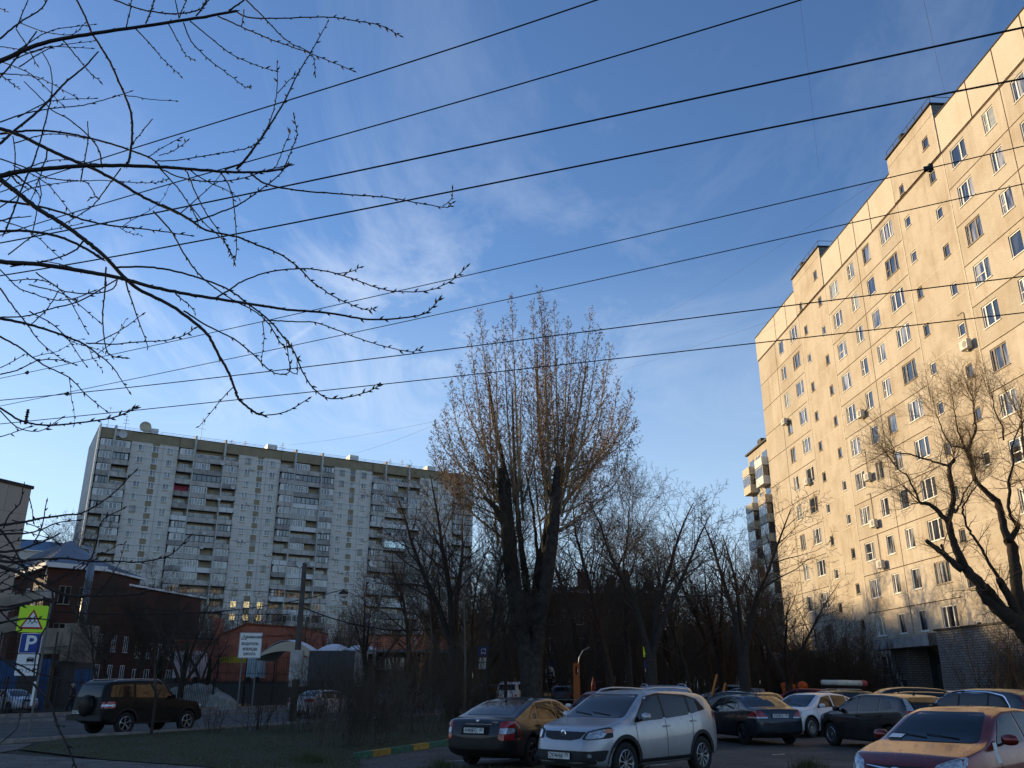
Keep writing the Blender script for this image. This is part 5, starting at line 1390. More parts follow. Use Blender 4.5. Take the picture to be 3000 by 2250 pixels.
# ---- willow in front of the right hand block: limbs as in the photo, 38 m away
def willow():
    global nr
    nr = np.random.default_rng(9)
    c = lambda x, y: (2600 + x * 0.3918, 1250 + y * 0.3918)
    Y = 38.0
    def W(x, y, dy=0.0): return np.array(D(*c(x, y), Y + dy))
    base = W(1240, 2080); base[2] = 0
    root = thing('willow_tree', 'gnarled leaning willow with lopped limbs in front of the cream apartment block', 'tree', tuple(base))
    LIMBS = []; S = Segs(); allp = []
    def limb(pts, rads, tw=1.0, dy=0.0):
        P_ = [W(x, y, dy * i / len(pts)) for i, (x, y) in enumerate(pts)]; out, rr = [], []
        for i in range(len(P_) - 1):
            for k in range(4):
                f_ = k / 4; out.append(P_[i] * (1 - f_) + P_[i + 1] * f_ + nr.normal(0, 0.015, 3)); rr.append((rads[i] * (1 - f_) + rads[i + 1] * f_) * (1 + 0.05 * nr.normal()))
        out.append(P_[-1]); rr.append(rads[-1]); LIMBS.append(([o - base for o in out], rr)); allp.append((out, rr, tw))
    limb([(1240, 2080), (1200, 1850), (1120, 1640), (1020, 1500), (940, 1440)], [0.62, 0.52, 0.46, 0.42, 0.36], 0)
    limb([(960, 1450), (850, 1380), (760, 1290), (690, 1180), (600, 1080), (570, 1040)], [0.36, 0.3, 0.27, 0.24, 0.21, 0.19], 0.3)
    limb([(575, 1045), (520, 930), (485, 830), (460, 720), (450, 700)], [0.19, 0.165, 0.15, 0.14, 0.13], 0.5)
    limb([(455, 705), (485, 620), (495, 540), (480, 430), (465, 340), (460, 300), (500, 245)], [0.13, 0.12, 0.11, 0.1, 0.09, 0.085, 0.08], 1)
    limb([(445, 705), (370, 625), (310, 575), (245, 572)], [0.12, 0.1, 0.09, 0.07], 1.0)
    limb([(245, 572), (190, 450), (150, 370), (80, 315)], [0.055, 0.045, 0.035, 0.025], 1.4)
    limb([(455, 300), (380, 270), (300, 245), (200, 215), (60, 190)], [0.06, 0.05, 0.045, 0.035, 0.02], 1.5)
    limb([(560, 1070), (450, 980), (370, 910), (290, 850)], [0.16, 0.13, 0.11, 0.09], 0.5)
    limb([(415, 945), (410, 880)], [0.07, 0.06], 0.3)
    limb([(1010, 1500), (1000, 1350), (965, 1200), (955, 1050), (935, 900), (900, 850)], [0.3, 0.28, 0.26, 0.25, 0.24, 0.21], 0.2, 1.0)
    limb([(905, 860), (870, 760), (850, 640), (820, 560), (740, 490), (670, 420), (655, 400)], [0.2, 0.17, 0.15, 0.16, 0.12, 0.1, 0.09], 0.7, 1.0)
    limb([(655, 405), (635, 300), (610, 200), (600, 170), (625, 110), (665, 20), (650, -80), (640, -180)], [0.095, 0.085, 0.08, 0.075, 0.06, 0.05, 0.04, 0.03], 1.6, 1.0)
    limb([(600, 175), (550, 155), (480, 145), (420, 60), (380, -60)], [0.045, 0.04, 0.035, 0.03, 0.02], 1.6, 0.5)
    limb([(925, 840), (965, 770), (975, 745), (930, 690), (900, 600), (915, 500), (905, 400), (940, 280), (930, 150), (980, 20)], [0.12, 0.11, 0.11, 0.08, 0.075, 0.07, 0.06, 0.05, 0.04, 0.03], 1.5, -0.6)
    limb([(1000, 1450), (920, 1290), (850, 1170), (830, 1140)], [0.25, 0.19, 0.15, 0.13], 0.3, -0.6)
    limb([(850, 1160), (770, 1040), (710, 920), (640, 820), (590, 740), (565, 640), (560, 600), (620, 500), (680, 430)], [0.085, 0.07, 0.06, 0.055, 0.05, 0.045, 0.04, 0.03, 0.02], 1.4, -0.6)
    limb([(930, 1440), (820, 1280), (740, 1180)], [0.16, 0.12, 0.09], 0.3, -0.8)
    limb([(500, 650), (545, 585), (570, 500), (640, 400)], [0.05, 0.04, 0.03, 0.02], 1.2, -0.3)
    limb([(870, 100), (860, 0), (800, -120), (790, -200)], [0.04, 0.035, 0.03, 0.02], 1.2, .6)
    limb([(635, 300), (560, 120), (520, 0), (500, -120)], [0.045, 0.04, 0.03, 0.02], 1.5, .3)
    limb([(1100, 900), (1060, 500), (1020, 200), (1000, -50)], [0.12, 0.08, 0.05, 0.03], 1.3, .3)
    limb([(1150, 1500), (1110, 1200), (1100, 900)], [0.26, 0.18, 0.12], .4, .3)
    PW = dict(levels=3, step=[0.5, 0.3, 0.22, 0.16], taper=[0.3, 0.3, 0.4, 0.5], wobble=[0.1, 0.16, 0.2, 0.24], up=[0.05, 0.07, 0.05, 0.03], kids=[10, 9, 6, 4],
              ref=[3, 1.5, 0.8, .5], start=[0.1, 0.12, 0.1], angle=[0.8, 0.75, 0.7], ratio=[0.5, 0.5, 0.55], rr=[0.5, 0.5, 0.5], rmin=0.0042)
    for out, rr, tw in allp:
        for i in range(len(out) - 1):
            L_ = np.linalg.norm(out[i + 1] - out[i]); m = L_ * 2.0 * tw
            for j in range(int(m + nr.random())):
                ax = unit(out[i + 1] - out[i]); v = unit(nr.normal(0, 1, 3)); nd = unit(ax * 0.4 + v + np.array([0, 0, 0.35]))
                grow(S, out[i] + (out[i + 1] - out[i]) * nr.random() - base, nd, min(rr[i] * 0.4, 0.022), 0.7 + 1.5 * nr.random(), 1, PW)
        if tw > 0.9:
            for j in range(7):
                grow(S, out[-1] - base, unit(unit(out[-1] - out[-2]) + nr.normal(0, 0.5, 3) + np.array([0, 0, .3])), min(rr[-1] * 0.6, 0.022), 1.6 + nr.random(), 1, PW)
    tm = MB()
    for P_, r_ in LIMBS: tm.tube(P_, r_, 10)
    tm.build('trunk', M['bark_brown'], root, smooth=True)
    Vc, Fc = prism_mesh([(S.arrays(0.012, 99), 5), (S.arrays(0, 0.012), 3)])
    link_mesh('crown', np_mesh('crown', Vc, Fc, M['willow_twig']), root)
    return len(Fc)
willow()

# ---- bare trees of the street and the yard
TD = {
 'a': make_tree_data(P_PARK, 11, 0.22, 1),
 'b': make_tree_data(dict(P_PARK, angle=[0.55, 0.6, 0.65, 0.65]), 12, 0.17, 2, (0.1, 0), ('bark', 'twig_grey')),
 'c': make_tree_data(P_PARK, 9.5, 0.24, 3, split=(2.6, 3, 0.42)),
 'd': make_tree_data(dict(P_PARK, angle=[0.5, 0.55, 0.6, 0.6], ratio=[0.38, .5, .5, .5]), 13, 0.2, 4, (-0.05, 0), ('bark_brown', 'twig')),
 'e': make_tree_data(P_PARK, 8.5, 0.2, 6, split=(1.6, 4, 0.5), mats=('bark_brown', 'twig_grey')),
 'f': make_tree_data(dict(P_PARK, wobble=[.06, .1, .14, .2, .2], angle=[0.45, 0.5, 0.6, 0.6], ratio=[0.3, .5, .5, .5], kids=[30, 12, 9, 7]), 14, 0.15, 8, (0.02, 0), ('bark', 'twig_grey')),
}
GT = 'bare trees along the street and yard'
def tree_at(kind, u, vtop, y, label, rz=0.0, name='bare_tree', group=GT, vb=None):
    """bare tree whose top reaches the photo row vtop, y metres ahead"""
    x = D(u, 1900, y).x; ztop = D(u, vtop, y).z
    hh = max(v.co.z for v in TD[kind][1].vertices)
    s = (ztop) / hh
    return place_tree(name, label, TD[kind], x, y, 0, s * 0.98, rz, group)
for args in [
 ('c', 1905, 1375, 42, 'forked bare tree right of the poplar behind the silver crossover', 0.3),
 ('c', 2175, 1400, 44, 'spreading bare tree with wide fork left of the cream apartment block', 2.1),
 ('a', 1790, 1310, 60, 'tall thin bare tree between the poplar and the dark forked tree', 1.0),
 ('f', 1720, 1450, 64, 'slim bare tree just right of the poplar trunk', 2.0),
 ('b', 2010, 1480, 62, 'slender bare tree in front of the red brick chimneys', 0.6),
 ('d', 2080, 1500, 70, 'straight bare tree behind the orange leaning poles', 4.0),
 ('e', 2300, 1560, 56, 'low many stemmed bare tree beside the far entrance canopy', 5.2),
 ('b', 1430, 1330, 46, 'thin grey tree left of the poplar trunk', 2.9),
 ('c', 1330, 1330, 48, 'broad bare tree in front of the right end of the grey tower block', 4.4),
 ('d', 1265, 1480, 54, 'upright bare tree over the dark kiosk', 3.3),
 ('f', 1370, 1420, 58, 'tall slim bare tree at the right corner of the grey tower block', 1.2),
 ('a', 1210, 1490, 68, 'bare tree behind the shrubs in front of the orange hall', 0.2),
 ('e', 900, 1740, 96, 'rounded bare tree between the orange hall and the grey tower block', 1.7),
 ('c', 520, 1690, 120, 'bare tree in front of the brick school wing', 5.0),
 ('a', 430, 1610, 128, 'tall bare tree beside the brick school roof', 2.5),
 ('e', 1000, 1750, 110, 'dense bare tree behind the white awnings', 3.0),
 ('b', 250, 1480, 140, 'bare tree rising behind the school roof by the pale end wall', 1.1),
 ('e', 700, 1690, 130, 'bare tree behind the orange gable', 4.1),
 ('d', 1560, 1600, 72, 'bare tree seen between the two poplar trunks', 0.9),
 ('a', 1860, 1640, 84, 'bare tree in front of the red brick building', 2.2),
 ('c', 1960, 1620, 90, 'bare tree in front of the last brick chimney', 3.9),
 ('e', 1650, 1720, 80, 'low bare tree under the poplar crown right of its trunk', 0.4),
 ('e', 2130, 1680, 84, 'low bare tree beyond the parked wagon', 1.4),
 ('d', 2230, 1560, 75, 'bare tree at the corner of the far balconied block', 5.5),
 ('e', 1120, 1760, 100, 'low bare tree over the flat orange roof', 2.7),
 ('b', 1480, 1560, 66, 'thin bare tree behind the left poplar trunk', 5.8),
 ('c', 1700, 1500, 70, 'wide bare tree behind the slim one right of the poplar', 2.7), ('a', 1850, 1520, 74, 'bare tree between the tall thin one and the forked one', 5.2), ('e', 1980, 1590, 66, 'round crowned bare tree right of the dark forked tree', 0.7), ('c', 2110, 1560, 68, 'bare tree crowding the spreading one from the left', 4.9), ('a', 2250, 1600, 62, 'bare tree in front of the far balconied block', 1.6), ('e', 1420, 1560, 78, 'twiggy bare tree at the foot of the grey tower block end', 3.0), ('a', 1500, 1640, 88, 'bare tree in the gap left of the brick block', 0.1), ('d', 1640, 1640, 92, 'bare tree before the left half of the brick block', 2.0), ('c', 1780, 1700, 96, 'bare tree before the middle chimney of the brick block', 5.6), ('e', 2050, 1700, 94, 'bare tree at the right end of the brick block', 4.2), ('c', 2190, 1690, 92, 'bare tree before the low grey block', 1.3), ('e', 1330, 1620, 60, 'bushy bare tree behind the tall sapling', 2.2),
 ('b', 1845, 1325, 50, 'tallest fine twigged bare tree right of the poplar, in front of the forked one', 2.2), ('b', 300, 1660, 57, 'bare tree on the far pavement in front of the brick school corner', 0.9), ('e', 545, 1650, 60, 'many stemmed bare tree on the far pavement before the orange wall', 2.9), ('d', 430, 1640, 64, 'upright bare tree behind the street fence left of the school sign', 4.6), ('e', 655, 1740, 112, 'dark round tree behind the orange chimney', 1.1), ('b', 770, 1760, 108, 'bare tree rising behind the orange gable roof', 3.4), ('a', 150, 1690, 80, 'bare tree behind the parking sign', 1.1),
 ('a', 330, 1700, 92, 'bare tree growing close in front of the second school wing', 1.9), ('c', 460, 1720, 90, 'wide bare tree in front of the lower school wing', 0.8), ('e', 600, 1760, 92, 'low bare tree left of the orange gable', 3.2), ('b', 225, 1640, 90, 'thin bare tree before the school corner', 5.1), ('d', 400, 1700, 86, 'upright bare tree between the two school wings', 2.4), ('e', 1080, 1620, 78, 'bushy bare tree rising behind the utility pole cables', 1.5),
]:
    tree_at(*args)
# ---------------------------------------------------------------- overhead wires
M['cable'] = mat('black cable', (0.012, 0.012, 0.013), 0.6)
M['clamp'] = mat('black clamp', (0.02, 0.018, 0.016), 0.6)
o1 = lambda x, y: (x * 1.3562, y * 1.3562)
cA = lambda x, y: (x * .6329, y * .6329)
cB = lambda x, y: (x * .6329, 600 + y * .6329)
def smooth_path(P_, n=8):
    P_ = [np.array(p, float) for p in P_]; out = []
    Q = [2 * P_[0] - P_[1]] + P_ + [2 * P_[-1] - P_[-2]]
    for i in range(1, len(Q) - 2):
        a, b, c, d = Q[i - 1], Q[i], Q[i + 1], Q[i + 2]
        for k in range(n):
            t = k / n; out.append(0.5 * ((2 * b) + (-a + c) * t + (2 * a - 5 * b + 4 * c - d) * t * t + (-a + 3 * b - 3 * c + d) * t ** 3))
    out.append(P_[-1]); return out
def at_height(u, v, z):
    r = ray(u, v); t = (z - EYE) / r[2]; return np.array([r[0] * t, r[1] * t, z])
def wire(pix, r, label, z0=8.5, z1=8.5, ext=(0.12, 0.05), group='overhead wires', name='overhead_wire', clamps=(), y01=None):
    if y01: a, b = np.array(D(*pix[0], y01[0])), np.array(D(*pix[-1], y01[1]))
    else: a, b = at_height(*pix[0], z0), at_height(*pix[-1], z1)
    nrm = np.array([-(b - a)[1], (b - a)[0], 0]); c = np.dot(nrm, a); C0 = np.array([0, 0, EYE])
    pts = []
    for u, v in pix:
        rr = ray(u, v); t = (c - np.dot(nrm, C0)) / np.dot(nrm, rr); pts.append(C0 + rr * t)
    # settle the heights on a smooth sag curve through the measured points
    s = np.array([np.dot(p - a, (b - a)) / np.dot(b - a, b - a) for p in pts]); z = np.array([p[2] for p in pts])
    co = np.polyfit(s, z, 2 if len(pts) < 6 else 3)
    ss = np.linspace(-ext[0], 1 + ext[1], 60)
    path = [np.array([*(a + (b - a) * q)[:2], np.polyval(co, q)]) for q in ss]
    m = MB(); m.tube(path, r, 6)
    o = m.build(name, M['cable'], smooth=True); tag(o, label, 'cable', group)
    for (u, kind) in clamps:
        k = min(range(len(pix)), key=lambda i: abs(pix[i][0] - u))
        rr = ray(u, np.interp(u, [p[0] for p in sorted(pix)], [p[1] for p in sorted(pix)])); t = (c - np.dot(nrm, C0)) / np.dot(nrm, rr); p = C0 + rr * t
        q = np.dot(p - a, (b - a)) / np.dot(b - a, b - a); p = np.array([p[0], p[1], np.polyval(co, q)])
        d = (b - a) / np.linalg.norm(b - a); cm = MB()
        if kind == 'insulator':
            prof = []
            for k2 in range(7):
                prof += [(0.03, 0.36 - k2 * 0.06), (0.055 if k2 % 2 else 0.04, 0.34 - k2 * 0.06), (0.03, 0.315 - k2 * 0.06)]
            cm.lathe(prof, 'z', tuple(p - np.array([0, 0, 0.03])), 10); cn_ = 'insulator'
        else:
            s_ = kind
            cm.bar(p - d * s_, p + d * s_, s_ * 1.1, s_ * 0.9); cm.bar(p + d * s_ * .2 - np.array([0, 0, s_ * .9]), p + d * s_ * .5 + np.array([0, 0, s_]), s_ * .8); cn_ = 'cable_clamp'
        cm.build(cn_, M['clamp'], o)
    return path
W1 = [cA(0, 890), cA(415, 750), cA(830, 620), cA(1290, 480), cA(1700, 350), cA(2212, 183), (1750, 0)]
W2 = [cA(0, 1090), cA(440, 950), cA(850, 840), cA(1150, 745), cA(1700, 590), cA(2212, 447), (2345, 0)]
W3 = [cB(0, 178), cB(500, 80), cA(780, 970), cA(1300, 868), cA(2212, 677), (1980, 297), (2366, 217), (3000, 81)]
W4 = [cB(0, 330), cB(490, 243), cB(1100, 133), cB(1820, 0), (1763, 468), (2387, 350), (3000, 230)]
W5 = [cB(0, 808), cB(125, 775), cB(400, 715), cB(760, 635), cB(1100, 570), cB(1600, 460), cB(2212, 318), (2200, 608), (2720, 494), (3000, 431)]
W6 = [cB(0, 930), cB(310, 873), cB(600, 810), cB(1000, 720), cB(1345, 655), cB(1800, 560), cB(2212, 465), (2030, 760), (2576, 631), (3000, 540)]
W7 = [cB(0, 907), cB(310, 873), cB(900, 810), cB(1550, 735), cB(2212, 655), (1763, 966), (2305, 893), (3000, 811)]
W8 = [cB(0, 1018), cB(120, 1000), cB(600, 950), cB(1100, 903), cB(1755, 835), cB(2212, 785), (2224, 1001), (3000, 917)]
wire(W1, 0.0085, 'thin black wire highest across the sky, ending at the middle of the top edge', 9.2, 8.6, (0.1, 0.25))
wire(W2, 0.0085, 'thin black wire second from the top, leaving the photo through the top edge', 9.0, 8.6, (0.1, 0.2))
wire(W3, 0.0115, 'thick black wire, third from the top of the sky', 8.8, 8.2)
wire(W4, 0.0115, 'thick black wire, fourth from the top, just under the other thick one', 8.6, 8.2)
wire(W5, 0.0075, 'thin black wire carrying the square black clamp in front of the cream block', 8.6, 8.4, clamps=((2720, 0.06), (79, 0.045)))
wire(W6, 0.0075, 'thin black wire just under the one with the square clamp', 8.5, 8.3)
wire(W7, 0.0105, 'black wire crossing the upper part of the poplar crown', 8.3, 8.2, clamps=((196, 0.05),))
wire(W8, 0.0105, 'lowest black wire, crossing the poplar crown, with a ribbed insulator at its left end', 8.2, 8.1, clamps=((1111, 0.045), (76, 'insulator')))
GA = 'thin aerial lines from the roofs'
wire([(2345, 4), (2366, 260), (2398, 560), (2428, 712)], 0.006, 'hair thin line dropping almost straight onto the farther stair tower of the cream block', name='aerial_line', group=GA, y01=(40, 66), ext=(0.3, 0))
wire([(2706, 0), (2735, 130), (2772, 287)], 0.006, 'hair thin line dropping onto the nearer stair tower of the cream block', name='aerial_line', group=GA, y01=(28, 48), ext=(0.3, 0))
wire([(2575, 530), (2320, 690), (2080, 850), (1786, 1004)], 0.008, 'hair thin slanting line from the cream block roof down behind the poplar', name='aerial_line', group=GA, y01=(57, 110), ext=(0, 0.1))
wire([(2250, 943), (2020, 1020), (1800, 1092)], 0.009, 'short hair thin slanting line left of the cream block corner', name='aerial_line', group=GA, y01=(80, 120), ext=(0, 0.1))
wire([(865, 1302), (1060, 1275), (1275, 1234)], 0.02, 'upper hair thin line above the grey tower roof', name='aerial_line', group=GA, y01=(225, 200), ext=(0.05, 0.1))
wire([(1040, 1328), (1160, 1290), (1300, 1232)], 0.02, 'lower hair thin line above the grey tower roof', name='aerial_line', group=GA, y01=(225, 200), ext=(0.05, 0.1))

# ---------------------------------------------------------------- the near tree whose branches hang in from the left
M['near_bark'] = mat('near dark bark', (0.035, 0.027, 0.024), 0.85, noise=0.4, nscale=30, bump=0.4, bscale=120)
nr = np.random.default_rng(77)
BR = Segs(); BUD = []
def mean_depth(k): return 4.3 + 0.9 * math.sin(k * 2.4)
_nb = [0]
def branch(pix, w0, w1, y=None, buds=1.0, dy=0.0, sub=0):
    """pix in photo pixels; w0, w1 widths in photo pixels"""
    _nb[0] += 1
    y0 = y or mean_depth(_nb[0])
    P2 = smooth_path([np.array([*p, 0.0]) for p in pix], 7)
    n = len(P2); pts = []; rads = []
    for i, p in enumerate(P2):
        t = i / (n - 1); yy = y0 + dy * t + 0.05 * math.sin(3 * t + _nb[0])
        q = np.array(D(p[0] + nr.normal(0, 0.5), p[1] + nr.normal(0, 0.5), yy)); pts.append(q); rads.append(0.58 * (w0 + (w1 - w0) * t ** 0.8) / F_PX * yy)
    BR.path(pts, rads)
    # buds stand alternately along the younger wood
    L_ = sum(np.linalg.norm(pts[i + 1] - pts[i]) for i in range(n - 1)); m = int(L_ / 0.066 * buds); 
    for j in range(m):
        t = 0.25 + 0.75 * (j + nr.random() * 0.6) / max(1, m); x_ = t * (n - 1); i = min(n - 2, int(x_)); q = pts[i] + (pts[i + 1] - pts[i]) * (x_ - i)
        ax = unit(pts[i + 1] - pts[i]); sd_ = 1 if j % 2 else -1; u = unit(np.cross(ax, (0, 1, 0.2)))
        BUD.append((q, unit(ax * 0.85 + u * 0.55 * sd_ + nr.normal(0, 0.12, 3)), nr.uniform(0.016, 0.03) * (0.75 + 0.5 * t), rads[i]))
    BUD.append((pts[-1], unit(pts[-1] - pts[-2]), 0.03, rads[-1]))
    # short side twigs
    for j in range(sub):
        t = 0.15 + 0.75 * nr.random(); i = min(n - 2, int(t * (n - 1))); ax = unit(pts[i + 1] - pts[i]); u = unit(np.cross(ax, (0, 1, 0.2))) * (1 if nr.random() < 0.5 else -1)
        d_ = unit(ax * 0.8 + u * 0.8 + nr.normal(0, 0.15, 3)); q = pts[i]; tp = [q]; k = 6; L2 = nr.uniform(0.12, 0.4)
        for _ in range(k):
            d_ = unit(d_ + nr.normal(0, 0.12, 3) + np.array([0, 0, 0.05])); tp.append(tp[-1] + d_ * L2 / k)
        rr_ = max(0.0022, rads[i] * 0.45); BR.path(tp, [rr_ * (1 - 0.5 * a / k) for a in range(k + 1)])
        for a in range(1, k + 1):
            uu = unit(np.cross(d_, (0, 1, 0.2))) * (1 if a % 2 else -1)
            BUD.append((tp[a], unit(d_ * 0.8 + uu * 0.5), 0.02, rr_ * 0.6))
A = lambda L: [cA(*p) for p in L]
B = lambda L: [cB(*p) for p in L]
c0 = lambda x, y: (x * .4521, 1500 + y * .4521)
Cc = lambda L: [c0(*p) for p in L]
# upper big limb and what hangs from it
branch(A([(-300, 420), (0, 285), (200, 200), (440, 155), (820, 98), (1090, 52)]), 17, 8, 4.0, 0.4)
branch(A([(1090, 52), (1150, 80), (1280, 85), (1500, 78), (1640, 95), (1760, 118), (1850, 165)]), 5, 3, 4.0, 1.5)
branch(A([(1060, 50), (1130, 0), (1180, -60)]), 6, 4, 4.0)
branch(A([(1010, 75), (1130, 130), (1260, 185), (1430, 245), (1630, 325)]), 5, 2.5, 4.0, 1.6)
branch(A([(880, 98), (980, 180), (1070, 250), (1180, 300), (1270, 328)]), 4.5, 2.2, 4.0, 1.3)
branch(A([(848, 105), (885, 190), (960, 270), (1060, 345), (1130, 400), (1160, 402)]), 4.5, 2.2, 4.0, 1.5)
branch(A([(780, 112), (830, 200), (860, 255), (898, 278)]), 4, 2.2, 4.0, 1.4)
branch(A([(630, 135), (700, 210), (760, 280), (835, 350)]), 4.5, 2.2, 4.0, 1.2)
branch(A([(295, 190), (370, 280), (420, 340), (460, 372)]), 4.5, 2.5, 4.1, 1)
branch(A([(345, -20), (400, 90), (430, 160), (500, 270), (550, 380), (600, 500), (612, 600), (600, 730), (585, 760)]), 6, 7, 4.2, 0.7)
branch(A([(585, 125), (600, 60), (610, -10)]), 4, 3, 4.0)
branch(A([(675, 108), (700, 50), (715, -10)]), 5, 4, 4.0, 1.6)
branch(A([(520, -5), (640, 40), (800, 65), (920, 45), (965, 0)]), 5, 4, 4.2, 1.8)
branch(A([(828, 85), (815, 20), (805, -20)]), 4, 3, 4.1)
branch(A([(828, 85), (850, 30), (870, -10)]), 4, 3, 4.1)
branch(A([(910, 72), (940, 30), (960, -10)]), 5, 4, 4.0, 1.4)
branch(A([(1140, 0), (1230, 90), (1330, 190), (1440, 250), (1460, 345)]), 5, 2.2, 4.3, 1.4)
branch(A([(1130, 45), (1120, 112)]), 4, 3, 4.0)
branch(A([(0, 180), (90, 105), (185, 45), (230, -20)]), 6, 3.5, 4.5, 0.6)
branch(A([(75, 130), (130, 0)]), 4, 3, 4.5); branch(A([(90, 105), (200, 145), (330, 160), (390, 110)]), 3.5, 2, 4.5)
branch(A([(75, 135), (130, 220), (168, 295)]), 4, 2.5, 4.4); branch(A([(0, 215), (70, 225), (140, 245), (225, 215)]), 3.5, 2.5, 4.3, 1.4)
branch(A([(170, 145), (100, 240), (0, 360)]), 4, 5, 4.3); branch(A([(-10, 335), (40, 375), (88, 410)]), 4, 2.5, 4.2, 2)
branch(A([(-20, 30), (35, 55)]), 4, 2.5, 4.2)
# middle crossing limbs
branch(A([(455, 238), (390, 310), (300, 385), (240, 450), (170, 520), (60, 610), (0, 665)]), 4, 8, 4.3, 0.4)
branch(A([(195, 240), (235, 320), (240, 430), (225, 500), (200, 600), (165, 720), (110, 850), (60, 980), (20, 1080)]), 3, 5, 4.6, 0.6)
branch(A([(110, 378), (200, 465), (240, 510), (330, 560), (420, 640), (460, 700), (470, 765)]), 3, 4.5, 4.6, 0.5)
branch(A([(0, 565), (120, 525), (250, 500), (370, 490), (490, 460), (600, 425)]), 4.5, 2.5, 4.4, 0.6)
branch(A([(575, 440), (700, 460), (812, 468)]), 3, 2, 4.2, 0.6)
branch(A([(0, 620), (120, 605), (260, 610), (400, 635), (590, 690), (700, 735), (740, 770)]), 7, 5, 4.4, 0.6)
branch(A([(0, 595), (90, 625), (200, 680), (330, 740), (450, 790), (560, 850), (640, 900), (730, 945), (830, 990), (900, 1030)]), 12, 7, 4.1, 0.4, sub=2)
branch(A([(-250, 890), (0, 815), (130, 790), (380, 768), (620, 768), (820, 778), (1000, 792), (1150, 798), (1290, 785), (1340, 765)]), 17, 5, 3.9, 0.5, sub=3)
branch(A([(1095, 785), (1150, 720), (1230, 610), (1310, 480), (1380, 340), (1440, 240), (1515, 105)]), 8, 2.5, 3.9, 1.2)
branch(A([(1040, 785), (1130, 745), (1200, 650), (1250, 560), (1280, 440), (1283, 295)]), 5, 2.5, 3.9, 0.9)
branch(A([(1285, 430), (1330, 380), (1372, 342)]), 3, 2, 3.9, 1.4)
branch(A([(720, 745), (830, 740), (950, 720), (1080, 700), (1160, 680), (1200, 650)]), 3.5, 3, 4.0, 1.6)
branch(A([(690, 725), (740, 690), (830, 640)]), 3, 2, 4.1, 1.6); branch(A([(735, 720), (800, 700), (865, 655)]), 3, 2, 4.1, 1.8)
branch(A([(740, 780), (830, 820), (950, 840), (1100, 830), (1230, 790), (1330, 765)]), 4.5, 3, 3.9, 1.5)
branch(A([(1160, 805), (1230, 850), (1370, 880), (1600, 900), (1750, 910), (1890, 930), (2060, 960), (2090, 940)]), 6, 2.5, 3.9, 1.0)
branch(A([(2050, 955), (2090, 920), (2095, 880)]), 2.5, 2, 3.9)
branch(A([(895, 1030), (1000, 990), (1100, 950), (1190, 890), (1300, 800), (1350, 690), (1375, 620), (1360, 540)]), 5, 2.5, 4.1, 1.5)
branch(A([(1280, 770), (1310, 690), (1340, 620), (1335, 610)]), 3, 2, 4.0, 1.6)
branch(A([(1020, 795), (1060, 860), (1080, 930), (1092, 1050), (1095, 1150), (1085, 1210)]) , 4.5, 2.5, 4.0, 0.8)
branch(A([(865, 795), (900, 880), (950, 980), (1020, 1080)]) + B([(1040, 170), (1085, 265)]), 4.5, 2.5, 4.2, 0.9)
branch(A([(735, 775), (830, 880), (900, 990), (920, 1045)]), 4, 3, 4.3, 0.8)
branch(A([(0, 735), (130, 780), (230, 825), (340, 835), (400, 845), (440, 905), (415, 920)]), 4.5, 2.5, 4.5, 0.9)
branch(A([(350, 838), (500, 835), (620, 845), (720, 845), (770, 830)]), 3, 2, 4.5, 1.6)
branch(A([(405, 560), (408, 640), (395, 720), (375, 830)]), 3, 4, 4.4, .7); branch(A([(705, 550), (650, 620), (615, 660)]), 3, 3, 4.3)
branch(A([(560, 780), (500, 860), (430, 950), (360, 1000), (290, 1040)]), 4, 3, 4.4, 0.8)
branch(A([(60, 630), (70, 720), (60, 800), (0, 860)]), 3.5, 3.5, 4.5, .7); branch(A([(180, 830), (190, 900), (170, 980), (150, 1080)]), 3.5, 3, 4.5, .7)
branch(A([(0, 830), (90, 900), (180, 970), (280, 1030), (390, 1110)]) + B([(480, 235), (560, 320), (640, 390), (780, 460), (880, 530), (960, 600), (1010, 690), (1060, 780), (1090, 860), (1110, 905), (1180, 960), (1220, 975)]), 15, 5, 3.8, 0.5, sub=2)
branch(B([(1220, 975), (1300, 965), (1360, 940), (1425, 898)]), 3.5, 2.5, 3.8, 1.5)
branch(A([(0, 930), (120, 945), (240, 970), (400, 1020), (520, 1045), (620, 1055), (740, 1070), (880, 1090)]), 8, 3, 4.2, 0.8, sub=2)
branch(B([(0, 122), (130, 122), (280, 150), (400, 205), (470, 250)]), 8, 7, 4.4, .4); branch(B([(0, 75), (60, 60), (130, 55)]), 5, 3, 4.5)
# lower limbs of the upper group
branch(B([(-200, 235), (0, 262), (180, 275), (400, 310), (560, 340), (700, 380), (850, 410), (1000, 435), (1180, 462), (1330, 485), (1520, 500), (1700, 530), (1850, 525), (1960, 505), (2005, 470), (2033, 435)]), 15, 2.5, 3.8, 0.8, sub=2)
branch(B([(540, 290), (690, 288), (820, 310), (940, 345), (1060, 395), (1150, 460), (1240, 530), (1310, 610), (1360, 680), (1400, 770), (1450, 850), (1520, 895), (1620, 888), (1700, 865), (1750, 840)]), 6, 3, 3.9, 1.2)
branch(B([(1000, 430), (1060, 395), (1130, 350), (1250, 310), (1400, 295), (1520, 310), (1640, 345), (1750, 385), (1850, 402), (1990, 395), (2090, 350), (2158, 290)]), 5, 2.5, 3.8, 1.4)
branch(B([(1550, 320), (1620, 310), (1665, 290)]), 3, 2.5, 3.8, 1.5)
branch(B([(750, 0), (850, 50), (950, 115), (1100, 150), (1200, 190), (1300, 230), (1380, 290), (1450, 360), (1530, 415), (1620, 460), (1700, 487), (1728, 480)]), 7, 2.5, 4.0, 1.3)
branch(B([(1240, 535), (1350, 540), (1460, 545), (1560, 580), (1680, 625), (1800, 660), (1900, 680), (1945, 668)]), 4, 2.2, 3.9, 1.3)
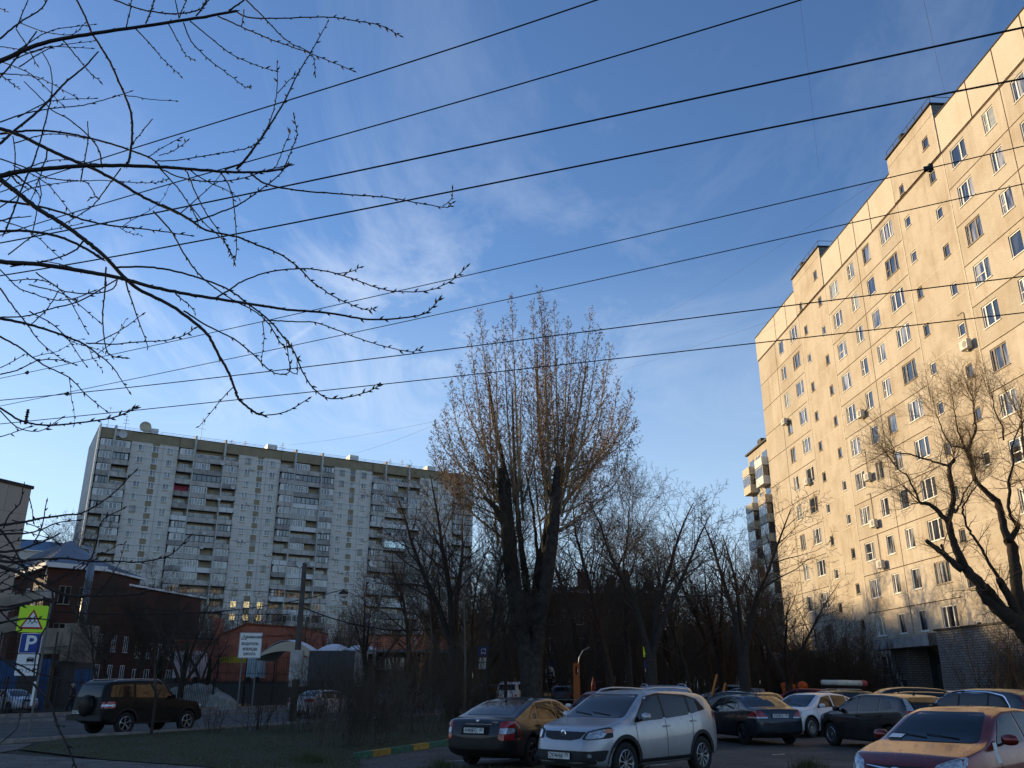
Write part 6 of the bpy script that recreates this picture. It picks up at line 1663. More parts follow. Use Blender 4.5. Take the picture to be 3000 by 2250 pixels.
branch(B([(710, 30), (790, 120), (860, 240), (940, 340), (1060, 430), (1190, 500), (1250, 560), (1300, 640), (1330, 660)]), 5, 3, 4.1, 1.1)
branch(B([(880, 0), (950, 90), (1030, 160), (1080, 240)]), 3.5, 2.5, 4.2, 1.0)
branch(B([(850, 490), (960, 560), (1080, 620), (1170, 690), (1240, 760), (1300, 785), (1340, 765), (1330, 670)]), 5, 2.5, 3.9, 1.1)
branch(B([(1215, 540), (1222, 620), (1210, 715)]), 3, 2, 3.9, 1.4); branch(B([(1330, 765), (1375, 780), (1370, 700), (1340, 640)]), 3, 2, 3.9, 1.5)
branch(B([(490, 290), (485, 400), (475, 520), (490, 660), (520, 700), (575, 708)]), 5, 2.5, 4.0, 1.0)
branch(B([(545, 340), (520, 390), (420, 412), (300, 400), (230, 360), (150, 345), (60, 350)]), 4, 3, 4.2, 1.0)
branch(B([(0, 300), (80, 380), (150, 410), (250, 440), (340, 435), (430, 400)]), 3.5, 3, 4.3, .8)
branch(B([(-100, 500), (0, 525), (120, 550), (250, 590), (380, 640), (450, 690), (520, 750), (595, 862)]), 10, 2.2, 4.0, 0.7, sub=3)
branch(B([(400, 640), (520, 645), (640, 635), (760, 628), (850, 605), (910, 565)]), 4, 2.5, 4.0, 1.5)
branch(B([(440, 640), (560, 580), (655, 510)]), 3.5, 2.2, 4.0, .8); branch(B([(0, 520), (120, 515), (240, 480), (380, 440), (540, 345)]), 4, 4, 4.3, .6)
branch(B([(0, 385), (60, 470), (130, 560), (190, 640), (290, 718)]), 5, 2.2, 4.2, .8); branch(B([(270, 400), (220, 480), (150, 550)]), 3, 3, 4.2)
branch(B([(0, 610), (90, 660), (200, 740), (320, 800), (400, 880), (485, 950)]), 5.5, 2.2, 4.1, 0.9, sub=2)
branch(B([(0, 785), (80, 765), (180, 720), (290, 720), (345, 740)]), 4, 2.5, 4.2, 1.3); branch(B([(0, 755), (50, 730), (100, 700)]), 3, 2, 4.3)
branch(B([(-80, 900), (0, 940), (100, 1000), (220, 1020), (360, 1010), (500, 990), (590, 960), (620, 940)]), 6, 3.5, 3.8, 1.6)
branch(B([(0, 955), (90, 1035), (190, 1045), (280, 990)]), 3.5, 2.2, 4.0, 0.8); branch(B([(0, 1075), (60, 1055), (130, 1030)]), 3, 2.2, 4.0)
for k in range(16):        # fine tangle towards the trunk side
    x0, y0 = nr.uniform(-40, 120), nr.uniform(60, 1080); a = nr.uniform(-0.7, 0.7)
    branch([(x0, y0), (x0 + 110 * math.cos(a), y0 + 110 * math.sin(a)), (x0 + 230 * math.cos(a + .2), y0 + 230 * math.sin(a + .2))], 4, 2.2, 4.4, .9)
# low limbs over the street at the left edge
branch(Cc([(0, 85), (150, 65), (270, 40), (420, 20), (545, 0), (720, -110), (870, -260)]), 7, 3, 4.0, .8)
branch(Cc([(-50, 150), (80, 140), (220, 130), (370, 70), (500, 55)]), 6, 2.5, 4.1, .8)
branch(Cc([(-50, 260), (100, 250), (230, 210), (360, 155)]), 7, 4, 4.1, .6)
branch(Cc([(-100, 300), (60, 325), (200, 310), (400, 300), (600, 320), (760, 320), (900, 325), (1040, 300), (1130, 260), (1220, 165)]), 7, 2.5, 4.0, .8)
branch(Cc([(-100, 330), (60, 370), (180, 420), (300, 485), (420, 535), (560, 545), (700, 540), (860, 535), (960, 510)]), 11, 4, 3.8, .5, sub=3)
branch(Cc([(0, 110), (60, 190), (120, 290), (170, 400), (160, 500)]), 6, 3, 4.2, .6)
branch(Cc([(340, 510), (345, 600), (310, 720), (260, 820), (230, 950), (215, 1090), (170, 1200), (150, 1250)]), 5, 3, 3.9, .4)
branch(Cc([(440, 540), (500, 660), (560, 790), (620, 880), (680, 950)]), 5, 3, 4.0, .6)
branch(Cc([(-60, 640), (60, 630), (180, 590), (290, 570), (345, 590)]), 8, 4, 4.0, .5); branch(Cc([(0, 520), (90, 480), (200, 440), (250, 420)]), 5, 3, 4.1)
branch(Cc([(0, 720), (100, 700), (200, 690), (320, 700)]), 6, 3, 4.1, .7); branch(Cc([(0, 640), (60, 700), (140, 760), (60, 780), (0, 800)]), 4, 3, 4.1)
branch(Cc([(-80, 900), (30, 960), (130, 1040), (220, 1120), (300, 1210), (350, 1310), (380, 1400), (430, 1500), (490, 1650), (520, 1760)]), 6, 4, 3.6, .5)
branch(Cc([(-40, 940), (100, 980), (230, 1040), (380, 1080)]), 5, 2.5, 3.8, .6); branch(Cc([(360, 1380), (410, 1388)]), 3, 2, 3.6)
branch(Cc([(0, 1500), (60, 1450), (110, 1400), (130, 1330)]), 3, 2, 3.8, .4); branch(Cc([(220, 200), (270, 100), (300, -60)]), 4, 2.5, 4.2)
branch(Cc([(450, 450), (560, 350), (620, 220), (660, 60), (790, -20)]), 5, 2.5, 4.2, .6)
branch(Cc([(20, 110), (60, 20), (130, -60), (150, -160)]), 4, 2.5, 4.3); branch(Cc([(190, -90), (210, -10), (215, 60)]), 3, 2, 4.3)
for k in range(14):
    x0, y0 = nr.uniform(-60, 40), nr.uniform(1480, 1760); a = nr.uniform(-0.6, 0.5)
    branch([(x0, y0), (x0 + 70 * math.cos(a), y0 + 70 * math.sin(a)), (x0 + 150 * math.cos(a + .2), y0 + 150 * math.sin(a + .2))], 3.5, 1.8, 4.2, .9)
root = thing('overhanging_tree', 'near bare tree whose dark budding branches hang in across the upper left sky', 'tree', (-6.2, 3.4, 0))
ro = np.array([-6.2, 3.4, 0.0])
tr = MB(); tr.tube([(0, 0, -0.1), (0.05, 0, 1.2), (0, 0.05, 2.6), (0.1, 0.1, 4.2), (0.3, 0.2, 6.2), (0.4, 0.2, 8.0)], [0.3, 0.23, 0.2, 0.17, 0.12, 0.06], 12)
# unseen stretch between the trunk and the limbs that enter the frame
for yy, zz in ((4.0, 3.9), (3.9, 2.9), (3.8, 2.3), (4.1, 4.6), (4.2, 3.4)):
    tr.tube([(0.0, 0.05, zz - 0.5), (1.2, (yy - 3.4) * .6, zz - 0.1), (3.0, yy - 3.4, zz + 0.05)], [0.06, 0.035, 0.016], 8)
tr.build('trunk', M['near_bark'], root, smooth=True)
V_, F_ = prism_mesh([(tuple([BR.arrays(0.004, 9)[0] - ro, BR.arrays(0.004, 9)[1] - ro, *BR.arrays(0.004, 9)[2:]]), 7), (tuple([BR.arrays(0, 0.004)[0] - ro, BR.arrays(0, 0.004)[1] - ro, *BR.arrays(0, 0.004)[2:]]), 5)])
bv, bf = [], []
for q, d_, l_, r_ in BUD:
    u = unit(np.cross(d_, (0.1, 1, 0.2))); w_ = np.cross(d_, u); k = len(V_) + len(bv); rr_ = l_ * 0.17; q = q - ro
    ring = [q + d_ * l_ * 0.4 + (u * math.cos(a) + w_ * math.sin(a)) * rr_ for a in (0, 1.57, 3.14, 4.71)]
    low = [q + (u * math.cos(a) + w_ * math.sin(a)) * rr_ * 0.45 for a in (0, 1.57, 3.14, 4.71)]
    tip = [q + d_ * l_ + (u * math.cos(a) + w_ * math.sin(a)) * rr_ * 0.06 for a in (0, 1.57, 3.14, 4.71)]
    bv += low + ring + tip
    for e in (0, 4):
        for j in range(4): bf.append((k + e + j, k + e + (j + 1) % 4, k + e + 4 + (j + 1) % 4, k + e + 4 + j))
link_mesh('branches', np_mesh('branches', np.concatenate([V_, np.array(bv)]), np.concatenate([F_, np.array(bf)]), M['near_bark']), root)
# ---------------------------------------------------------------- shrubs, saplings and undergrowth
M['stem'] = mat('brown shrub stems', (0.062, 0.048, 0.034), 0.95)
M['stem_grey'] = mat('grey shrub stems', (0.11, 0.095, 0.075), 0.9)
P_BUSH = dict(levels=3, step=[0.25, 0.2, 0.15, 0.12], taper=[0.35, 0.4, 0.5, 0.6], wobble=[0.09, 0.14, 0.18, 0.2], up=[0.05, 0.06, 0.04, 0.02], kids=[9, 6, 4],
              ref=[2, 1.0, 0.6], start=[0.15, 0.1, 0.1], angle=[0.5, 0.6, 0.65], ratio=[0.45, 0.5, 0.5], rr=[0.6, 0.6, 0.6], rmin=0.003)
def bush_data(h, n, spread, seed, r=0.012, tilt=0.3, mt='stem'):
    global nr
    nr = np.random.default_rng(seed); S = Segs()
    for k in range(n):
        a = nr.random() * 6.28; q = spread * math.sqrt(nr.random()); p = np.array([q * math.cos(a), q * math.sin(a), -0.03])
        t_ = tilt * nr.random(); grow(S, p, unit((math.sin(t_) * math.cos(a) + nr.normal(0, .1), math.sin(t_) * math.sin(a) + nr.normal(0, .1), math.cos(t_))), r * (0.6 + 0.7 * nr.random()), h * (0.55 + 0.5 * nr.random()), 0, P_BUSH)
    V, F = prism_mesh([(S.arrays(0, 9), 3)])
    return np_mesh('stems', V, F, M[mt])
BD = [bush_data(2.3, 26, 0.9, 101), bush_data(1.9, 22, 0.7, 102, mt='stem_grey'), bush_data(2.7, 30, 1.1, 103), bush_data(1.3, 16, 0.35, 104, tilt=0.8)]
def bush(k, p, s, rz, label, group='bare shrubs on the verge', name='bare_shrub'):
    o = link_mesh(name, BD[k]); o.location = p; o.scale = (s, s, s); o.rotation_euler = (0, 0, rz); tag(o, label, 'shrub', group); return o
for u, v, k, s, lb in ((750, 2140, 3, 1.35, 'round spreading bare shrub just right of the school warning sign'), (620, 2150, 3, 0.9, 'small bare shrub left of the school warning sign'),
    (930, 2215, 1, 0.85, 'bare shrub nearest the camera on the verge'), (1000, 2195, 0, 0.9, 'bare shrub left of the painted kerb, second from the camera'), (1075, 2185, 2, 0.85, 'tall bare shrub close to the painted kerb'),
    (1130, 2150, 0, 1.1, 'bare shrub in front of the grey car on the street'), (1195, 2170, 1, 1.15, 'grey twigged shrub beside the last yellow kerb length'), (1290, 2150, 2, 1.15, 'bare shrub beside the rear of the black liftback'),
    (860, 2150, 0, 0.95, 'bare shrub in front of the white car on the street'), (960, 2145, 2, 0.95, 'bare shrub between the white and the grey street cars'), (1240, 2120, 2, 1.3, 'dense shrub behind the grey twigged one'),
    (1350, 2110, 0, 1.4, 'bare shrub under the blue bus stop sign'), (1050, 2120, 2, 1.1, 'bare shrub at the street edge behind the tall one'), (1150, 2105, 0, 1.4, 'broad bare shrub at the street edge in front of the kiosk'), (1420, 2100, 2, 1.3, 'bare shrub behind the roof of the black liftback')):
    p = G(u, v); bush(k, (p.x, p.y, 0.02), s, u * 0.37, lb)
# hedge masses in front of the apartment block
for x, y, k, s, lb in ((22.2, 57.5, 2, 1.7, 'tall brown shrub in front of the entrance canopy'), (23.6, 59.5, 0, 2.0, 'brown shrub left of the entrance canopy'), (21.0, 60, 2, 2.2, 'tallest brown shrub before the cream block'), (24.0, 62, 1, 2.2, 'grey brown shrub against the wall of the cream block'),
    (19.5, 66, 2, 2.0, 'brown shrub before the far entrance'), (23.5, 68, 0, 2.3, 'shrub against the wall between the two entrances'), (21.5, 73, 2, 2.1, 'shrub right of the far entrance canopy'), (24.2, 45.0, 1, 2.0, 'climbing shrub over the brick annex'), (23.8, 42.5, 0, 2.2, 'tangled shrub in front of the brick annex at the right edge'),
    (17.5, 72, 0, 1.9, 'shrub beyond the dark wagon'), (22.5, 64.5, 0, 2.4, 'wide shrub in the middle of the bed by the cream block'), (19.6, 60, 1, 1.5, 'low grey shrub behind the roof tube')):
    bush(k, (x, y, 0), s, x * 3.3, lb, 'bare shrubs by the cream block')
def thicket(name, label, pts, hmin, hmax, seed, n_br=10, r=0.03, m='stem'):
    global nr
    nr = np.random.default_rng(seed); S = Segs()
    for x, y in pts:
        h = nr.uniform(hmin, hmax); z0 = terrain_h(x, y)
        P = dict(P_BUSH, levels=2, step=[0.9, 0.6, 0.4], kids=[n_br, 6], ref=[5, 2.0], ratio=[0.34, 0.5], wobble=[0.06, .12, .16], rmin=0.009)
        grow(S, np.array([x, y, z0 - 0.1]), unit((nr.normal(0, .08), nr.normal(0, .08), 1)), r * (0.7 + 0.8 * nr.random()), h, 0, P)
    V, F = prism_mesh([(S.arrays(0, 9), 3)])
    tag(link_mesh(name, np_mesh(name, V, F, M[m])), label, 'undergrowth', kind='stuff')
rg = np.random.default_rng(12)
thicket('undergrowth', 'brown mass of far undergrowth and young trees between the buildings', [(rg.uniform(-6, 34), rg.uniform(96, 150)) for _ in range(640)], 5.0, 12.0, 31, 13, 0.05)
thicket('undergrowth', 'tangle of young growth behind the poplar', [(rg.uniform(-9, 20), rg.uniform(62, 92)) for _ in range(260)], 3, 7.5, 32, 12)
thicket('undergrowth', 'dark growth in front of the grey tower block', [(rg.uniform(-62, -6), rg.uniform(118, 150)) for _ in range(300)], 4.0, 10, 33, 12, 0.045)
thicket('undergrowth', 'dark hedge growth before the cream block', [(rg.uniform(18.5, 26.5), rg.uniform(57, 82)) for _ in range(300)], 2.0, 5.0, 35, 14, 0.025)
thicket('undergrowth', 'growth beside the brick annex', [(rg.uniform(22.6, 25.0), rg.uniform(40.5, 46)) for _ in range(40)], 1.5, 3.6, 36, 14, 0.02)
thicket('undergrowth', 'growth along the street fence', [(n_.x, n_.y) for n_ in (f0 + rn * (4.6 + 1.2 * rg.random()) + dn * rg.uniform(60, 95) for _ in range(90))], 1.5, 3.5, 34, 8, 0.02)
# sapling in the verge beside the black off roader, and two more
nr = np.random.default_rng(15)
PSAP = dict(P_PARK, levels=3, kids=[10, 8, 5], ref=[3, 1.5, .9], rmin=0.004, step=[0.35, 0.3, 0.2, 0.15], start=[0.4, .2, .1])
TD['s'] = make_tree_data(PSAP, 3.6, 0.05, 51, split=(1.3, 3, 0.5), mats=('bark', 'twig_grey'))
TD['t'] = make_tree_data(dict(P_PARK, angle=[0.3, 0.4, 0.5, .5], ratio=[0.3, .5, .5, .5], kids=[8, 8, 6, 5]), 7.5, 0.06, 52, (0.05, 0), ('stem_grey', 'twig_grey'))
g_ = G(442, 2156); place_tree('young_tree', 'young forked tree on the verge in front of the black off roader', TD['s'], g_.x, g_.y, 0, 1.0, 0.5)
g_ = G(1090, 2120); place_tree('young_tree', 'thin straight sapling rising in front of the orange store', TD['t'], g_.x, g_.y, 0, 1.0, 0.5)
g_ = G(1360, 2120); place_tree('young_tree', 'tall thin grey sapling left of the bus stop sign', TD['t'], g_.x, g_.y, 0, 1.15, 2.5)
g_ = G(1250, 2110); place_tree('young_tree', 'thin sapling bending over the kiosk front', TD['t'], g_.x, g_.y, 0, 0.95, 4.5)

# ---------------------------------------------------------------- lettering
def text_mesh(s, size, name='lettering', m=None, parent=None, loc=(0, 0, 0), rot=(0, 0, 0), bold=0.0, sx=1.0, align='CENTER', depth=0.002):
    c = bpy.data.curves.new(name, 'FONT'); c.body = s; c.size = size; c.align_x = align; c.align_y = 'CENTER'; c.offset = bold; c.extrude = depth; c.resolution_u = 3
    o = bpy.data.objects.new(name, c); col.objects.link(o)
    me = bpy.data.meshes.new_from_object(o.evaluated_get(bpy.context.evaluated_depsgraph_get()))
    bpy.data.objects.remove(o); me.materials.clear(); me.materials.append(m)
    o = bpy.data.objects.new(name, me); col.objects.link(o); o.parent = parent; o.location = loc; o.rotation_euler = rot; o.scale = (sx, 1, 1)
    return o
M['sign_white'] = mat('white sign face', (0.72, 0.72, 0.70), 0.5)
M['sign_black'] = mat('sign black', (0.015, 0.015, 0.018), 0.5)
M['sign_blue'] = mat('sign blue', (0.01, 0.04, 0.24), 0.4)
M['sign_red'] = mat('sign red', (0.35, 0.015, 0.02), 0.45)
M['sign_lime'] = mat('fluorescent yellow green', (0.55, 0.85, 0.03), 0.5, emit=0.0)
M['post'] = mat('grey painted post', (0.12, 0.12, 0.12), 0.6, noise=0.2, nscale=5)
def board(parent, name, x0, x1, z0, z1, y, m, r=0.04, th=0.015):
    """rounded board facing -y"""
    b = MB(); P_ = []; n = 5
    for cx, cz, a0 in ((x1 - r, z0 + r, -90), (x1 - r, z1 - r, 0), (x0 + r, z1 - r, 90), (x0 + r, z0 + r, 180)):
        for k in range(n + 1): a = R(a0 + 90 * k / n); P_.append((cx + r * math.cos(a), cz + r * math.sin(a)))
    b.face([(p[0], y, p[1]) for p in P_]); b.face([(p[0], y + th, p[1]) for p in reversed(P_)])
    k = len(P_)
    for i in range(k): j = (i + 1) % k; b.face([(P_[i][0], y, P_[i][1]), (P_[i][0], y + th, P_[i][1]), (P_[j][0], y + th, P_[j][1]), (P_[j][0], y, P_[j][1])])
    return b.build(name, m, parent)
def tri(parent, name, cx, cz, s, y, m):
    h = s * 0.866; P_ = [(cx - s / 2, cz - h / 2), (cx + s / 2, cz - h / 2), (cx, cz + h / 2)]
    b = MB(); b.face([(p[0], y, p[1]) for p in P_]); return b.build(name, m, parent)
def kids(parent, cx, cz, s, y):
    """two running children, drawn with thick strokes"""
    b = MB(); yy = y
    def fig(ox, k, mirror=1):
        L = [((0, .28), (.03, .1), .075), ((.03, .1), (.14, -.02), .05), ((.14, -.02), (.24, -.02), .04), ((.03, .1), (-.06, -.05), .05), ((-.06, -.05), (-.16, -.12), .04), ((0, .26), (.13, .2), .035), ((0, .26), (-.12, .17), .035)]
        for a, c, w_ in L: b.bar((cx + (ox + mirror * a[0] * k) * s, yy, cz + a[1] * k * s), (cx + (ox + mirror * c[0] * k) * s, yy, cz + c[1] * k * s), w_ * s * k, 0.004, up=(0, 1, 0))
        b.lathe([(0.0, yy - 0.002), (0.055 * s * k, yy - 0.002)], 'y', (cx + ox * s, 0, cz + 0.36 * k * s), 12)
    fig(0.13, 1.0); fig(-0.14, 0.85); b.build('children_symbol', M['sign_black'], parent)
# warning board on two posts
def school_sign():
    base = G(678, 2146); y = base.y
    rz = R(14)
    t = thing('school_warning_board', 'white board on two posts reading attention driver school ahead in Cyrillic', 'sign', (base.x, base.y, 0), rz)
    x0 = -0.05; W_, H_ = 0.86, 0.96; z0 = D(678, 1928, y).z; z1 = z0 + H_
    board(t, 'board', x0, x0 + W_, z0, z1, -0.05, M['sign_white'], 0.02)
    e = MB(); f_ = -0.052
    for a, b_ in (((x0 + .015, z0 + .015), (x0 + W_ - .015, z0 + .015)), ((x0 + W_ - .015, z0 + .015), (x0 + W_ - .015, z1 - .015)), ((x0 + W_ - .015, z1 - .015), (x0 + .015, z1 - .015)), ((x0 + .015, z1 - .015), (x0 + .015, z0 + .015))):
        e.bar((a[0], f_, a[1]), (b_[0], f_, b_[1]), 0.012, 0.003, up=(0, 1, 0))
    e.build('border_line', M['sign_black'], t)
    r_ = (R(90), 0, 0); cx = x0 + W_ / 2
    tri(t, 'triangle', x0 + 0.16, z1 - 0.17, 0.22, -0.0535, M['sign_black']); tri(t, 'triangle_face', x0 + 0.16, z1 - 0.175, 0.15, -0.0555, M['sign_white'])
    kids(t, x0 + 0.16, z1 - 0.2, 0.13, -0.0575)
    text_mesh('ВНИМАНИЕ!', 0.135, m=M['sign_black'], parent=t, loc=(x0 + 0.555, -0.055, z1 - 0.18), rot=r_, bold=0.004, sx=0.78)
    text_mesh('ВОДИТЕЛЬ,', 0.135, m=M['sign_black'], parent=t, loc=(cx, -0.055, z1 - 0.43), rot=r_, bold=0.004, sx=0.85)
    text_mesh('ВПЕРЕДИ', 0.135, m=M['sign_black'], parent=t, loc=(cx, -0.055, z1 - 0.63), rot=r_, bold=0.004, sx=0.85)
    text_mesh('ШКОЛА', 0.135, m=M['sign_black'], parent=t, loc=(cx, -0.055, z1 - 0.81), rot=r_, bold=0.004, sx=0.9)
    for x in (0.12, 0.66):
        p = MB(); p.tube([(x, 0, -0.2), (x, 0, z1 - 0.1)], 0.03, 8); p.build('post', M['post'], t)
school_sign()
def parking_signs():
    base = G(63, 2172); y = base.y; rz = R(18)
    t = thing('parking_sign_stack', 'pole with lime bordered children warning, blue parking sign and two white plates', 'sign', (base.x, base.y, 0), rz)
    zt = D(140, 1775, y).z; zb = D(68, 1853, y).z; s = zt - zb; xr = 0.12; xl = xr - s
    p = MB(); p.tube([(0.16, 0.03, -0.2), (0.16, 0.03, zt + 0.35)], 0.035, 10); p.build('post', M['post'], t)
    board(t, 'lime_board', xl, xr, zb, zt, -0.04, M['sign_lime'], 0.05)
    cx, cz = (xl + xr) / 2, (zb + zt) / 2 - 0.01
    tri(t, 'red_triangle', cx, cz, s * 0.86, -0.044, M['sign_red']); tri(t, 'white_triangle', cx, cz - 0.015, s * 0.64, -0.046, M['sign_white']); kids(t, cx, cz - 0.1, s * 0.55, -0.049)
    z1 = zb - 0.03; w_ = 0.64; x1 = xr - 0.04; x0 = x1 - w_
    board(t, 'parking_board', x0, x1, z1 - w_, z1, -0.04, M['sign_white'], 0.05); board(t, 'blue_face', x0 + .018, x1 - .018, z1 - w_ + .018, z1 - .018, -0.043, M['sign_blue'], 0.04, .002)
    text_mesh('P', 0.68, m=M['sign_white'], parent=t, loc=((x0 + x1) / 2, -0.046, z1 - w_ / 2 - .02), rot=(R(90), 0, 0), bold=0.012, name='letter')
    z2 = z1 - w_ - 0.03
    board(t, 'car_plate', x0, x1, z2 - 0.32, z2, -0.04, M['sign_white'], 0.03)
    c_ = MB(); a = (x0 + x1) / 2 + 0.08; zz = z2 - 0.16; f_ = -0.044
    for q in (((a - .11, zz - .02), (a + .11, zz - .02), .1), ((a - .07, zz + .06), (a + .07, zz + .06), .02), ((a - .1, zz), (a - .07, zz + .06), .02), ((a + .1, zz), (a + .07, zz + .06), .02), ((a - .08, zz - .08), (a - .08, zz - .1), .04), ((a + .08, zz - .08), (a + .08, zz - .1), .04)):
        c_.bar((q[0][0], f_, q[0][1]), (q[1][0], f_, q[1][1]), q[2], 0.004, up=(0, 1, 0))
    c_.build('car_symbol', M['sign_black'], t)
    z3 = z2 - 0.35
    board(t, 'time_plate', x0, x1, z3 - 0.32, z3, -0.04, M['sign_white'], 0.03)
    text_mesh('по 15 2', 0.2, m=M['sign_black'], parent=t, loc=((x0 + x1) / 2, -0.044, z3 - 0.16), rot=(R(90), 0, 0), sx=.8)
    n_ = MB(); n_.box(0.06, 0.13, -0.02, 0.0, z3 - 1.25, z3 - 0.5); n_.build('taped_notice', M['sign_white'], t)
parking_signs()
def small_sign(label, u, vt, vb, y, items, rz=0.0):
    """post with boards given as (kind, v top, v bottom, half width in photo pixels)"""
    p = D(u, vb, y); t = thing('road_sign', label, 'sign', (p.x, y, terrain_h(p.x, y)), rz); z0 = terrain_h(p.x, y)
    m = MB(); m.tube([(0, 0.03, 0), (0, 0.03, D(u, vt, y).z - z0)], 0.03, 6); m.build('post', M['post'], t)
    for kind, va, vb_, hw in items:
        za, zb = D(u, va, y).z - z0, D(u, vb_, y).z - z0; hw = hw / F_PX * y * 0.96
        if kind == 'white': board(t, 'plate', -hw, hw, zb, za, -0.02, M['sign_white'], 0.02)
        elif kind == 'lime': board(t, 'lime_board', -hw, hw, zb, za, -0.02, M['sign_lime'], 0.03); tri(t, 'triangle', 0, (za + zb) / 2, hw * 1.3, -0.024, M['sign_white'])
        else:
            board(t, 'blue_board', -hw, hw, zb, za, -0.02, M['sign_blue'], 0.03)
            q = MB(); c = (za + zb) / 2; r = min(hw, (za - zb) / 2)
            if kind == 'bus':
                q.box(-.5 * r, .5 * r, -.025, -.022, c - .45 * r, c + .6 * r); q.box(-.42 * r, -.2 * r, -.025, -.022, c - .62 * r, c - .451 * r); q.box(.2 * r, .42 * r, -.025, -.022, c - .62 * r, c - .451 * r)
                q.build('bus_symbol', M['sign_white'], t); q = MB(); q.box(-.36 * r, .36 * r, -.028, -.0255, c - .2 * r, c + .45 * r); q.build('bus_window', M['sign_blue'], t)
            elif kind == 'tee':
                q.box(-.12 * r, .12 * r, -.025, -.022, c - .6 * r, c + .6 * r); q.box(.12 * r, .5 * r, -.025, -.022, c - .12 * r, c + .12 * r); q.build('symbol', M['sign_white'], t)
            else:
                q.box(-.12 * r, .12 * r, -.025, -.022, c - .6 * r, c + .6 * r); q.build('symbol', M['sign_white'], t)
small_sign('blue bus stop sign with two white plates left of the poplar trunk', 1415, 1892, 2040, 52, [('bus', 1895, 1922, 14), ('white', 1927, 1940, 13), ('white', 1942, 1960, 13)])
small_sign('small far blue sign with white plates right of the poplar trunk', 1619, 1935, 2030, 85, [('one', 1938, 1951, 7), ('white', 1953, 1965, 9), ('white', 1967, 1982, 6)])
small_sign('lime and blue crosswalk sign with white plates beside the forked tree', 1905, 1893, 2040, 58, [('lime', 1894, 1925, 14), ('tee', 1936, 1958, 13), ('white', 1959, 1969, 11), ('white', 1971, 1982, 10)])
small_sign('far white sign plate left of the dark wagon', 2140, 1965, 2040, 88, [('white', 1970, 1988, 12)])
# ---------------------------------------------------------------- poles, suspended lamp and low cables
M['concrete_pole'] = mat('dark weathered pole', (0.075, 0.065, 0.055), 0.9, noise=0.3, nscale=2)
pb = G(856, 2112); zt = D(873, 1650, pb.y).z
m = MB(); m.tube([(0, 0, -0.3), (0, 0, 2.6), (0, 0, zt)], [0.19, 0.17, 0.12], 12); t = thing('utility_pole', 'tall dark utility pole in front of the grey tower block', 'pole', (pb.x, pb.y, 0)); m.build('pole', M['concrete_pole'], t, smooth=True)
m = MB(); m.box(-0.3, 0.3, -0.25, 0.2, D(873, 1990, pb.y).z, D(873, 1905, pb.y).z); m.build('cabinet', M['concrete'], t)
lp = D(1006, 1742, 58)
t = thing('street_lamp', 'round street lamp hanging from a cable in front of the grey tower block', 'street lamp', (lp.x, 58, lp.z))
m = MB(); m.lathe([(0.0, 0.30), (0.1, 0.28), (0.3, 0.12), (0.33, 0.0)], 'z', (0, 0, 0), 18); m.build('hood', M['roof_edge'], t, smooth=True)
m = MB(); m.lathe([(0.33, 0.0), (0.30, -0.10), (0.16, -0.2), (0.0, -0.22)], 'z', (0, 0, 0), 18); m.build('globe', M['snow'], t, smooth=True)
GL = 'low cables along the street'
wire([(560, 1795), (700, 1790), (866, 1757), (1006, 1728)], 0.03, 'low cable running to the hanging street lamp', name='street_cable', group=GL, y01=(48, 58), ext=(0.9, 0))
wire([(1006, 1728), (1080, 1762), (1200, 1795), (1300, 1815)], 0.02, 'low cable falling to the right from the hanging street lamp', name='street_cable', group=GL, y01=(58, 60), ext=(0, 0.3))
wire([(900, 1785), (985, 1815), (1080, 1838), (1250, 1845)], 0.035, 'thick low cable sagging right from the utility pole', name='street_cable', group=GL, y01=(50, 54), ext=(0.06, 0.4))
wire([(300, 1725), (560, 1722), (740, 1735), (866, 1740)], 0.015, 'thin cable crossing the brick school towards the utility pole', name='street_cable', group=GL, y01=(50, 49), ext=(0.5, 0))
wire([(560, 1795), (700, 1801), (860, 1798)], 0.015, 'thin lower cable left of the utility pole', name='street_cable', group=GL, y01=(49, 49), ext=(0.5, 0))
gp = G(205, 2106)
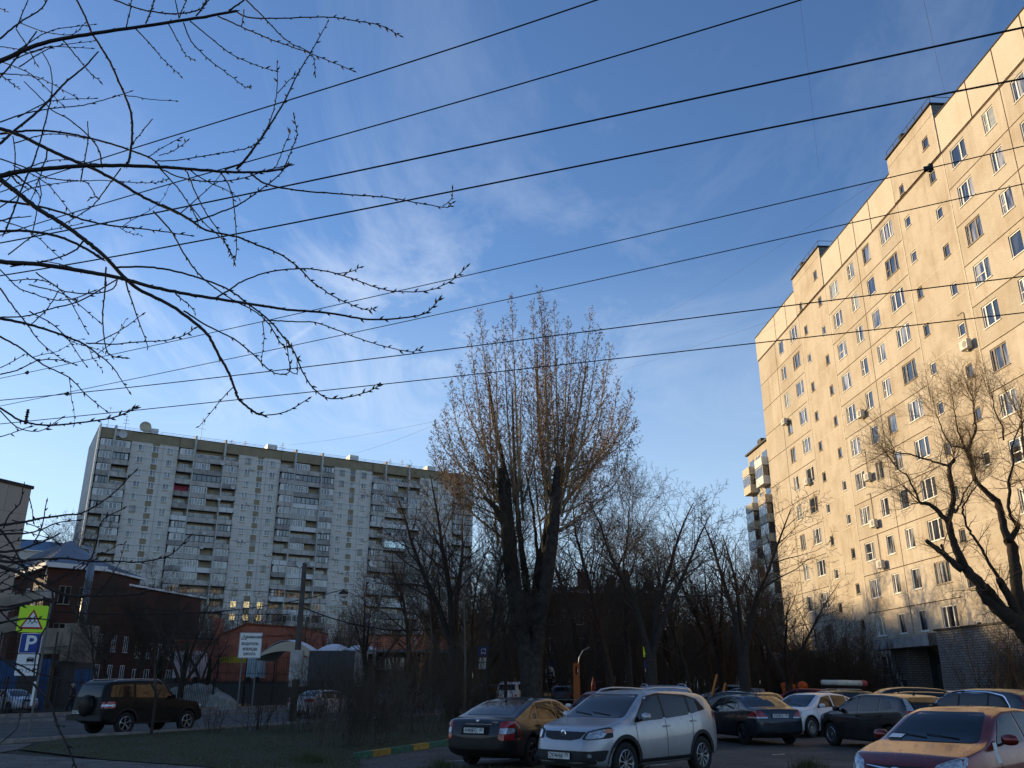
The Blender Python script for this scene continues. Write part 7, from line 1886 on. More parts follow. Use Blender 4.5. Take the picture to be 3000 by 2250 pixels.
# ---------------------------------------------------------------- cars
def paint(name, c, metal=0.35, rough=0.28, dust=0.25):
    m = mat(name, c, rough, metal=metal, noise=dust, nscale=7, coat=0.65, spec=0.3)
    t = m.node_tree; p = t.nodes['Principled BSDF']; p.inputs['Coat Roughness'].default_value = 0.06
    # road dirt climbing from the sills
    src = p.inputs['Base Color'].links[0].from_socket; tc_ = N(t, 'ShaderNodeTexCoord'); sp = N(t, 'ShaderNodeSeparateXYZ'); t.links.new(tc_.outputs['Object'], sp.inputs[0])
    n1 = N(t, 'ShaderNodeTexNoise', ins={'Scale': 3.5, 'Detail': 8.0, 'Roughness': 0.7}); t.links.new(tc_.outputs['Object'], n1.inputs['Vector'])
    ad = N(t, 'ShaderNodeMath', operation='MULTIPLY_ADD'); ad.inputs[1].default_value = -0.9; t.links.new(n1.outputs['Fac'], ad.inputs[0]); t.links.new(sp.outputs['Z'], ad.inputs[2])
    mr = N(t, 'ShaderNodeMapRange', ins={'From Min': -0.25, 'From Max': 0.45, 'To Min': 0.36, 'To Max': 0.03}); t.links.new(ad.outputs[0], mr.inputs['Value'])
    mx_ = N(t, 'ShaderNodeMix', data_type='RGBA'); mx_.inputs['B'].default_value = (0.05, 0.044, 0.036, 1)
    t.links.new(mr.outputs[0], mx_.inputs['Factor']); t.links.new(src, mx_.inputs['A']); t.links.new(mx_.outputs['Result'], p.inputs['Base Color'])
    r2 = N(t, 'ShaderNodeMapRange', ins={'From Min': 0.05, 'From Max': 0.5, 'To Min': rough, 'To Max': 0.75}); t.links.new(mr.outputs[0], r2.inputs['Value']); t.links.new(r2.outputs[0], p.inputs['Roughness'])
    c2 = N(t, 'ShaderNodeMapRange', ins={'From Min': 0.05, 'From Max': 0.45, 'To Min': 0.65, 'To Max': 0.05}); t.links.new(mr.outputs[0], c2.inputs['Value']); t.links.new(c2.outputs[0], p.inputs['Coat Weight'])
    return m
M['p_silver'] = paint('silver paint', (0.40, 0.40, 0.42), 0.55, 0.34, 0.10)
M['p_black'] = paint('black paint', (0.004, 0.004, 0.005), 0.0, 0.3, 0.3)
M['p_navy'] = paint('dark blue paint', (0.012, 0.018, 0.030), 0.3, 0.25)
M['p_white'] = paint('white paint', (0.60, 0.61, 0.64), 0.1, 0.3, 0.06)
M['p_red'] = paint('dark red paint', (0.16, 0.014, 0.016), 0.4, 0.25)
M['p_red2'] = paint('cherry paint', (0.22, 0.02, 0.035), 0.3, 0.3)
M['p_grey'] = paint('dark grey paint', (0.045, 0.048, 0.055), 0.5, 0.28)
M['p_mid'] = paint('mid grey paint', (0.20, 0.20, 0.21), 0.5, 0.32)
M['p_pale'] = paint('pale blue silver paint', (0.35, 0.38, 0.44), 0.5, 0.32)
M['p_green'] = paint('bluish dark green paint', (0.02, 0.04, 0.045), 0.4, 0.3)
M['glass'] = mat('tinted car glass', (0.006, 0.008, 0.010), 0.03, spec=0.42)
M['plastic'] = mat('black bumper plastic', (0.018, 0.018, 0.019), 0.6, noise=0.2, nscale=12)
M['well'] = mat('wheel well', (0.006, 0.006, 0.006), 0.95)
M['gap'] = mat('panel gap', (0.006, 0.006, 0.006), 0.9)
M['chrome'] = mat('chrome', (0.75, 0.76, 0.78), 0.12, metal=1.0)
M['alloy'] = mat('alloy rim', (0.42, 0.43, 0.45), 0.3, metal=0.8)
M['alloy_dark'] = mat('dark alloy rim', (0.10, 0.10, 0.11), 0.35, metal=0.8)
M['tyre'] = mat('tyre rubber', (0.016, 0.016, 0.016), 0.85, noise=0.3, nscale=9)
M['lamp_red'] = mat('red lamp glass', (0.30, 0.008, 0.008), 0.12, coat=1.0)
M['lamp_clear'] = mat('clear lamp glass', (0.38, 0.40, 0.43), 0.1, coat=1.0, metal=0.4, noise=0.6, nscale=22)
M['lamp_amber'] = mat('amber lamp glass', (0.50, 0.15, 0.05), 0.15, coat=1.0)
M['plate'] = mat('number plate', (0.66, 0.66, 0.64), 0.5)

def lerp_profile(P, x):
    for i in range(len(P) - 1):
        if P[i][0] <= x <= P[i + 1][0]:
            t = (x - P[i][0]) / (P[i + 1][0] - P[i][0]); return P[i][1] + (P[i + 1][1] - P[i][1]) * t
    return P[0][1] if x < P[0][0] else P[-1][1]
def car_body(S):
    """closed body mesh: rings across the car, refined and cut for the wheels"""
    L2, W2 = S['L'] / 2, S['W'] / 2
    keys = sorted({round(x, 3) for x, _ in S['top']} | {round(x, 3) for x, _ in S['belt']} | {round(-L2 + (2 * L2) * i / 26, 3) for i in range(27)})
    xs = []
    for x in keys:
        if not xs or x - xs[-1] > 0.03: xs.append(x)
    xs[-1] = L2
    rings = []
    for x in xs:
        zt, zb, w_, z0 = lerp_profile(S['top'], x), lerp_profile(S['belt'], x), W2 * lerp_profile(S['plan'], x), lerp_profile(S['under'], x)
        zb = min(zb, zt - 0.02); gh = max(0.0, zt - zb - 0.05); tb = S.get('tumble', 0.34)
        we = w_ * 0.955 - tb * gh - 0.01; h = zb - z0
        hs_ = 0.04 if gh < 0.08 else 0.065
        half = [(0, z0), (w_ * 0.6, z0), (w_ * 0.92, z0 + 0.01), (w_ * 0.975, z0 + 0.05), (w_ * 1.0, z0 + h * 0.38), (w_ * 0.998, z0 + h * 0.62), (w_ * 0.985, z0 + h * 0.80), (w_ * 0.955, zb - 0.012), (w_ * 0.945, zb + 0.008)]
        half += [(w_ * 0.945 + (we - w_ * 0.945) * 0.5, zb + (zt - hs_ - zb) * 0.5 + 0.012 * min(1, gh * 4)), (we, zt - hs_), (we - 0.05, zt - hs_ * 0.42), (we * 0.6, zt - 0.012), (0, zt)]
        rings.append([(x, y, z) for y, z in half] + [(x, -y, z) for y, z in half[-2:0:-1]])
    V, F = [], []; n = len(rings[0])
    def shrink(r, k, dx):
        cz = sum(p[2] for p in r) / n; return [(p[0] + dx, p[1] * k, cz + (p[2] - cz) * k) for p in r]
    allr = [shrink(rings[0], 0.55, -0.012), shrink(rings[0], 0.9, -0.006)] + rings + [shrink(rings[-1], 0.9, 0.006), shrink(rings[-1], 0.55, 0.012)]
    for r in allr: V += r
    for i in range(len(allr) - 1):
        for j in range(n):
            a, b = i * n + j, i * n + (j + 1) % n
            F.append((a, a + n, b + n, b))
    F.append(tuple(range(n))); e = (len(allr) - 1) * n; F.append(tuple(reversed(range(e, e + n))))
    me = bpy.data.meshes.new('body'); me.from_pydata(V, [], F)
    bm = bmesh.new(); bm.from_mesh(me); bmesh.ops.recalc_face_normals(bm, faces=bm.faces)
    bm.to_mesh(me); bm.free()
    me.materials.append(S['paint']); me.materials.append(M['well'])
    o = bpy.data.objects.new('body', me); col.objects.link(o)
    sb = o.modifiers.new('s', 'SUBSURF'); sb.levels = 1; sb.render_levels = 1
    # cutters
    cm = MB()
    for xa in S['axles']:
        for sy in (1, -1):
            y0, y1 = (W2 - 0.30, W2 + 0.2) if sy > 0 else (-W2 - 0.2, -W2 + 0.30)
            r = S['wr'] + S.get('arch', 0.055); i0 = len(cm.v); k = 28
            for yy in (y0, y1):
                for j in range(k):
                    a = 2 * math.pi * j / k; cm.v.append((xa + r * math.cos(a), yy, S['wr'] + 0.01 + r * math.sin(a)))
            for j in range(k): cm.f.append((i0 + j, i0 + (j + 1) % k, i0 + (j + 1) % k + k, i0 + j + k)); cm.m.append(1)
            cm.f.append(tuple(i0 + j for j in reversed(range(k)))); cm.m.append(1); cm.f.append(tuple(i0 + k + j for j in range(k))); cm.m.append(1)
    co = cm.build('cut', [S['paint'], M['well']])
    bm = bmesh.new(); bm.from_mesh(co.data); bmesh.ops.recalc_face_normals(bm, faces=bm.faces); bm.to_mesh(co.data); bm.free()
    bo = o.modifiers.new('b', 'BOOLEAN'); bo.object = co; bo.operation = 'DIFFERENCE'; bo.solver = 'EXACT'
    dg = bpy.context.evaluated_depsgraph_get(); dg.update()
    me2 = bpy.data.meshes.new_from_object(o.evaluated_get(dg), depsgraph=dg)
    bpy.data.objects.remove(o); bpy.data.objects.remove(co)
    sm = [p.material_index == 0 for p in me2.polygons]
    me2.polygons.foreach_set('use_smooth', sm)
    me2.name = 'body'
    return me2
def patch_mesh(bvh, poly, view, off=0.004, grid=0.07, xlim=9):
    """flat outline projected onto the body: view L/R uses (x,z), F/B uses (y,z), T uses (x,y)"""
    bm = bmesh.new()
    ax = {'L': 1, 'R': 1, 'F': 0, 'B': 0, 'T': 2}[view]
    def to3(p):
        return {'L': (p[0], 3, p[1]), 'R': (p[0], -3, p[1]), 'F': (4, p[0], p[1]), 'B': (-4, p[0], p[1]), 'T': (p[0], p[1], 4)}[view]
    f = bm.faces.new([bm.verts.new(to3(p)) for p in poly])
    us = [0, 1, 2]; us.remove(ax)
    for k in us:
        lo, hi = min(v.co[k] for v in bm.verts), max(v.co[k] for v in bm.verts)
        n = int((hi - lo) / grid)
        for i in range(1, n + 1):
            c = Vector((0, 0, 0)); c[k] = lo + (hi - lo) * i / (n + 1); nn = Vector((0, 0, 0)); nn[k] = 1
            bmesh.ops.bisect_plane(bm, geom=bm.verts[:] + bm.edges[:] + bm.faces[:], plane_co=c, plane_no=nn, dist=1e-5)
    d = {'L': (0, -1, 0), 'R': (0, 1, 0), 'F': (-1, 0, 0), 'B': (1, 0, 0), 'T': (0, 0, -1)}[view]; d = Vector(d)
    for v in bm.verts:
        h, nn, _, _ = bvh.ray_cast(v.co, d)
        if h is None: h, nn, _, _ = bvh.find_nearest(v.co + d * 3.1)
        if view in 'FB' and abs(h.x) < xlim: h, nn, _, _ = bvh.find_nearest(Vector((math.copysign(xlim, h.x), v.co.y, v.co.z)))
        if nn.dot(d) > 0: nn = -nn
        v.co = h + (nn * 0.6 - d * 0.4).normalized() * off
    bmesh.ops.triangulate(bm, faces=[f for f in bm.faces if len(f.verts) > 4])
    bmesh.ops.recalc_face_normals(bm, faces=bm.faces)
    me = bpy.data.meshes.new('patch'); bm.to_mesh(me); bm.free()
    me.polygons.foreach_set('use_smooth', [True] * len(me.polygons))
    return me
def round_poly(P, r=0.05, n=4):
    out = []
    for i in range(len(P)):
        p, a, b = Vector((*P[i][:2], 0)), Vector((*P[i - 1][:2], 0)), Vector((*P[(i + 1) % len(P)][:2], 0))
        rr = P[i][2] if len(P[i]) > 2 else r
        da, db = (a - p), (b - p); q = min(rr, da.length * 0.45, db.length * 0.45)
        s, e = p + da.normalized() * q, p + db.normalized() * q
        for k in range(n + 1):
            t = k / n; c = s * (1 - t) ** 2 + p * 2 * t * (1 - t) + e * t * t; out.append((c.x, c.y))
    return out
def strip(a, b, w_=0.008):
    a, b = Vector((*a, 0)), Vector((*b, 0)); d = (b - a).normalized(); n = Vector((-d.y, d.x, 0)) * w_ / 2
    return [tuple((a - n)[:2]), tuple((b - n)[:2]), tuple((b + n)[:2]), tuple((a + n)[:2])]
_rims = {}
def wheel_parts(parent, x, y, r, side, style='ten', rimm='alloy', steer=0.0):
    key = (round(r, 3), style, rimm)
    if key not in _rims:
        t = MB(); w_ = 0.1
        t.lathe([(r * 0.66, -w_), (r * 0.9, -w_ * 1.02), (r * 0.985, -w_ * 0.8), (r, -w_ * 0.5), (r, w_ * 0.5), (r * 0.985, w_ * 0.8), (r * 0.9, w_ * 1.02), (r * 0.68, w_), (r * 0.64, w_ * 0.8)], 'y', (0, 0, 0), 32)
        to = t.build('wheel', M['tyre'], smooth=True); tm = to.data; bpy.data.objects.remove(to)
        q = MB(); R_ = r * 0.66
        q.lathe([(R_, w_ * 0.85), (R_ * 0.93, w_ * 0.95), (R_ * 0.88, w_ * 0.6), (R_ * 0.86, 0.0)], 'y', (0, 0, 0), 32)
        q.lathe([(0.001, w_ * 0.72), (R_ * 0.16, w_ * 0.72), (R_ * 0.2, w_ * 0.55)], 'y', (0, 0, 0), 16)
        q.lathe([(0.001, -0.01), (R_ * 0.88, 0.0)], 'y', (0, 0, 0), 20, 1)
        ns = {'ten': 10, 'five': 5, 'six': 6, 'many': 15, 'steel': 0}[style]
        for k in range(ns):
            a = 2 * math.pi * k / ns + 0.2; wa = {5: 0.16, 6: 0.13, 10: 0.07, 15: 0.035}[ns]
            def P(rr, da, yy): return (rr * math.cos(a + da), yy, rr * math.sin(a + da))
            y1_, y2_ = w_ * 0.7, w_ * 0.8
            q.face([P(R_ * .12, -wa * 2.2, y1_), P(R_ * .9, -wa, y2_), P(R_ * .9, wa, y2_), P(R_ * .12, wa * 2.2, y1_)])
            q.face([P(R_ * .12, -wa * 2.2, y1_), P(R_ * .9, -wa, y2_), P(R_ * .9, -wa, y2_ - .03), P(R_ * .12, -wa * 2.2, y1_ - .03)])
            q.face([P(R_ * .12, wa * 2.2, y1_), P(R_ * .9, wa, y2_), P(R_ * .9, wa, y2_ - .03), P(R_ * .12, wa * 2.2, y1_ - .03)])
        if ns == 0: q.lathe([(R_ * 0.2, w_ * 0.6), (R_ * 0.6, w_ * 0.75), (R_ * 0.87, w_ * 0.5)], 'y', (0, 0, 0), 24)
        qo = q.build('rim', [M[rimm], M['well']]); qm = qo.data; bpy.data.objects.remove(qo)
        _rims[key] = (tm, qm)
    tm, qm = _rims[key]
    o = bpy.data.objects.new('wheel', tm); col.objects.link(o); o.parent = parent; o.location = (x, y, r)
    o.rotation_euler = (0, 0, (0 if side > 0 else math.pi) + steer)
    q = bpy.data.objects.new('rim', qm); col.objects.link(q); q.parent = o
    return o
def make_car(S):
    root = thing(S.get('name', 'parked_car'), S['label'], 'car', (S['pos'][0], S['pos'][1], S.get('z', 0)), R(S['head']), S.get('group'))
    me = car_body(S)
    body = link_mesh('body', me, root)
    bvh = BVHTree.FromPolygons([v.co.copy() for v in me.vertices], [tuple(p.vertices) for p in me.polygons if p.material_index == 0])
    L2, W2, wr = S['L'] / 2, S['W'] / 2, S['wr']
    def patch(name, poly, view, m, off=0.004, parent=root, r=0.04, grid=0.07, rounded=True):
        o = link_mesh(name, patch_mesh(bvh, round_poly(poly, r) if rounded else poly, view, off, grid, 0 if name in ('windscreen', 'rear_window') else L2 - 0.52), parent); o.data.materials.append(M[m] if isinstance(m, str) else m); return o
    # glass
    win = {}
    for side in ('L', 'R'):
        for i, P in enumerate(S['windows']):
            if S.get('surround'): 
                c = Vector((sum(p[0] for p in P) / len(P), sum(p[1] for p in P) / len(P), 0))
            patch('side_window', P, side, 'glass', 0.0065, r=0.05)
        if S.get('dlo'):
            if S.get('dlo_mat'):
                cx_ = sum(p[0] for p in S['dlo']) / len(S['dlo']); cz_ = sum(p[1] for p in S['dlo']) / len(S['dlo'])
                patch('chrome_line', [(p[0] + math.copysign(0.03, p[0] - cx_), p[1] + math.copysign(0.018, p[1] - cz_)) for p in S['dlo']], side, S['dlo_mat'], 0.003, r=0.08)
            patch('window_surround', S['dlo'], side, 'plastic', 0.0045, r=0.08)
    fw, rw = S['screen'], S['rear_glass']
    patch('windscreen', fw, 'F', 'glass', 0.006, r=0.07)
    patch('rear_window', rw, 'B', 'glass', 0.006, r=0.07)
    # lights, grille, bumpers
    for nm, P, view, m in S.get('patches', []):
        for sgn in ((1, -1) if view in ('F2', 'B2') else (1,)):
            v = view[0]
            Q = [(p[0] * sgn, *p[1:]) for p in P]
            if sgn < 0: Q = Q[::-1]
            patch(nm, Q, v, m, S.get('poff', {}).get(nm, 0.007), r=0.03, grid=0.05)
    for nm, P, m in S.get('side_patches', []):
        for side in ('L', 'R'): patch(nm, P, side, m, 0.0075, r=0.02)
    # door gaps
    gp = []
    for a, b in S.get('gaps', []):
        for side in ('L', 'R'): patch('door_gap', strip(a, b, 0.011), side, 'gap', 0.004, rounded=False, grid=0.1)
    # arch trims
    if S.get('trim'):
        for xa in S['axles']:
            r0, r1 = wr + S.get('arch', .055) - 0.004, wr + S.get('arch', .055) + S['trim']; z_ = wr + 0.01
            a0 = math.asin(max(-1, min(1, (0.30 - z_) / r1)))
            angs = [a0 + (math.pi - 2 * a0) * k / 20 for k in range(21)]
            P = [(xa + r1 * math.cos(a), z_ + r1 * math.sin(a)) for a in angs] + [(xa + r0 * math.cos(a), z_ + r0 * math.sin(a)) for a in reversed(angs)]
            for side in ('L', 'R'):
                bm = bmesh.new(); k = len(angs); o_ = MB()
                d = Vector((0, -1 if side == 'L' else 1, 0))
                def hit(x, z):
                    h, nn, _, _ = bvh.ray_cast(Vector((x, 3 if side == 'L' else -3, z)), d)
                    if h is None: return None
                    return h - d * 0.012
                pts = [(hit(*P[i]), hit(*P[2 * k - 1 - i])) for i in range(k)]
                for i in range(k):
                    a, b = pts[i]
                    if a is None and b is not None: pts[i] = (Vector((P[i][0], b.y, P[i][1])), b)
                    if b is None and a is not None: pts[i] = (a, Vector((P[2 * k - 1 - i][0], a.y, P[2 * k - 1 - i][1])))
                for i in range(k - 1):
                    q = (pts[i][0], pts[i + 1][0], pts[i + 1][1], pts[i][1])
                    if all(v is not None for v in q): o_.face(q)
                o_.build('arch_trim', M['plastic'], root); bm.free()
    # mirrors
    mx, mz = S['mirror']
    for sg in (1, -1):
        h, nn, _, _ = bvh.ray_cast(Vector((mx, 3 * sg, mz - 0.03)), Vector((0, -sg, 0)))
        y = abs(h.y) if h else W2 * 0.9
        q = MB(); k = 10; i0 = 0
        for a in range(k):
            th = math.pi * a / (k - 1) * 1.0
            rr = math.sin(th) ** 0.6
            for b in range(10):
                ph = 2 * math.pi * b / 10
                q.v.append((mx - 0.05 * math.cos(ph) * rr * 1.1, sg * (y + 0.13 - 0.11 * math.cos(th)), mz + 0.06 + 0.075 * math.sin(ph) * rr))
        for a in range(k - 1):
            for b in range(10): q.f.append((a * 10 + b, a * 10 + (b + 1) % 10, (a + 1) * 10 + (b + 1) % 10, (a + 1) * 10 + b)); q.m.append(0)
        o = q.build('mirror', S.get('mirror_mat') or S['paint'], root, smooth=True)
        q = MB(); q.bar((mx + .01, sg * (y - 0.02), mz - 0.02), (mx, sg * (y + 0.07), mz + 0.03), 0.05, 0.03); q.build('mirror_arm', M['plastic'], o)
    # handles
    for x, z in S.get('handles', []):
        for sg in (1, -1):
            h, nn, _, _ = bvh.ray_cast(Vector((x, 3 * sg, z)), Vector((0, -sg, 0)))
            if h:
                q = MB(); q.box(x - 0.09, x + 0.09, min(h.y, h.y + sg * 0.035), max(h.y, h.y + sg * 0.035), z - 0.014, z + 0.014); q.build('door_handle', S.get('handle_mat') or S['paint'], root)
    for i, xa in enumerate(S['axles']):
        for sg in (1, -1): wheel_parts(root, xa, sg * (W2 - 0.115), wr, sg, S.get('rim', 'ten'), S.get('rimm', 'alloy'))
    if S.get('rails'):
        x0, x1, yy = S['rails']
        for sg in (1, -1):
            pts = []
            for k in range(13):
                x = x0 + (x1 - x0) * k / 12; h, nn, _, _ = bvh.ray_cast(Vector((x, sg * yy, 4)), Vector((0, 0, -1)))
                lift = 0.055 * min(1, 5 * math.sin(math.pi * k / 12)); pts.append((x, sg * yy, h.z + lift))
            q = MB(); q.tube(pts, 0.018, 6); q.build('roof_rail', S.get('rail_mat', M['alloy']), root, smooth=True)
    if S.get('antenna'):
        x, l_ = S['antenna']; h, nn, _, _ = bvh.ray_cast(Vector((x, 0, 4)), Vector((0, 0, -1)))
        q = MB(); q.bar((x, 0, h.z - 0.01), (x - l_ * 0.5, 0, h.z + l_), 0.014); q.box(x - .04, x + .03, -.02, .02, h.z - .005, h.z + .02); q.build('antenna', M['plastic'], root)
    # wipers
    if S.get('wipers', True):
        zc = S['screen'][0][1] + 0.03; q = MB()
        for y0, y1 in ((0.45, -0.1), (-0.05, -0.6)):
            P_ = []
            for k in range(6):
                t = k / 5; y = y0 + (y1 - y0) * t; z = zc + 0.05 * t; h, nn, _, _ = bvh.ray_cast(Vector((4, y * 0.9, z)), Vector((-1, 0, 0)))
                if h: P_.append(h + nn * 0.018)
            if len(P_) > 2: q.tube(P_, 0.008, 4)
        if q.v: q.build('wiper', M['plastic'], root)
    for which, y, z, txt, reg in S.get('plates', []):
        sx = 1 if which == 'F' else -1
        h, nn, _, _ = bvh.ray_cast(Vector((4 * sx, y, z)), Vector((-sx, 0, 0)))
        x = (h.x if h else sx * L2) + sx * 0.022
        rz = R(90) if sx > 0 else R(-90)
        pl = bpy.data.objects.new('number_plate', None); bpy.data.objects.remove(pl)
        q = MB(); q.box(-0.27, 0.27, -0.012, 0.012, -0.062, 0.062, 1); q.box(-0.26, 0.26, -0.0145, -0.0121, -0.054, 0.054, 0)
        q.box(0.105, 0.109, -0.0152, -0.0146, -0.05, 0.05, 1)
        p = q.build('number_plate', [M['plate'], M['sign_black']], root); p.location = (x, y, z); p.rotation_euler = (0, 0, rz)
        if txt:
            text_mesh(txt, 0.115, 'plate_characters', M['sign_black'], p, (-0.075, -0.016, -0.005), (R(90), 0, 0), bold=0.002, sx=0.78, depth=0.0005)
            text_mesh(reg, 0.08, 'plate_region', M['sign_black'], p, (0.185, -0.016, 0.012), (R(90), 0, 0), bold=0.002, sx=0.8, depth=0.0005)
    for fn_ in S.get('extra', []): fn_(root, bvh, patch)
    return root

def side_windows(kind):
    return kind
Z = dict
# shared outlines -------------------------------------------------
def liftback(**k):     # long fastback saloon
    S = Z(L=4.57, W=1.77, wr=0.315, axles=(1.36, -1.22),
        top=[(-2.285, 0.72), (-2.26, 0.95), (-2.18, 1.02), (-1.85, 1.06), (-1.35, 1.25), (-0.85, 1.405), (-0.3, 1.455), (0.2, 1.44), (0.55, 1.36), (1.25, 1.0), (1.45, 0.965), (1.95, 0.86), (2.18, 0.74), (2.285, 0.55)],
        belt=[(-2.285, 0.70), (-2.2, 0.92), (-1.9, 0.985), (-1.0, 0.965), (0.2, 0.93), (1.0, 0.905), (1.4, 0.9), (1.95, 0.80), (2.285, 0.5)],
        plan=[(-2.285, 0.80), (-2.2, 0.88), (-1.9, 0.965), (-1.2, 1.0), (1.3, 1.0), (1.8, 0.96), (2.1, 0.86), (2.285, 0.62)],
        under=[(-2.285, 0.38), (-2.1, 0.28), (-1.8, 0.2), (1.9, 0.19), (2.285, 0.28)],
        windows=[[(0.95, 0.955), (0.02, 0.975), (0.02, 1.365), (0.5, 1.305)], [(-0.05, 0.975), (-0.85, 0.99), (-0.85, 1.335), (-0.05, 1.37)], [(-0.91, 0.99), (-1.32, 1.02), (-1.12, 1.2), (-0.91, 1.32)]],
        screen=[(-0.68, 0.985), (0.68, 0.985), (0.53, 1.37), (-0.53, 1.37)],
        rear_glass=[(-0.60, 1.09), (0.60, 1.09), (0.50, 1.40), (-0.50, 1.40)],
        mirror=(0.82, 0.97), handles=[(-0.05, 0.84), (-1.0, 0.86)],
        gaps=[((0.98, 0.35), (0.98, 0.9)), ((-0.02, 0.26), (-0.02, 0.95)), ((-0.92, 0.55), (-0.98, 0.97))], rim='five', rimm='alloy_dark')
    S.update(k); return S
def sedan(**k):
    S = Z(L=4.45, W=1.70, wr=0.305, axles=(1.32, -1.28),
        top=[(-2.225, 0.72), (-2.2, 0.99), (-2.1, 1.045), (-1.62, 1.075), (-1.2, 1.28), (-0.9, 1.395), (-0.35, 1.44), (0.15, 1.425), (0.5, 1.35), (1.15, 1.0), (1.35, 0.965), (1.9, 0.86), (2.12, 0.74), (2.225, 0.55)],
        belt=[(-2.225, 0.7), (-2.15, 0.94), (-1.7, 1.0), (-0.9, 0.98), (0.2, 0.93), (1.0, 0.905), (1.4, 0.9), (1.9, 0.8), (2.225, 0.5)],
        plan=[(-2.225, 0.80), (-2.12, 0.9), (-1.8, 0.97), (-1.2, 1.0), (1.3, 1.0), (1.8, 0.96), (2.05, 0.86), (2.225, 0.62)],
        under=[(-2.225, 0.36), (-2.05, 0.27), (-1.8, 0.2), (1.9, 0.19), (2.225, 0.26)],
        windows=[[(0.9, 0.955), (0.0, 0.975), (0.0, 1.355), (0.45, 1.295)], [(-0.07, 0.975), (-0.8, 0.99), (-0.8, 1.33), (-0.07, 1.36)], [(-0.85, 1.0), (-1.12, 1.03), (-1.0, 1.2), (-0.85, 1.3)]],
        screen=[(-0.66, 0.985), (0.66, 0.985), (0.51, 1.36), (-0.51, 1.36)],
        rear_glass=[(-0.62, 1.09), (0.62, 1.09), (0.50, 1.375), (-0.50, 1.375)],
        mirror=(0.78, 0.97), handles=[(-0.08, 0.84), (-0.95, 0.86)],
        gaps=[((0.95, 0.35), (0.95, 0.9)), ((-0.04, 0.26), (-0.04, 0.95)), ((-0.85, 0.55), (-0.92, 0.97))], rim='six', rimm='alloy_dark', antenna=(-0.8, 0.14))
    S.update(k); return S
def hatch(**k):
    S = Z(L=4.34, W=1.80, wr=0.325, axles=(1.33, -1.31),
        top=[(-2.17, 0.7), (-2.15, 0.95), (-2.08, 1.1), (-1.75, 1.40), (-1.5, 1.455), (-0.9, 1.49), (-0.2, 1.50), (0.2, 1.47), (0.5, 1.39), (1.2, 1.04), (1.4, 1.0), (1.9, 0.88), (2.08, 0.76), (2.17, 0.56)],
        belt=[(-2.17, 0.68), (-2.1, 1.0), (-1.7, 1.06), (-0.9, 1.02), (0.2, 0.96), (1.0, 0.93), (1.4, 0.92), (1.9, 0.82), (2.17, 0.52)],
        plan=[(-2.17, 0.84), (-2.05, 0.92), (-1.8, 0.97), (-1.2, 1.0), (1.3, 1.0), (1.8, 0.95), (2.0, 0.86), (2.17, 0.62)],
        under=[(-2.17, 0.36), (-2.0, 0.28), (-1.8, 0.2), (1.9, 0.19), (2.17, 0.26)],
        windows=[[(0.95, 0.985), (0.02, 1.005), (0.02, 1.40), (0.45, 1.345)], [(-0.05, 1.01), (-0.9, 1.04), (-0.9, 1.39), (-0.05, 1.41)], [(-0.97, 1.05), (-1.45, 1.12), (-1.28, 1.30), (-0.97, 1.38)]],
        screen=[(-0.68, 1.02), (0.68, 1.02), (0.54, 1.41), (-0.54, 1.41)],
        rear_glass=[(-0.58, 1.13), (0.58, 1.13), (0.50, 1.39), (-0.50, 1.39)],
        mirror=(0.82, 1.0), handles=[(-0.05, 0.88), (-0.98, 0.92)],
        gaps=[((0.98, 0.38), (0.98, 0.93)), ((-0.02, 0.28), (-0.02, 0.99)), ((-0.93, 0.6), (-1.0, 1.03))], rim='many', antenna=(-1.4, 0.1))
    S.update(k); return S
def suv(**k):
    S = Z(L=4.41, W=1.83, wr=0.36, axles=(1.34, -1.31), tumble=0.3,
        top=[(-2.205, 0.8), (-2.19, 1.02), (-2.12, 1.18), (-1.78, 1.52), (-1.55, 1.585), (-0.9, 1.63), (-0.2, 1.645), (0.25, 1.60), (0.5, 1.535), (1.18, 1.15), (1.38, 1.1), (1.85, 1.0), (2.05, 0.92), (2.15, 0.80), (2.205, 0.60)],
        belt=[(-2.205, 0.75), (-2.1, 1.13), (-1.6, 1.19), (-0.9, 1.115), (0.2, 1.045), (1.0, 1.01), (1.4, 1.0), (1.85, 0.92), (2.205, 0.58)],
        plan=[(-2.205, 0.76), (-2.08, 0.88), (-1.85, 0.96), (-1.3, 1.0), (1.4, 1.0), (1.72, 0.96), (1.95, 0.86), (2.1, 0.74), (2.205, 0.58)],
        under=[(-2.205, 0.45), (-2.0, 0.35), (-1.8, 0.27), (1.85, 0.26), (2.205, 0.36)],
        windows=[[(1.0, 1.06), (0.02, 1.09), (0.02, 1.53), (0.42, 1.48)], [(-0.05, 1.095), (-0.92, 1.15), (-0.92, 1.50), (-0.05, 1.54)], [(-0.99, 1.16), (-1.52, 1.235), (-1.30, 1.42), (-0.99, 1.49)]],
        screen=[(-0.72, 1.13), (0.72, 1.13), (0.57, 1.55), (-0.57, 1.55)],
        rear_glass=[(-0.58, 1.2), (0.58, 1.2), (0.5, 1.5), (-0.5, 1.5)],
        mirror=(0.80, 1.09), handles=[(-0.02, 0.96), (-1.02, 1.03)], trim=0.07, dlo=[(1.04, 1.04), (-1.60, 1.235), (-1.36, 1.45), (-0.95, 1.535), (0.0, 1.575), (0.46, 1.51)],
        gaps=[((0.98, 0.42), (0.98, 1.02)), ((-0.02, 0.34), (-0.02, 1.08)), ((-0.95, 0.7), (-1.02, 1.14))], rim='ten', rails=(-1.55, 0.35, 0.56))
    S.update(k); return S
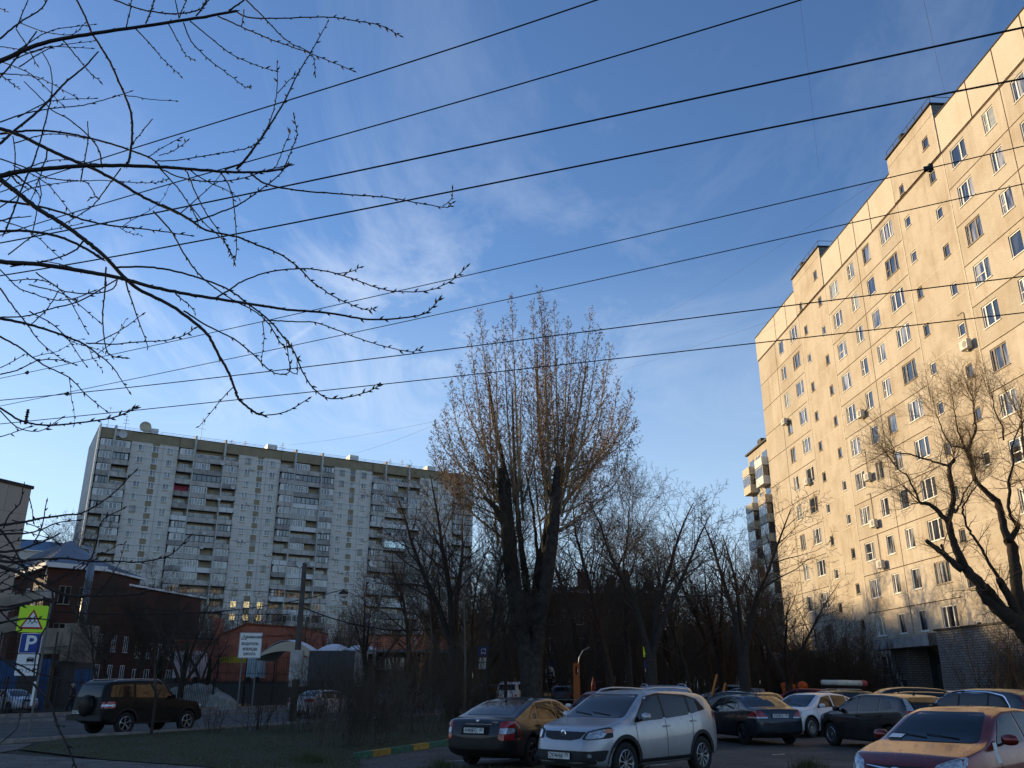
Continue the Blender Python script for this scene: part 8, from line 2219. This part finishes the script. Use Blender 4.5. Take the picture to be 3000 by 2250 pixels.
def boxy(**k):         # tall square off roader
    S = Z(L=4.70, W=1.90, wr=0.385, axles=(1.45, -1.31), tumble=0.2, arch=0.07,
        top=[(-2.35, 0.9), (-2.34, 1.2), (-2.28, 1.5), (-2.15, 1.80), (-1.9, 1.86), (-0.9, 1.90), (0.1, 1.89), (0.35, 1.83), (0.85, 1.27), (1.0, 1.235), (1.9, 1.13), (2.2, 1.03), (2.32, 0.88), (2.35, 0.65)],
        belt=[(-2.35, 0.8), (-2.25, 1.22), (-1.6, 1.25), (-0.4, 1.23), (0.6, 1.16), (1.0, 1.13), (1.9, 1.04), (2.35, 0.62)],
        plan=[(-2.35, 0.9), (-2.2, 0.96), (-1.8, 0.99), (-1.2, 1.0), (1.5, 0.99), (1.95, 0.94), (2.2, 0.86), (2.35, 0.72)],
        under=[(-2.35, 0.52), (-2.1, 0.46), (-1.8, 0.34), (1.9, 0.34), (2.35, 0.45)],
        windows=[[(0.66, 1.22), (-0.1, 1.26), (-0.1, 1.74), (0.3, 1.73)], [(-0.18, 1.265), (-1.0, 1.28), (-1.0, 1.74), (-0.18, 1.745)], [(-1.1, 1.29), (-2.05, 1.30), (-1.95, 1.70), (-1.1, 1.735)]],
        screen=[(-0.76, 1.3), (0.76, 1.3), (0.66, 1.78), (-0.66, 1.78)],
        rear_glass=[(-0.68, 1.3), (0.68, 1.3), (0.62, 1.7), (-0.62, 1.7)],
        mirror=(0.6, 1.24), handles=[(-0.05, 1.08), (-0.95, 1.1)], trim=0.06,
        gaps=[((0.7, 0.5), (0.7, 1.18)), ((-0.14, 0.4), (-0.14, 1.22)), ((-1.05, 0.7), (-1.05, 1.24))], rim='five', rails=(-1.9, 0.2, 0.7))
    S.update(k); return S
tail = lambda P, m='lamp_red': ('tail_light', P, 'B2', m)
head = lambda P, m='lamp_clear': ('headlight', P, 'F2', m)

# --- 1 the silver crossover
def actyon_extra(root, bvh, patch):
    h, nn, _, _ = bvh.ray_cast(Vector((4, 0, 0.855)), Vector((-1, 0, 0)))
    x = h.x + 0.015
    q = MB(); n = 20; P = [(0.062 * math.cos(2 * math.pi * k / n) * (1 if k % 2 else 1.08), 0.075 * math.sin(2 * math.pi * k / n)) for k in range(n)]
    for r0, r1 in ((1.0, 0.72), ):
        for k in range(n):
            j = (k + 1) % n; q.face([(x, P[k][0], .855 + P[k][1]), (x, P[j][0], .855 + P[j][1]), (x + .006, P[j][0] * r1, .855 + P[j][1] * r1), (x + .006, P[k][0] * r1, .855 + P[k][1] * r1)])
    q.bar((x + .004, -.02, .80), (x + .004, .0, .845), .018); q.bar((x + .004, .02, .91), (x + .004, .0, .865), .018); q.build('emblem', M['chrome'], root)
    patch('fog_lamp', [(0.60, 0.47), (0.66, 0.47), (0.66, 0.53), (0.60, 0.53)], 'F', 'lamp_clear', 0.012); patch('fog_lamp', [(-0.66, 0.47), (-0.60, 0.47), (-0.60, 0.53), (-0.66, 0.53)], 'F', 'lamp_clear', 0.012)
make_car(suv(paint=M['p_silver'], label='silver crossover with black lower trim and roof rails, nearest in the middle of the yard', pos=(2.42, 18.9), head=226.5,
    patches=[('grille', [(-0.50, 0.90), (0.50, 0.90), (0.42, 0.79), (0.22, 0.755), (-0.22, 0.755), (-0.42, 0.79)], 'F', 'plastic'),
             ('headlight_surround', [(0.46, 0.775), (0.52, 0.91), (0.80, 0.985), (0.90, 0.96), (0.86, 0.80), (0.62, 0.765)], 'F2', 'plastic'),
             head([(0.53, 0.785), (0.56, 0.89), (0.79, 0.955), (0.82, 0.93), (0.78, 0.81), (0.62, 0.78)]), ('indicator', [(0.76, 0.89), (0.79, 0.962), (0.875, 0.94), (0.85, 0.885)], 'F2', 'lamp_amber'),
             ('lower_bumper', [(-0.62, 0.58), (0.62, 0.58), (0.72, 0.40), (0.70, 0.36), (-0.70, 0.36), (-0.72, 0.40)], 'F', 'plastic'),
             ('fog_recess', [(0.60, 0.575), (0.84, 0.60), (0.80, 0.42), (0.73, 0.40)], 'F2', 'plastic'),
             ('lower_bumper', [(-0.78, 0.62), (0.78, 0.62), (0.74, 0.40), (-0.74, 0.40)], 'B', 'plastic'), tail([(0.62, 0.98), (0.62, 1.12), (0.82, 1.2), (0.84, 1.06)])],
    poff={'headlight': 0.012, 'indicator': 0.016, 'fog_recess': 0.009},
    side_patches=[('sill_trim', [(-0.92, 0.27), (0.92, 0.27), (0.90, 0.40), (-0.90, 0.40)], 'plastic')],
    plates=[('F', 0.0, 0.49, 'С974НМ', '777')], extra=[actyon_extra], mirror_mat=M['p_silver']))
# --- 2 the black liftback
def octavia_extra(root, bvh, patch):
    h, nn, _, _ = bvh.ray_cast(Vector((-4, 0, 0.985)), Vector((1, 0, 0)))
    q = MB(); q.lathe([(0.001, h.x - 0.012), (0.028, h.x - 0.014), (0.04, h.x - 0.004)], 'x', (0, 0, 0.985), 16); q.build('emblem', M['chrome'], root)
    h, nn, _, _ = bvh.ray_cast(Vector((-4, 0, 0.91)), Vector((1, 0, 0)))
    q = MB(); q.box(h.x - 0.02, h.x - 0.004, -0.42, 0.28, 0.905, 0.92); q.build('chrome_strip', M['chrome'], root)
    for z_, t_, s_ in ((0.955, 'TOUR', 0.05),):
        h, nn, _, _ = bvh.ray_cast(Vector((-4, -0.5, z_)), Vector((1, 0, 0)))
        q = MB()
        for k in range(7): q.box(h.x - 0.01, h.x - 0.003, -0.56 + k * 0.025, -0.545 + k * 0.025, z_ - 0.015, z_ + 0.02)
        q.build('boot_badge', M['chrome'], root)
make_car(liftback(paint=M['p_black'], label='black liftback seen from behind beside the painted kerb, golden light on its side windows', pos=(0.36, 22.1), head=59,
    patches=[('tail_light', [(0.60, 0.60), (0.62, 0.96), (0.78, 0.99), (0.86, 0.94), (0.86, 0.60)], 'B2', 'lamp_red'), ('reversing_light', [(0.63, 0.73), (0.63, 0.84), (0.83, 0.84), (0.83, 0.73)], 'B2', 'lamp_clear'),
             ('plate_recess', [(-0.36, 0.70), (0.36, 0.70), (0.36, 0.87), (-0.36, 0.87)], 'B', 'gap')],
    side_patches=[('rub_strip', [(-0.95, 0.55), (0.9, 0.55), (0.9, 0.585), (-0.95, 0.585)], 'plastic')],
    poff={'reversing_light': 0.011}, plates=[('B', 0.02, 0.785, 'К490РО', '197')], extra=[octavia_extra], antenna=(-0.95, 0.1), handle_mat=M['p_black']))
# --- 3 the navy saloon
make_car(sedan(paint=M['p_navy'], label='dark blue saloon seen from behind with a paper tag on its door handle', pos=(7.57, 29.6), head=103,
    patches=[('tail_light', [(0.40, 0.80), (0.62, 0.99), (0.76, 0.98), (0.83, 0.80)], 'B2', 'lamp_red'), ('reversing_light', [(0.42, 0.775), (0.83, 0.775), (0.83, 0.81), (0.42, 0.81)], 'B2', 'lamp_clear')],
    poff={'reversing_light': 0.011}, plates=[('B', 0.0, 0.84, 'Р329КХ', '190')]))
# --- 4 the white coupe like car
make_car(liftback(paint=M['p_white'], label='white low saloon facing left between the blue saloon and the black hatchback', pos=(10.95, 33.1), head=215, W=1.84, L=4.57, wr=0.335, rim='many', rimm='alloy',
    patches=[head([(0.50, 0.70), (0.55, 0.80), (0.84, 0.84), (0.86, 0.74)]), ('grille', [(-0.35, 0.82), (0.35, 0.82), (0.30, 0.42), (-0.30, 0.42)], 'F', 'plastic')]))
# --- 5 the black hatchback
make_car(hatch(paint=M['p_black'], label='black hatchback with slim vertical rear lamps and a paper tag on its door', pos=(10.8, 26.6), head=106,
    patches=[('tail_light', [(0.62, 0.98), (0.58, 1.34), (0.68, 1.36), (0.80, 0.98)], 'B2', 'lamp_clear'), ('brake_light', [(0.63, 0.98), (0.62, 1.06), (0.80, 1.06), (0.80, 0.98)], 'B2', 'lamp_red'), head([(0.50, 0.70), (0.56, 0.84), (0.82, 0.88), (0.86, 0.74)])], poff={'brake_light': 0.012}))
# --- 6 the dark red saloon in the corner
def accent_extra(root, bvh, patch):
    h, nn, _, _ = bvh.ray_cast(Vector((4, 0, 0.66)), Vector((-1, 0, 0))); x = h.x + 0.03
    q = MB(); n = 24
    for k in range(n):
        a, b = 2 * math.pi * k / n, 2 * math.pi * (k + 1) / n
        q.face([(x, 0.085 * math.cos(a), .66 + .045 * math.sin(a)), (x, 0.085 * math.cos(b), .66 + .045 * math.sin(b)), (x + .006, 0.07 * math.cos(b), .66 + .034 * math.sin(b)), (x + .006, 0.07 * math.cos(a), .66 + .034 * math.sin(a))])
    q.bar((x, 0.035, .635), (x, 0.022, .685), .014); q.bar((x, -0.022, .635), (x, -0.035, .685), .014); q.bar((x, 0.026, .655), (x, -0.026, .668), .012); q.build('emblem', M['chrome'], root)
    for s in (1, -1): patch('grille_bar', [(0.10 * s, 0.655), (0.44 * s, 0.70), (0.44 * s, 0.71), (0.10 * s, 0.678)][::s], 'F', 'chrome', 0.016)
    tg = MB(); tg.box(-0.10, 0.10, -0.06, 0.06, 0, 0.004); 
    h, nn, _, _ = bvh.ray_cast(Vector((4, -0.5, 1.02)), Vector((-1, 0, 0))); o = tg.build('windscreen_leaflet', M['sign_white'], root); o.location = h + nn * 0.02; o.rotation_euler = nn.to_track_quat('Z', 'Y').to_euler()
make_car(sedan(paint=M['p_red'], label='dark red saloon with chrome winged grille in the bottom right corner', pos=(6.8, 13.75), head=219, L=4.37, W=1.70,
    patches=[head([(0.46, 0.64), (0.50, 0.75), (0.66, 0.82), (0.77, 0.85), (0.78, 0.74), (0.68, 0.62)]), ('grille', [(-0.46, 0.72), (0.46, 0.72), (0.36, 0.62), (-0.36, 0.62)], 'F', 'plastic'), ('lower_bumper', [(-0.5, 0.5), (0.5, 0.5), (0.42, 0.30), (-0.42, 0.30)], 'F', 'plastic'),
             tail([(0.45, 0.84), (0.5, 0.98), (0.83, 1.0), (0.83, 0.86)])],
    plates=[('F', 0, 0.52, '', '')], extra=[accent_extra], antenna=None, handle_mat=M['p_red']))
# --- 7 dark crossover at the right edge
make_car(suv(paint=M['p_grey'], label='dark grey crossover with chrome window line and red lamp column at the right edge', pos=(12.55, 24.3), head=110, L=4.52, W=1.82, rails=None, trim=0.05, rim='five',
    dlo=[(1.06, 1.03), (-1.62, 1.19), (-1.40, 1.46), (-0.9, 1.545), (0.0, 1.575), (0.47, 1.52)], dlo_mat='chrome',
    patches=[('tail_light', [(0.60, 0.95), (0.57, 1.40), (0.66, 1.48), (0.88, 1.0), (0.86, 0.9)], 'B2', 'lamp_red')]))
# --- 8 red hatchback behind the liftback
make_car(hatch(paint=M['p_red2'], label='small cherry red hatchback between the liftback and the silver crossover', pos=(3.1, 30.5), head=238, L=4.0, W=1.7,
    top=[(-2.0, 0.7), (-1.98, 0.95), (-1.92, 1.1), (-1.65, 1.43), (-1.4, 1.49), (-0.9, 1.52), (-0.2, 1.54), (0.2, 1.51), (0.5, 1.42), (1.1, 1.07), (1.3, 1.02), (1.75, 0.88), (1.93, 0.76), (2.0, 0.56)],
    plan=[(-2.0, 0.84), (-1.9, 0.92), (-1.7, 0.97), (-1.2, 1.0), (1.3, 1.0), (1.7, 0.95), (1.88, 0.86), (2.0, 0.62)], axles=(1.25, -1.25), mirror_mat=M['white_panel'],
    patches=[head([(0.50, 0.72), (0.52, 0.86), (0.78, 0.92), (0.82, 0.76)])]))
# --- 9 silver wagon behind the crossover
make_car(suv(paint=M['p_pale'], label='pale silver people carrier right behind the silver crossover', pos=(4.75, 29.0), head=88, L=4.6, W=1.82, rim='five', rails=(-1.6, 0.3, 0.58), antenna=(-1.0, 0.2),
    patches=[tail([(0.60, 0.98), (0.6, 1.15), (0.84, 1.22), (0.86, 1.0)])], trim=0.04, axles=(1.36, -1.33),
    top=[(-2.205, 0.8), (-2.19, 1.02), (-2.12, 1.18), (-1.85, 1.60), (-1.6, 1.68), (-0.9, 1.71), (-0.2, 1.72), (0.25, 1.67), (0.5, 1.58), (1.18, 1.15), (1.38, 1.1), (1.85, 1.0), (2.05, 0.92), (2.15, 0.80), (2.3, 0.60)]))
# --- 10.. more of the yard
make_car(hatch(paint=M['p_navy'], label='dark wagon with roof spoiler right behind the dark blue saloon', pos=(8.9, 36.2), head=118, L=4.5, patches=[tail([(0.60, 0.9), (0.6, 1.1), (0.86, 1.12), (0.88, 0.9)])], axles=(1.33, -1.31)))
make_car(hatch(paint=M['p_green'], label='dark car carrying a long white tube on its roof bars', pos=(13.6, 38.6), head=196, patches=[head([(0.50, 0.70), (0.56, 0.84), (0.82, 0.88), (0.86, 0.74)])], antenna=None, rails=(-1.2, 0.1, 0.52)))
make_car(hatch(paint=M['p_black'], label='black wagon with dark roof rails behind the black hatchback', pos=(14.4, 33.4), head=160, patches=[tail([(0.60, 0.9), (0.6, 1.1), (0.86, 1.12), (0.88, 0.9)])], rails=(-1.4, 0.2, 0.55), rail_mat=M['plastic']))
make_car(hatch(paint=M['p_white'], label='white hatchback in front of the brick annex', pos=(17.6, 37.2), head=128, patches=[tail([(0.60, 0.9), (0.6, 1.1), (0.86, 1.12), (0.88, 0.9)])]))
make_car(suv(paint=M['p_black'], label='black crossover just right of the car with the roof tube', pos=(15.2, 36.0), head=172, rails=None, patches=[tail([(0.60, 0.98), (0.6, 1.12), (0.82, 1.2), (0.84, 1.06)])]))
# --- street cars
def patriot_extra(root, bvh, patch):
    q = MB(); q.box(-2.43, -2.34, -0.95, 0.95, 0.50, 0.68); q.build('rear_bumper', M['plastic'], root)
    q = MB(); q.lathe([(0.0, -2.5), (0.22, -2.5), (0.36, -2.46), (0.38, -2.36)], 'x', (0, -0.05, 1.0), 24); q.build('spare_wheel_cover', M['p_dusty'], root, smooth=True)
    q = MB(); q.box(-1.2, 0.6, -0.99, -0.93, 0.38, 0.43); q.box(-1.2, 0.6, 0.93, 0.99, 0.38, 0.43); q.build('side_step', M['plastic'], root)
M['p_dusty'] = paint('dusty black paint', (0.006, 0.006, 0.006), 0.0, 0.5, 0.3); p_ = M['p_dusty'].node_tree; p_.links.remove(p_.nodes['Principled BSDF'].inputs['Coat Weight'].links[0]); p_.nodes['Principled BSDF'].inputs['Coat Weight'].default_value = 0.05; M['p_dusty'].node_tree.nodes['Principled BSDF'].inputs['Specular IOR Level'].default_value = 0.15
make_car(boxy(paint=M['p_dusty'], label='black square off roader parked on the street at the left', pos=(-14.2, 34.9), head=60, patches=[('tail_light', [(0.80, 0.92), (0.80, 1.14), (0.94, 1.14), (0.94, 0.92)], 'B2', 'lamp_red'), ('reversing_light', [(0.80, 0.98), (0.80, 1.05), (0.94, 1.05), (0.94, 0.98)], 'B2', 'lamp_clear'), head([(0.55, 0.85), (0.55, 1.0), (0.82, 1.0), (0.84, 0.85)])],
    poff={'reversing_light': 0.011}, plates=[('B', 0.45, 0.78, 'М060ВУ', '99')], extra=[patriot_extra]))
make_car(sedan(paint=M['p_white'], label='white saloon driving away on the street behind the shrubs', pos=(-10.6, 51.5), head=58, name='street_car', patches=[tail([(0.5, 0.8), (0.5, 0.98), (0.83, 0.98), (0.83, 0.8)])]))
make_car(hatch(paint=M['p_mid'], label='grey hatchback farther along the street behind the shrubs', pos=(-7.3, 61.5), head=58, name='street_car', patches=[tail([(0.56, 0.82), (0.56, 1.02), (0.88, 1.02), (0.88, 0.82)])]))
yc = f0 + rn * 11 + dn * 14
make_car(sedan(paint=M['p_pale'], label='pale saloon behind the railing fence at the left edge', pos=(G(25, 2086).x, G(25, 2086).y), head=-32, patches=[head([(0.5, 0.68), (0.5, 0.84), (0.82, 0.86), (0.84, 0.7)]), ('grille', [(-0.4, 0.8), (0.4, 0.8), (0.36, 0.66), (-0.36, 0.66)], 'F', 'plastic')]))
# far parked cars
for S_, lb, p_, h_, pt in ((suv, 'bluish dark crossover far behind the rear of the black liftback', (-2.4, 72), 200, 'p_green'), (boxy, 'white boxy off roader far behind the black liftback', (0.4, 70), 70, 'p_white'), (suv, 'dark crossover with bright bumper far left of the orange totem', (4.3, 74), 80, 'p_grey'),
    (hatch, 'grey hatchback far behind the orange leaning poles', (15.6, 62), 150, 'p_mid'), (hatch, 'dark hatchback far behind the tree right of the orange poles', (19.6, 66), 140, 'p_navy'), (suv, 'silver crossover far away between the two orange poles', (16.6, 70), 160, 'p_pale'),
    (sedan, 'pale saloon far away in front of the far entrance', (21.5, 70), 170, 'p_silver'), (sedan, 'white saloon whose roof shows behind the silver crossover', (5.6, 38.5), 120, 'p_white'), (hatch, 'dark red hatchback far away behind the wagon with spoiler', (17.8, 56), 150, 'p_red2')):
    make_car(S_(paint=M[pt], label=lb, pos=p_, head=h_, z=terrain_h(*p_), patches=[tail([(0.6, 0.85), (0.6, 1.0), (0.82, 1.0), (0.82, 0.85)])]))
# white tube on the roof of the green car
a, b = D(2408, 1999, 38.4), D(2538, 2002, 38.8)
m = MB(); m.tube([a, a + (b - a) * 0.35, a + (b - a) * 0.36, a + (b - a) * 0.66, a + (b - a) * 0.67, a + (b - a) * 0.9], [0.105, 0.11, 0.115, 0.115, 0.11, 0.115], 14)
t = thing('roof_tube', 'long white tube with a red end strapped on the roof of the dark car', 'tube', tuple(a)); o = m.build('tube', mat('dull white wrap', (0.5, 0.47, 0.40), .8, noise=.2, nscale=3), t, smooth=True); o.location = -a
m = MB(); m.tube([a + (b - a) * 0.885, a + (b - a) * 0.93, a + (b - a) * 1.0, a + (b - a) * 1.02], [0.118, 0.14, 0.10, 0.04], 12); o = m.build('red_end', mat('red wrap', (0.35, 0.05, 0.05), .7), t, smooth=True); o.location = -a
m = MB(); 
for q_ in (0.2, 0.75): c_ = a + (b - a) * q_; m.bar((c_.x - .03, c_.y - .6, c_.z - 0.13), (c_.x + .03, c_.y + .6, c_.z - 0.13), 0.04)
o = m.build('roof_bar', M['fence'], t); o.location = -a
# paper tags on door handles
for u, v, y, lb in ((2122, 2098, 30.2, 'white paper tag hanging on the door handle of the dark blue saloon'), (2523, 2112, 26.9, 'white paper tag hanging on the door handle of the black hatchback'), (2917, 2200, 11.9, 'white paper tag hanging on the door handle of the dark red saloon')):
    p = D(u, v, y); s = 0.6 if y > 20 else 0.9
    m = MB(); m.bar((0, 0, 0.11 * s), (0.01, 0, -0.02 * s), 0.055 * s, 0.004, up=(0, 1, 0)); m.bar((0.005, 0, -0.02 * s), (0.04, 0, -0.16 * s), 0.05 * s, 0.004, up=(0, 1, 0))
    o = m.build('paper_tag', M['sign_white']); o.location = p; tag(o, lb, 'paper tag')
# ---------------------------------------------------------------- people and small things
M['coat'] = mat('dark coat', (0.018, 0.018, 0.022), 0.9, noise=0.2, nscale=6)
M['trousers'] = mat('dark trousers', (0.02, 0.02, 0.024), 0.9)
M['skin'] = mat('skin', (0.45, 0.27, 0.2), 0.6)
M['grey_hair'] = mat('grey hair', (0.32, 0.31, 0.29), 0.9)
M['dark_hair'] = mat('dark hair', (0.03, 0.022, 0.018), 0.9)
def person(label, x, y, z, rz, hair, h=1.72, stride=0.16, coatm='coat', arm=0.1, band=False):
    t = thing('person', label, 'person', (x, y, z), rz); k = h / 1.72
    J = dict(pel=(0, 0, .94), sp=(0.01, 0, 1.12), ch=(0.02, 0, 1.32), nk=(0.02, 0, 1.46), hd=(0.045, 0, 1.56), ht=(0.05, 0, 1.655),
             sL=(0.01, .17, 1.40), eL=(-arm * .6, .22, 1.13), wL=(arm * .5, .22, .88), fL=(arm * .9, .215, .79), sR=(0.01, -.17, 1.40), eR=(-arm, -.22, 1.13), wR=(-arm * .3, -.22, .88), fR=(arm * .1, -.215, .79),
             hL=(0, .09, .88), kL=(stride * .7, .1, .49), aL=(stride, .1, .09), tL=(stride + .16, .11, .035), hR=(0, -.09, .88), kR=(-stride * .2, -.1, .49), aR=(-stride, -.1, .10), tR=(-stride + .15, -.11, .035))
    rad = dict(pel=.15, sp=.145, ch=.165, nk=.058, hd=.085, ht=.07, sL=.075, eL=.055, wL=.035, fL=.03, sR=.075, eR=.055, wR=.035, fR=.03, hL=.105, kL=.07, aL=.045, tL=.035, hR=.105, kR=.07, aR=.045, tR=.035)
    E_ = [('pel', 'sp'), ('sp', 'ch'), ('ch', 'nk'), ('nk', 'hd'), ('hd', 'ht'), ('ch', 'sL'), ('sL', 'eL'), ('eL', 'wL'), ('wL', 'fL'), ('ch', 'sR'), ('sR', 'eR'), ('eR', 'wR'), ('wR', 'fR'), ('pel', 'hL'), ('hL', 'kL'), ('kL', 'aL'), ('aL', 'tL'), ('pel', 'hR'), ('hR', 'kR'), ('kR', 'aR'), ('aR', 'tR')]
    def skinned(name, names, grow_, m_, parent):
        n = list(names); me = bpy.data.meshes.new(name); me.from_pydata([tuple(c * k for c in J[q]) for q in n], [(n.index(a), n.index(b)) for a, b in E_ if a in n and b in n], [])
        o = bpy.data.objects.new(name, me); col.objects.link(o); o.modifiers.new('k', 'SKIN'); s = o.modifiers.new('s', 'SUBSURF'); s.levels = 2; s.render_levels = 2
        for i, q in enumerate(n):
            sv = me.skin_vertices[0].data[i]; r = (rad[q] + grow_) * k; sv.radius = (r * 0.8 if q in ('pel', 'sp', 'ch') else r, r); sv.use_root = q in ('pel', 'ch') and i == 0
        dg = bpy.context.evaluated_depsgraph_get(); me2 = bpy.data.meshes.new_from_object(o.evaluated_get(dg)); bpy.data.objects.remove(o)
        me2.polygons.foreach_set('use_smooth', [True] * len(me2.polygons)); me2.materials.clear(); me2.materials.append(m_)
        return link_mesh(name, me2, parent)
    skinned('body', J.keys(), 0, M['skin'], t)
    skinned('coat', ['ch', 'sp', 'pel', 'sL', 'eL', 'wL', 'sR', 'eR', 'wR'], 0.02, M[coatm], t)
    skinned('trousers', ['pel', 'hL', 'kL', 'aL', 'hR', 'kR', 'aR'], 0.015, M['trousers'], t)
    q = MB(); n = 12
    for a in range(7):
        th = math.pi * 0.55 * a / 6
        for b in range(n):
            ph = 2 * math.pi * b / n; r = 0.112 * k
            q.v.append((0.03 * k + r * math.sin(th) * math.cos(ph), r * .86 * math.sin(th) * math.sin(ph), 1.585 * k + r * 1.12 * math.cos(th)))
    for a in range(6):
        for b in range(n): q.f.append((a * n + b, a * n + (b + 1) % n, (a + 1) * n + (b + 1) % n, (a + 1) * n + b)); q.m.append(0)
    q.build('hair', M[hair], t, smooth=True)
    for s in (1, -1):
        q = MB(); q.box((J['aL' if s > 0 else 'aR'][0] - .07) * k, (J['aL' if s > 0 else 'aR'][0] + .2) * k, s * .1 * k - .045, s * .1 * k + .045, 0, .07); q.build('shoe', M['sign_black'], t)
    if band:
        q = MB(); q.lathe([(0.175, 1.18), (0.178, 1.22)], 'z', (0.0, 0, 0), 16); q.build('pale_band', M['sign_white'], t)
pp = G(202, 2097)
person('grey haired person in a dark coat walking behind the black off roader', pp.x, pp.y, 0.1, R(200), 'grey_hair')
fx = D(1612, 2000, 78); person('distant person in black with a pale band, standing right of the poplar trunk', fx.x, 78, D(1612, 2021, 78).z, R(90), 'dark_hair', h=1.7, stride=0.03, arm=0.25, band=True)
GO = 'orange sacks by the far entrance'
M['sack'] = mat('orange refuse sack', (0.55, 0.11, 0.02), 0.5)
for u, v, y, s, lb in ((2300, 2016, 60, 0.75, 'left orange refuse sack, lying low behind the dark wagon'), (2352, 2020, 58, 1.0, 'right orange refuse sack, the taller of the two'), (2322, 2017, 59, 0.6, 'small orange refuse sack between the two bigger ones')):
    p = D(u, v, y); rr = np.random.default_rng(u); m = MB(); n = 14; i0 = 0
    for a in range(9):
        th = math.pi * a / 8
        for b in range(n):
            ph = 2 * math.pi * b / n; r = 0.34 * s * (1 + 0.14 * rr.normal()) * math.sin(th) ** .8 * (1.1 if a > 4 else 0.85); m.v.append((r * math.cos(ph), r * math.sin(ph), 0.5 * s - 0.5 * s * math.cos(math.pi - th) * -1))
    for a in range(8):
        for b in range(n): m.f.append((a * n + b, a * n + (b + 1) % n, (a + 1) * n + (b + 1) % n, (a + 1) * n + b)); m.m.append(0)
    zg = max(0.0, p.z - 0.5 * s)
    o = m.build('refuse_sack', M['sack']); o.location = (p.x, y, zg); tag(o, lb, 'sack', GO)
    if zg > 0.05:
        pl = MB(); pl.box(-0.4 * s, 0.4 * s, -0.35 * s, 0.35 * s, -zg, 0); o2 = pl.build('timber_crate', M['frame_old']); o2.location = (p.x, y, zg); tag(o2, 'low timber crate under the ' + lb.split(',')[0].replace('refuse ', ''), 'crate', 'crates under the orange sacks')
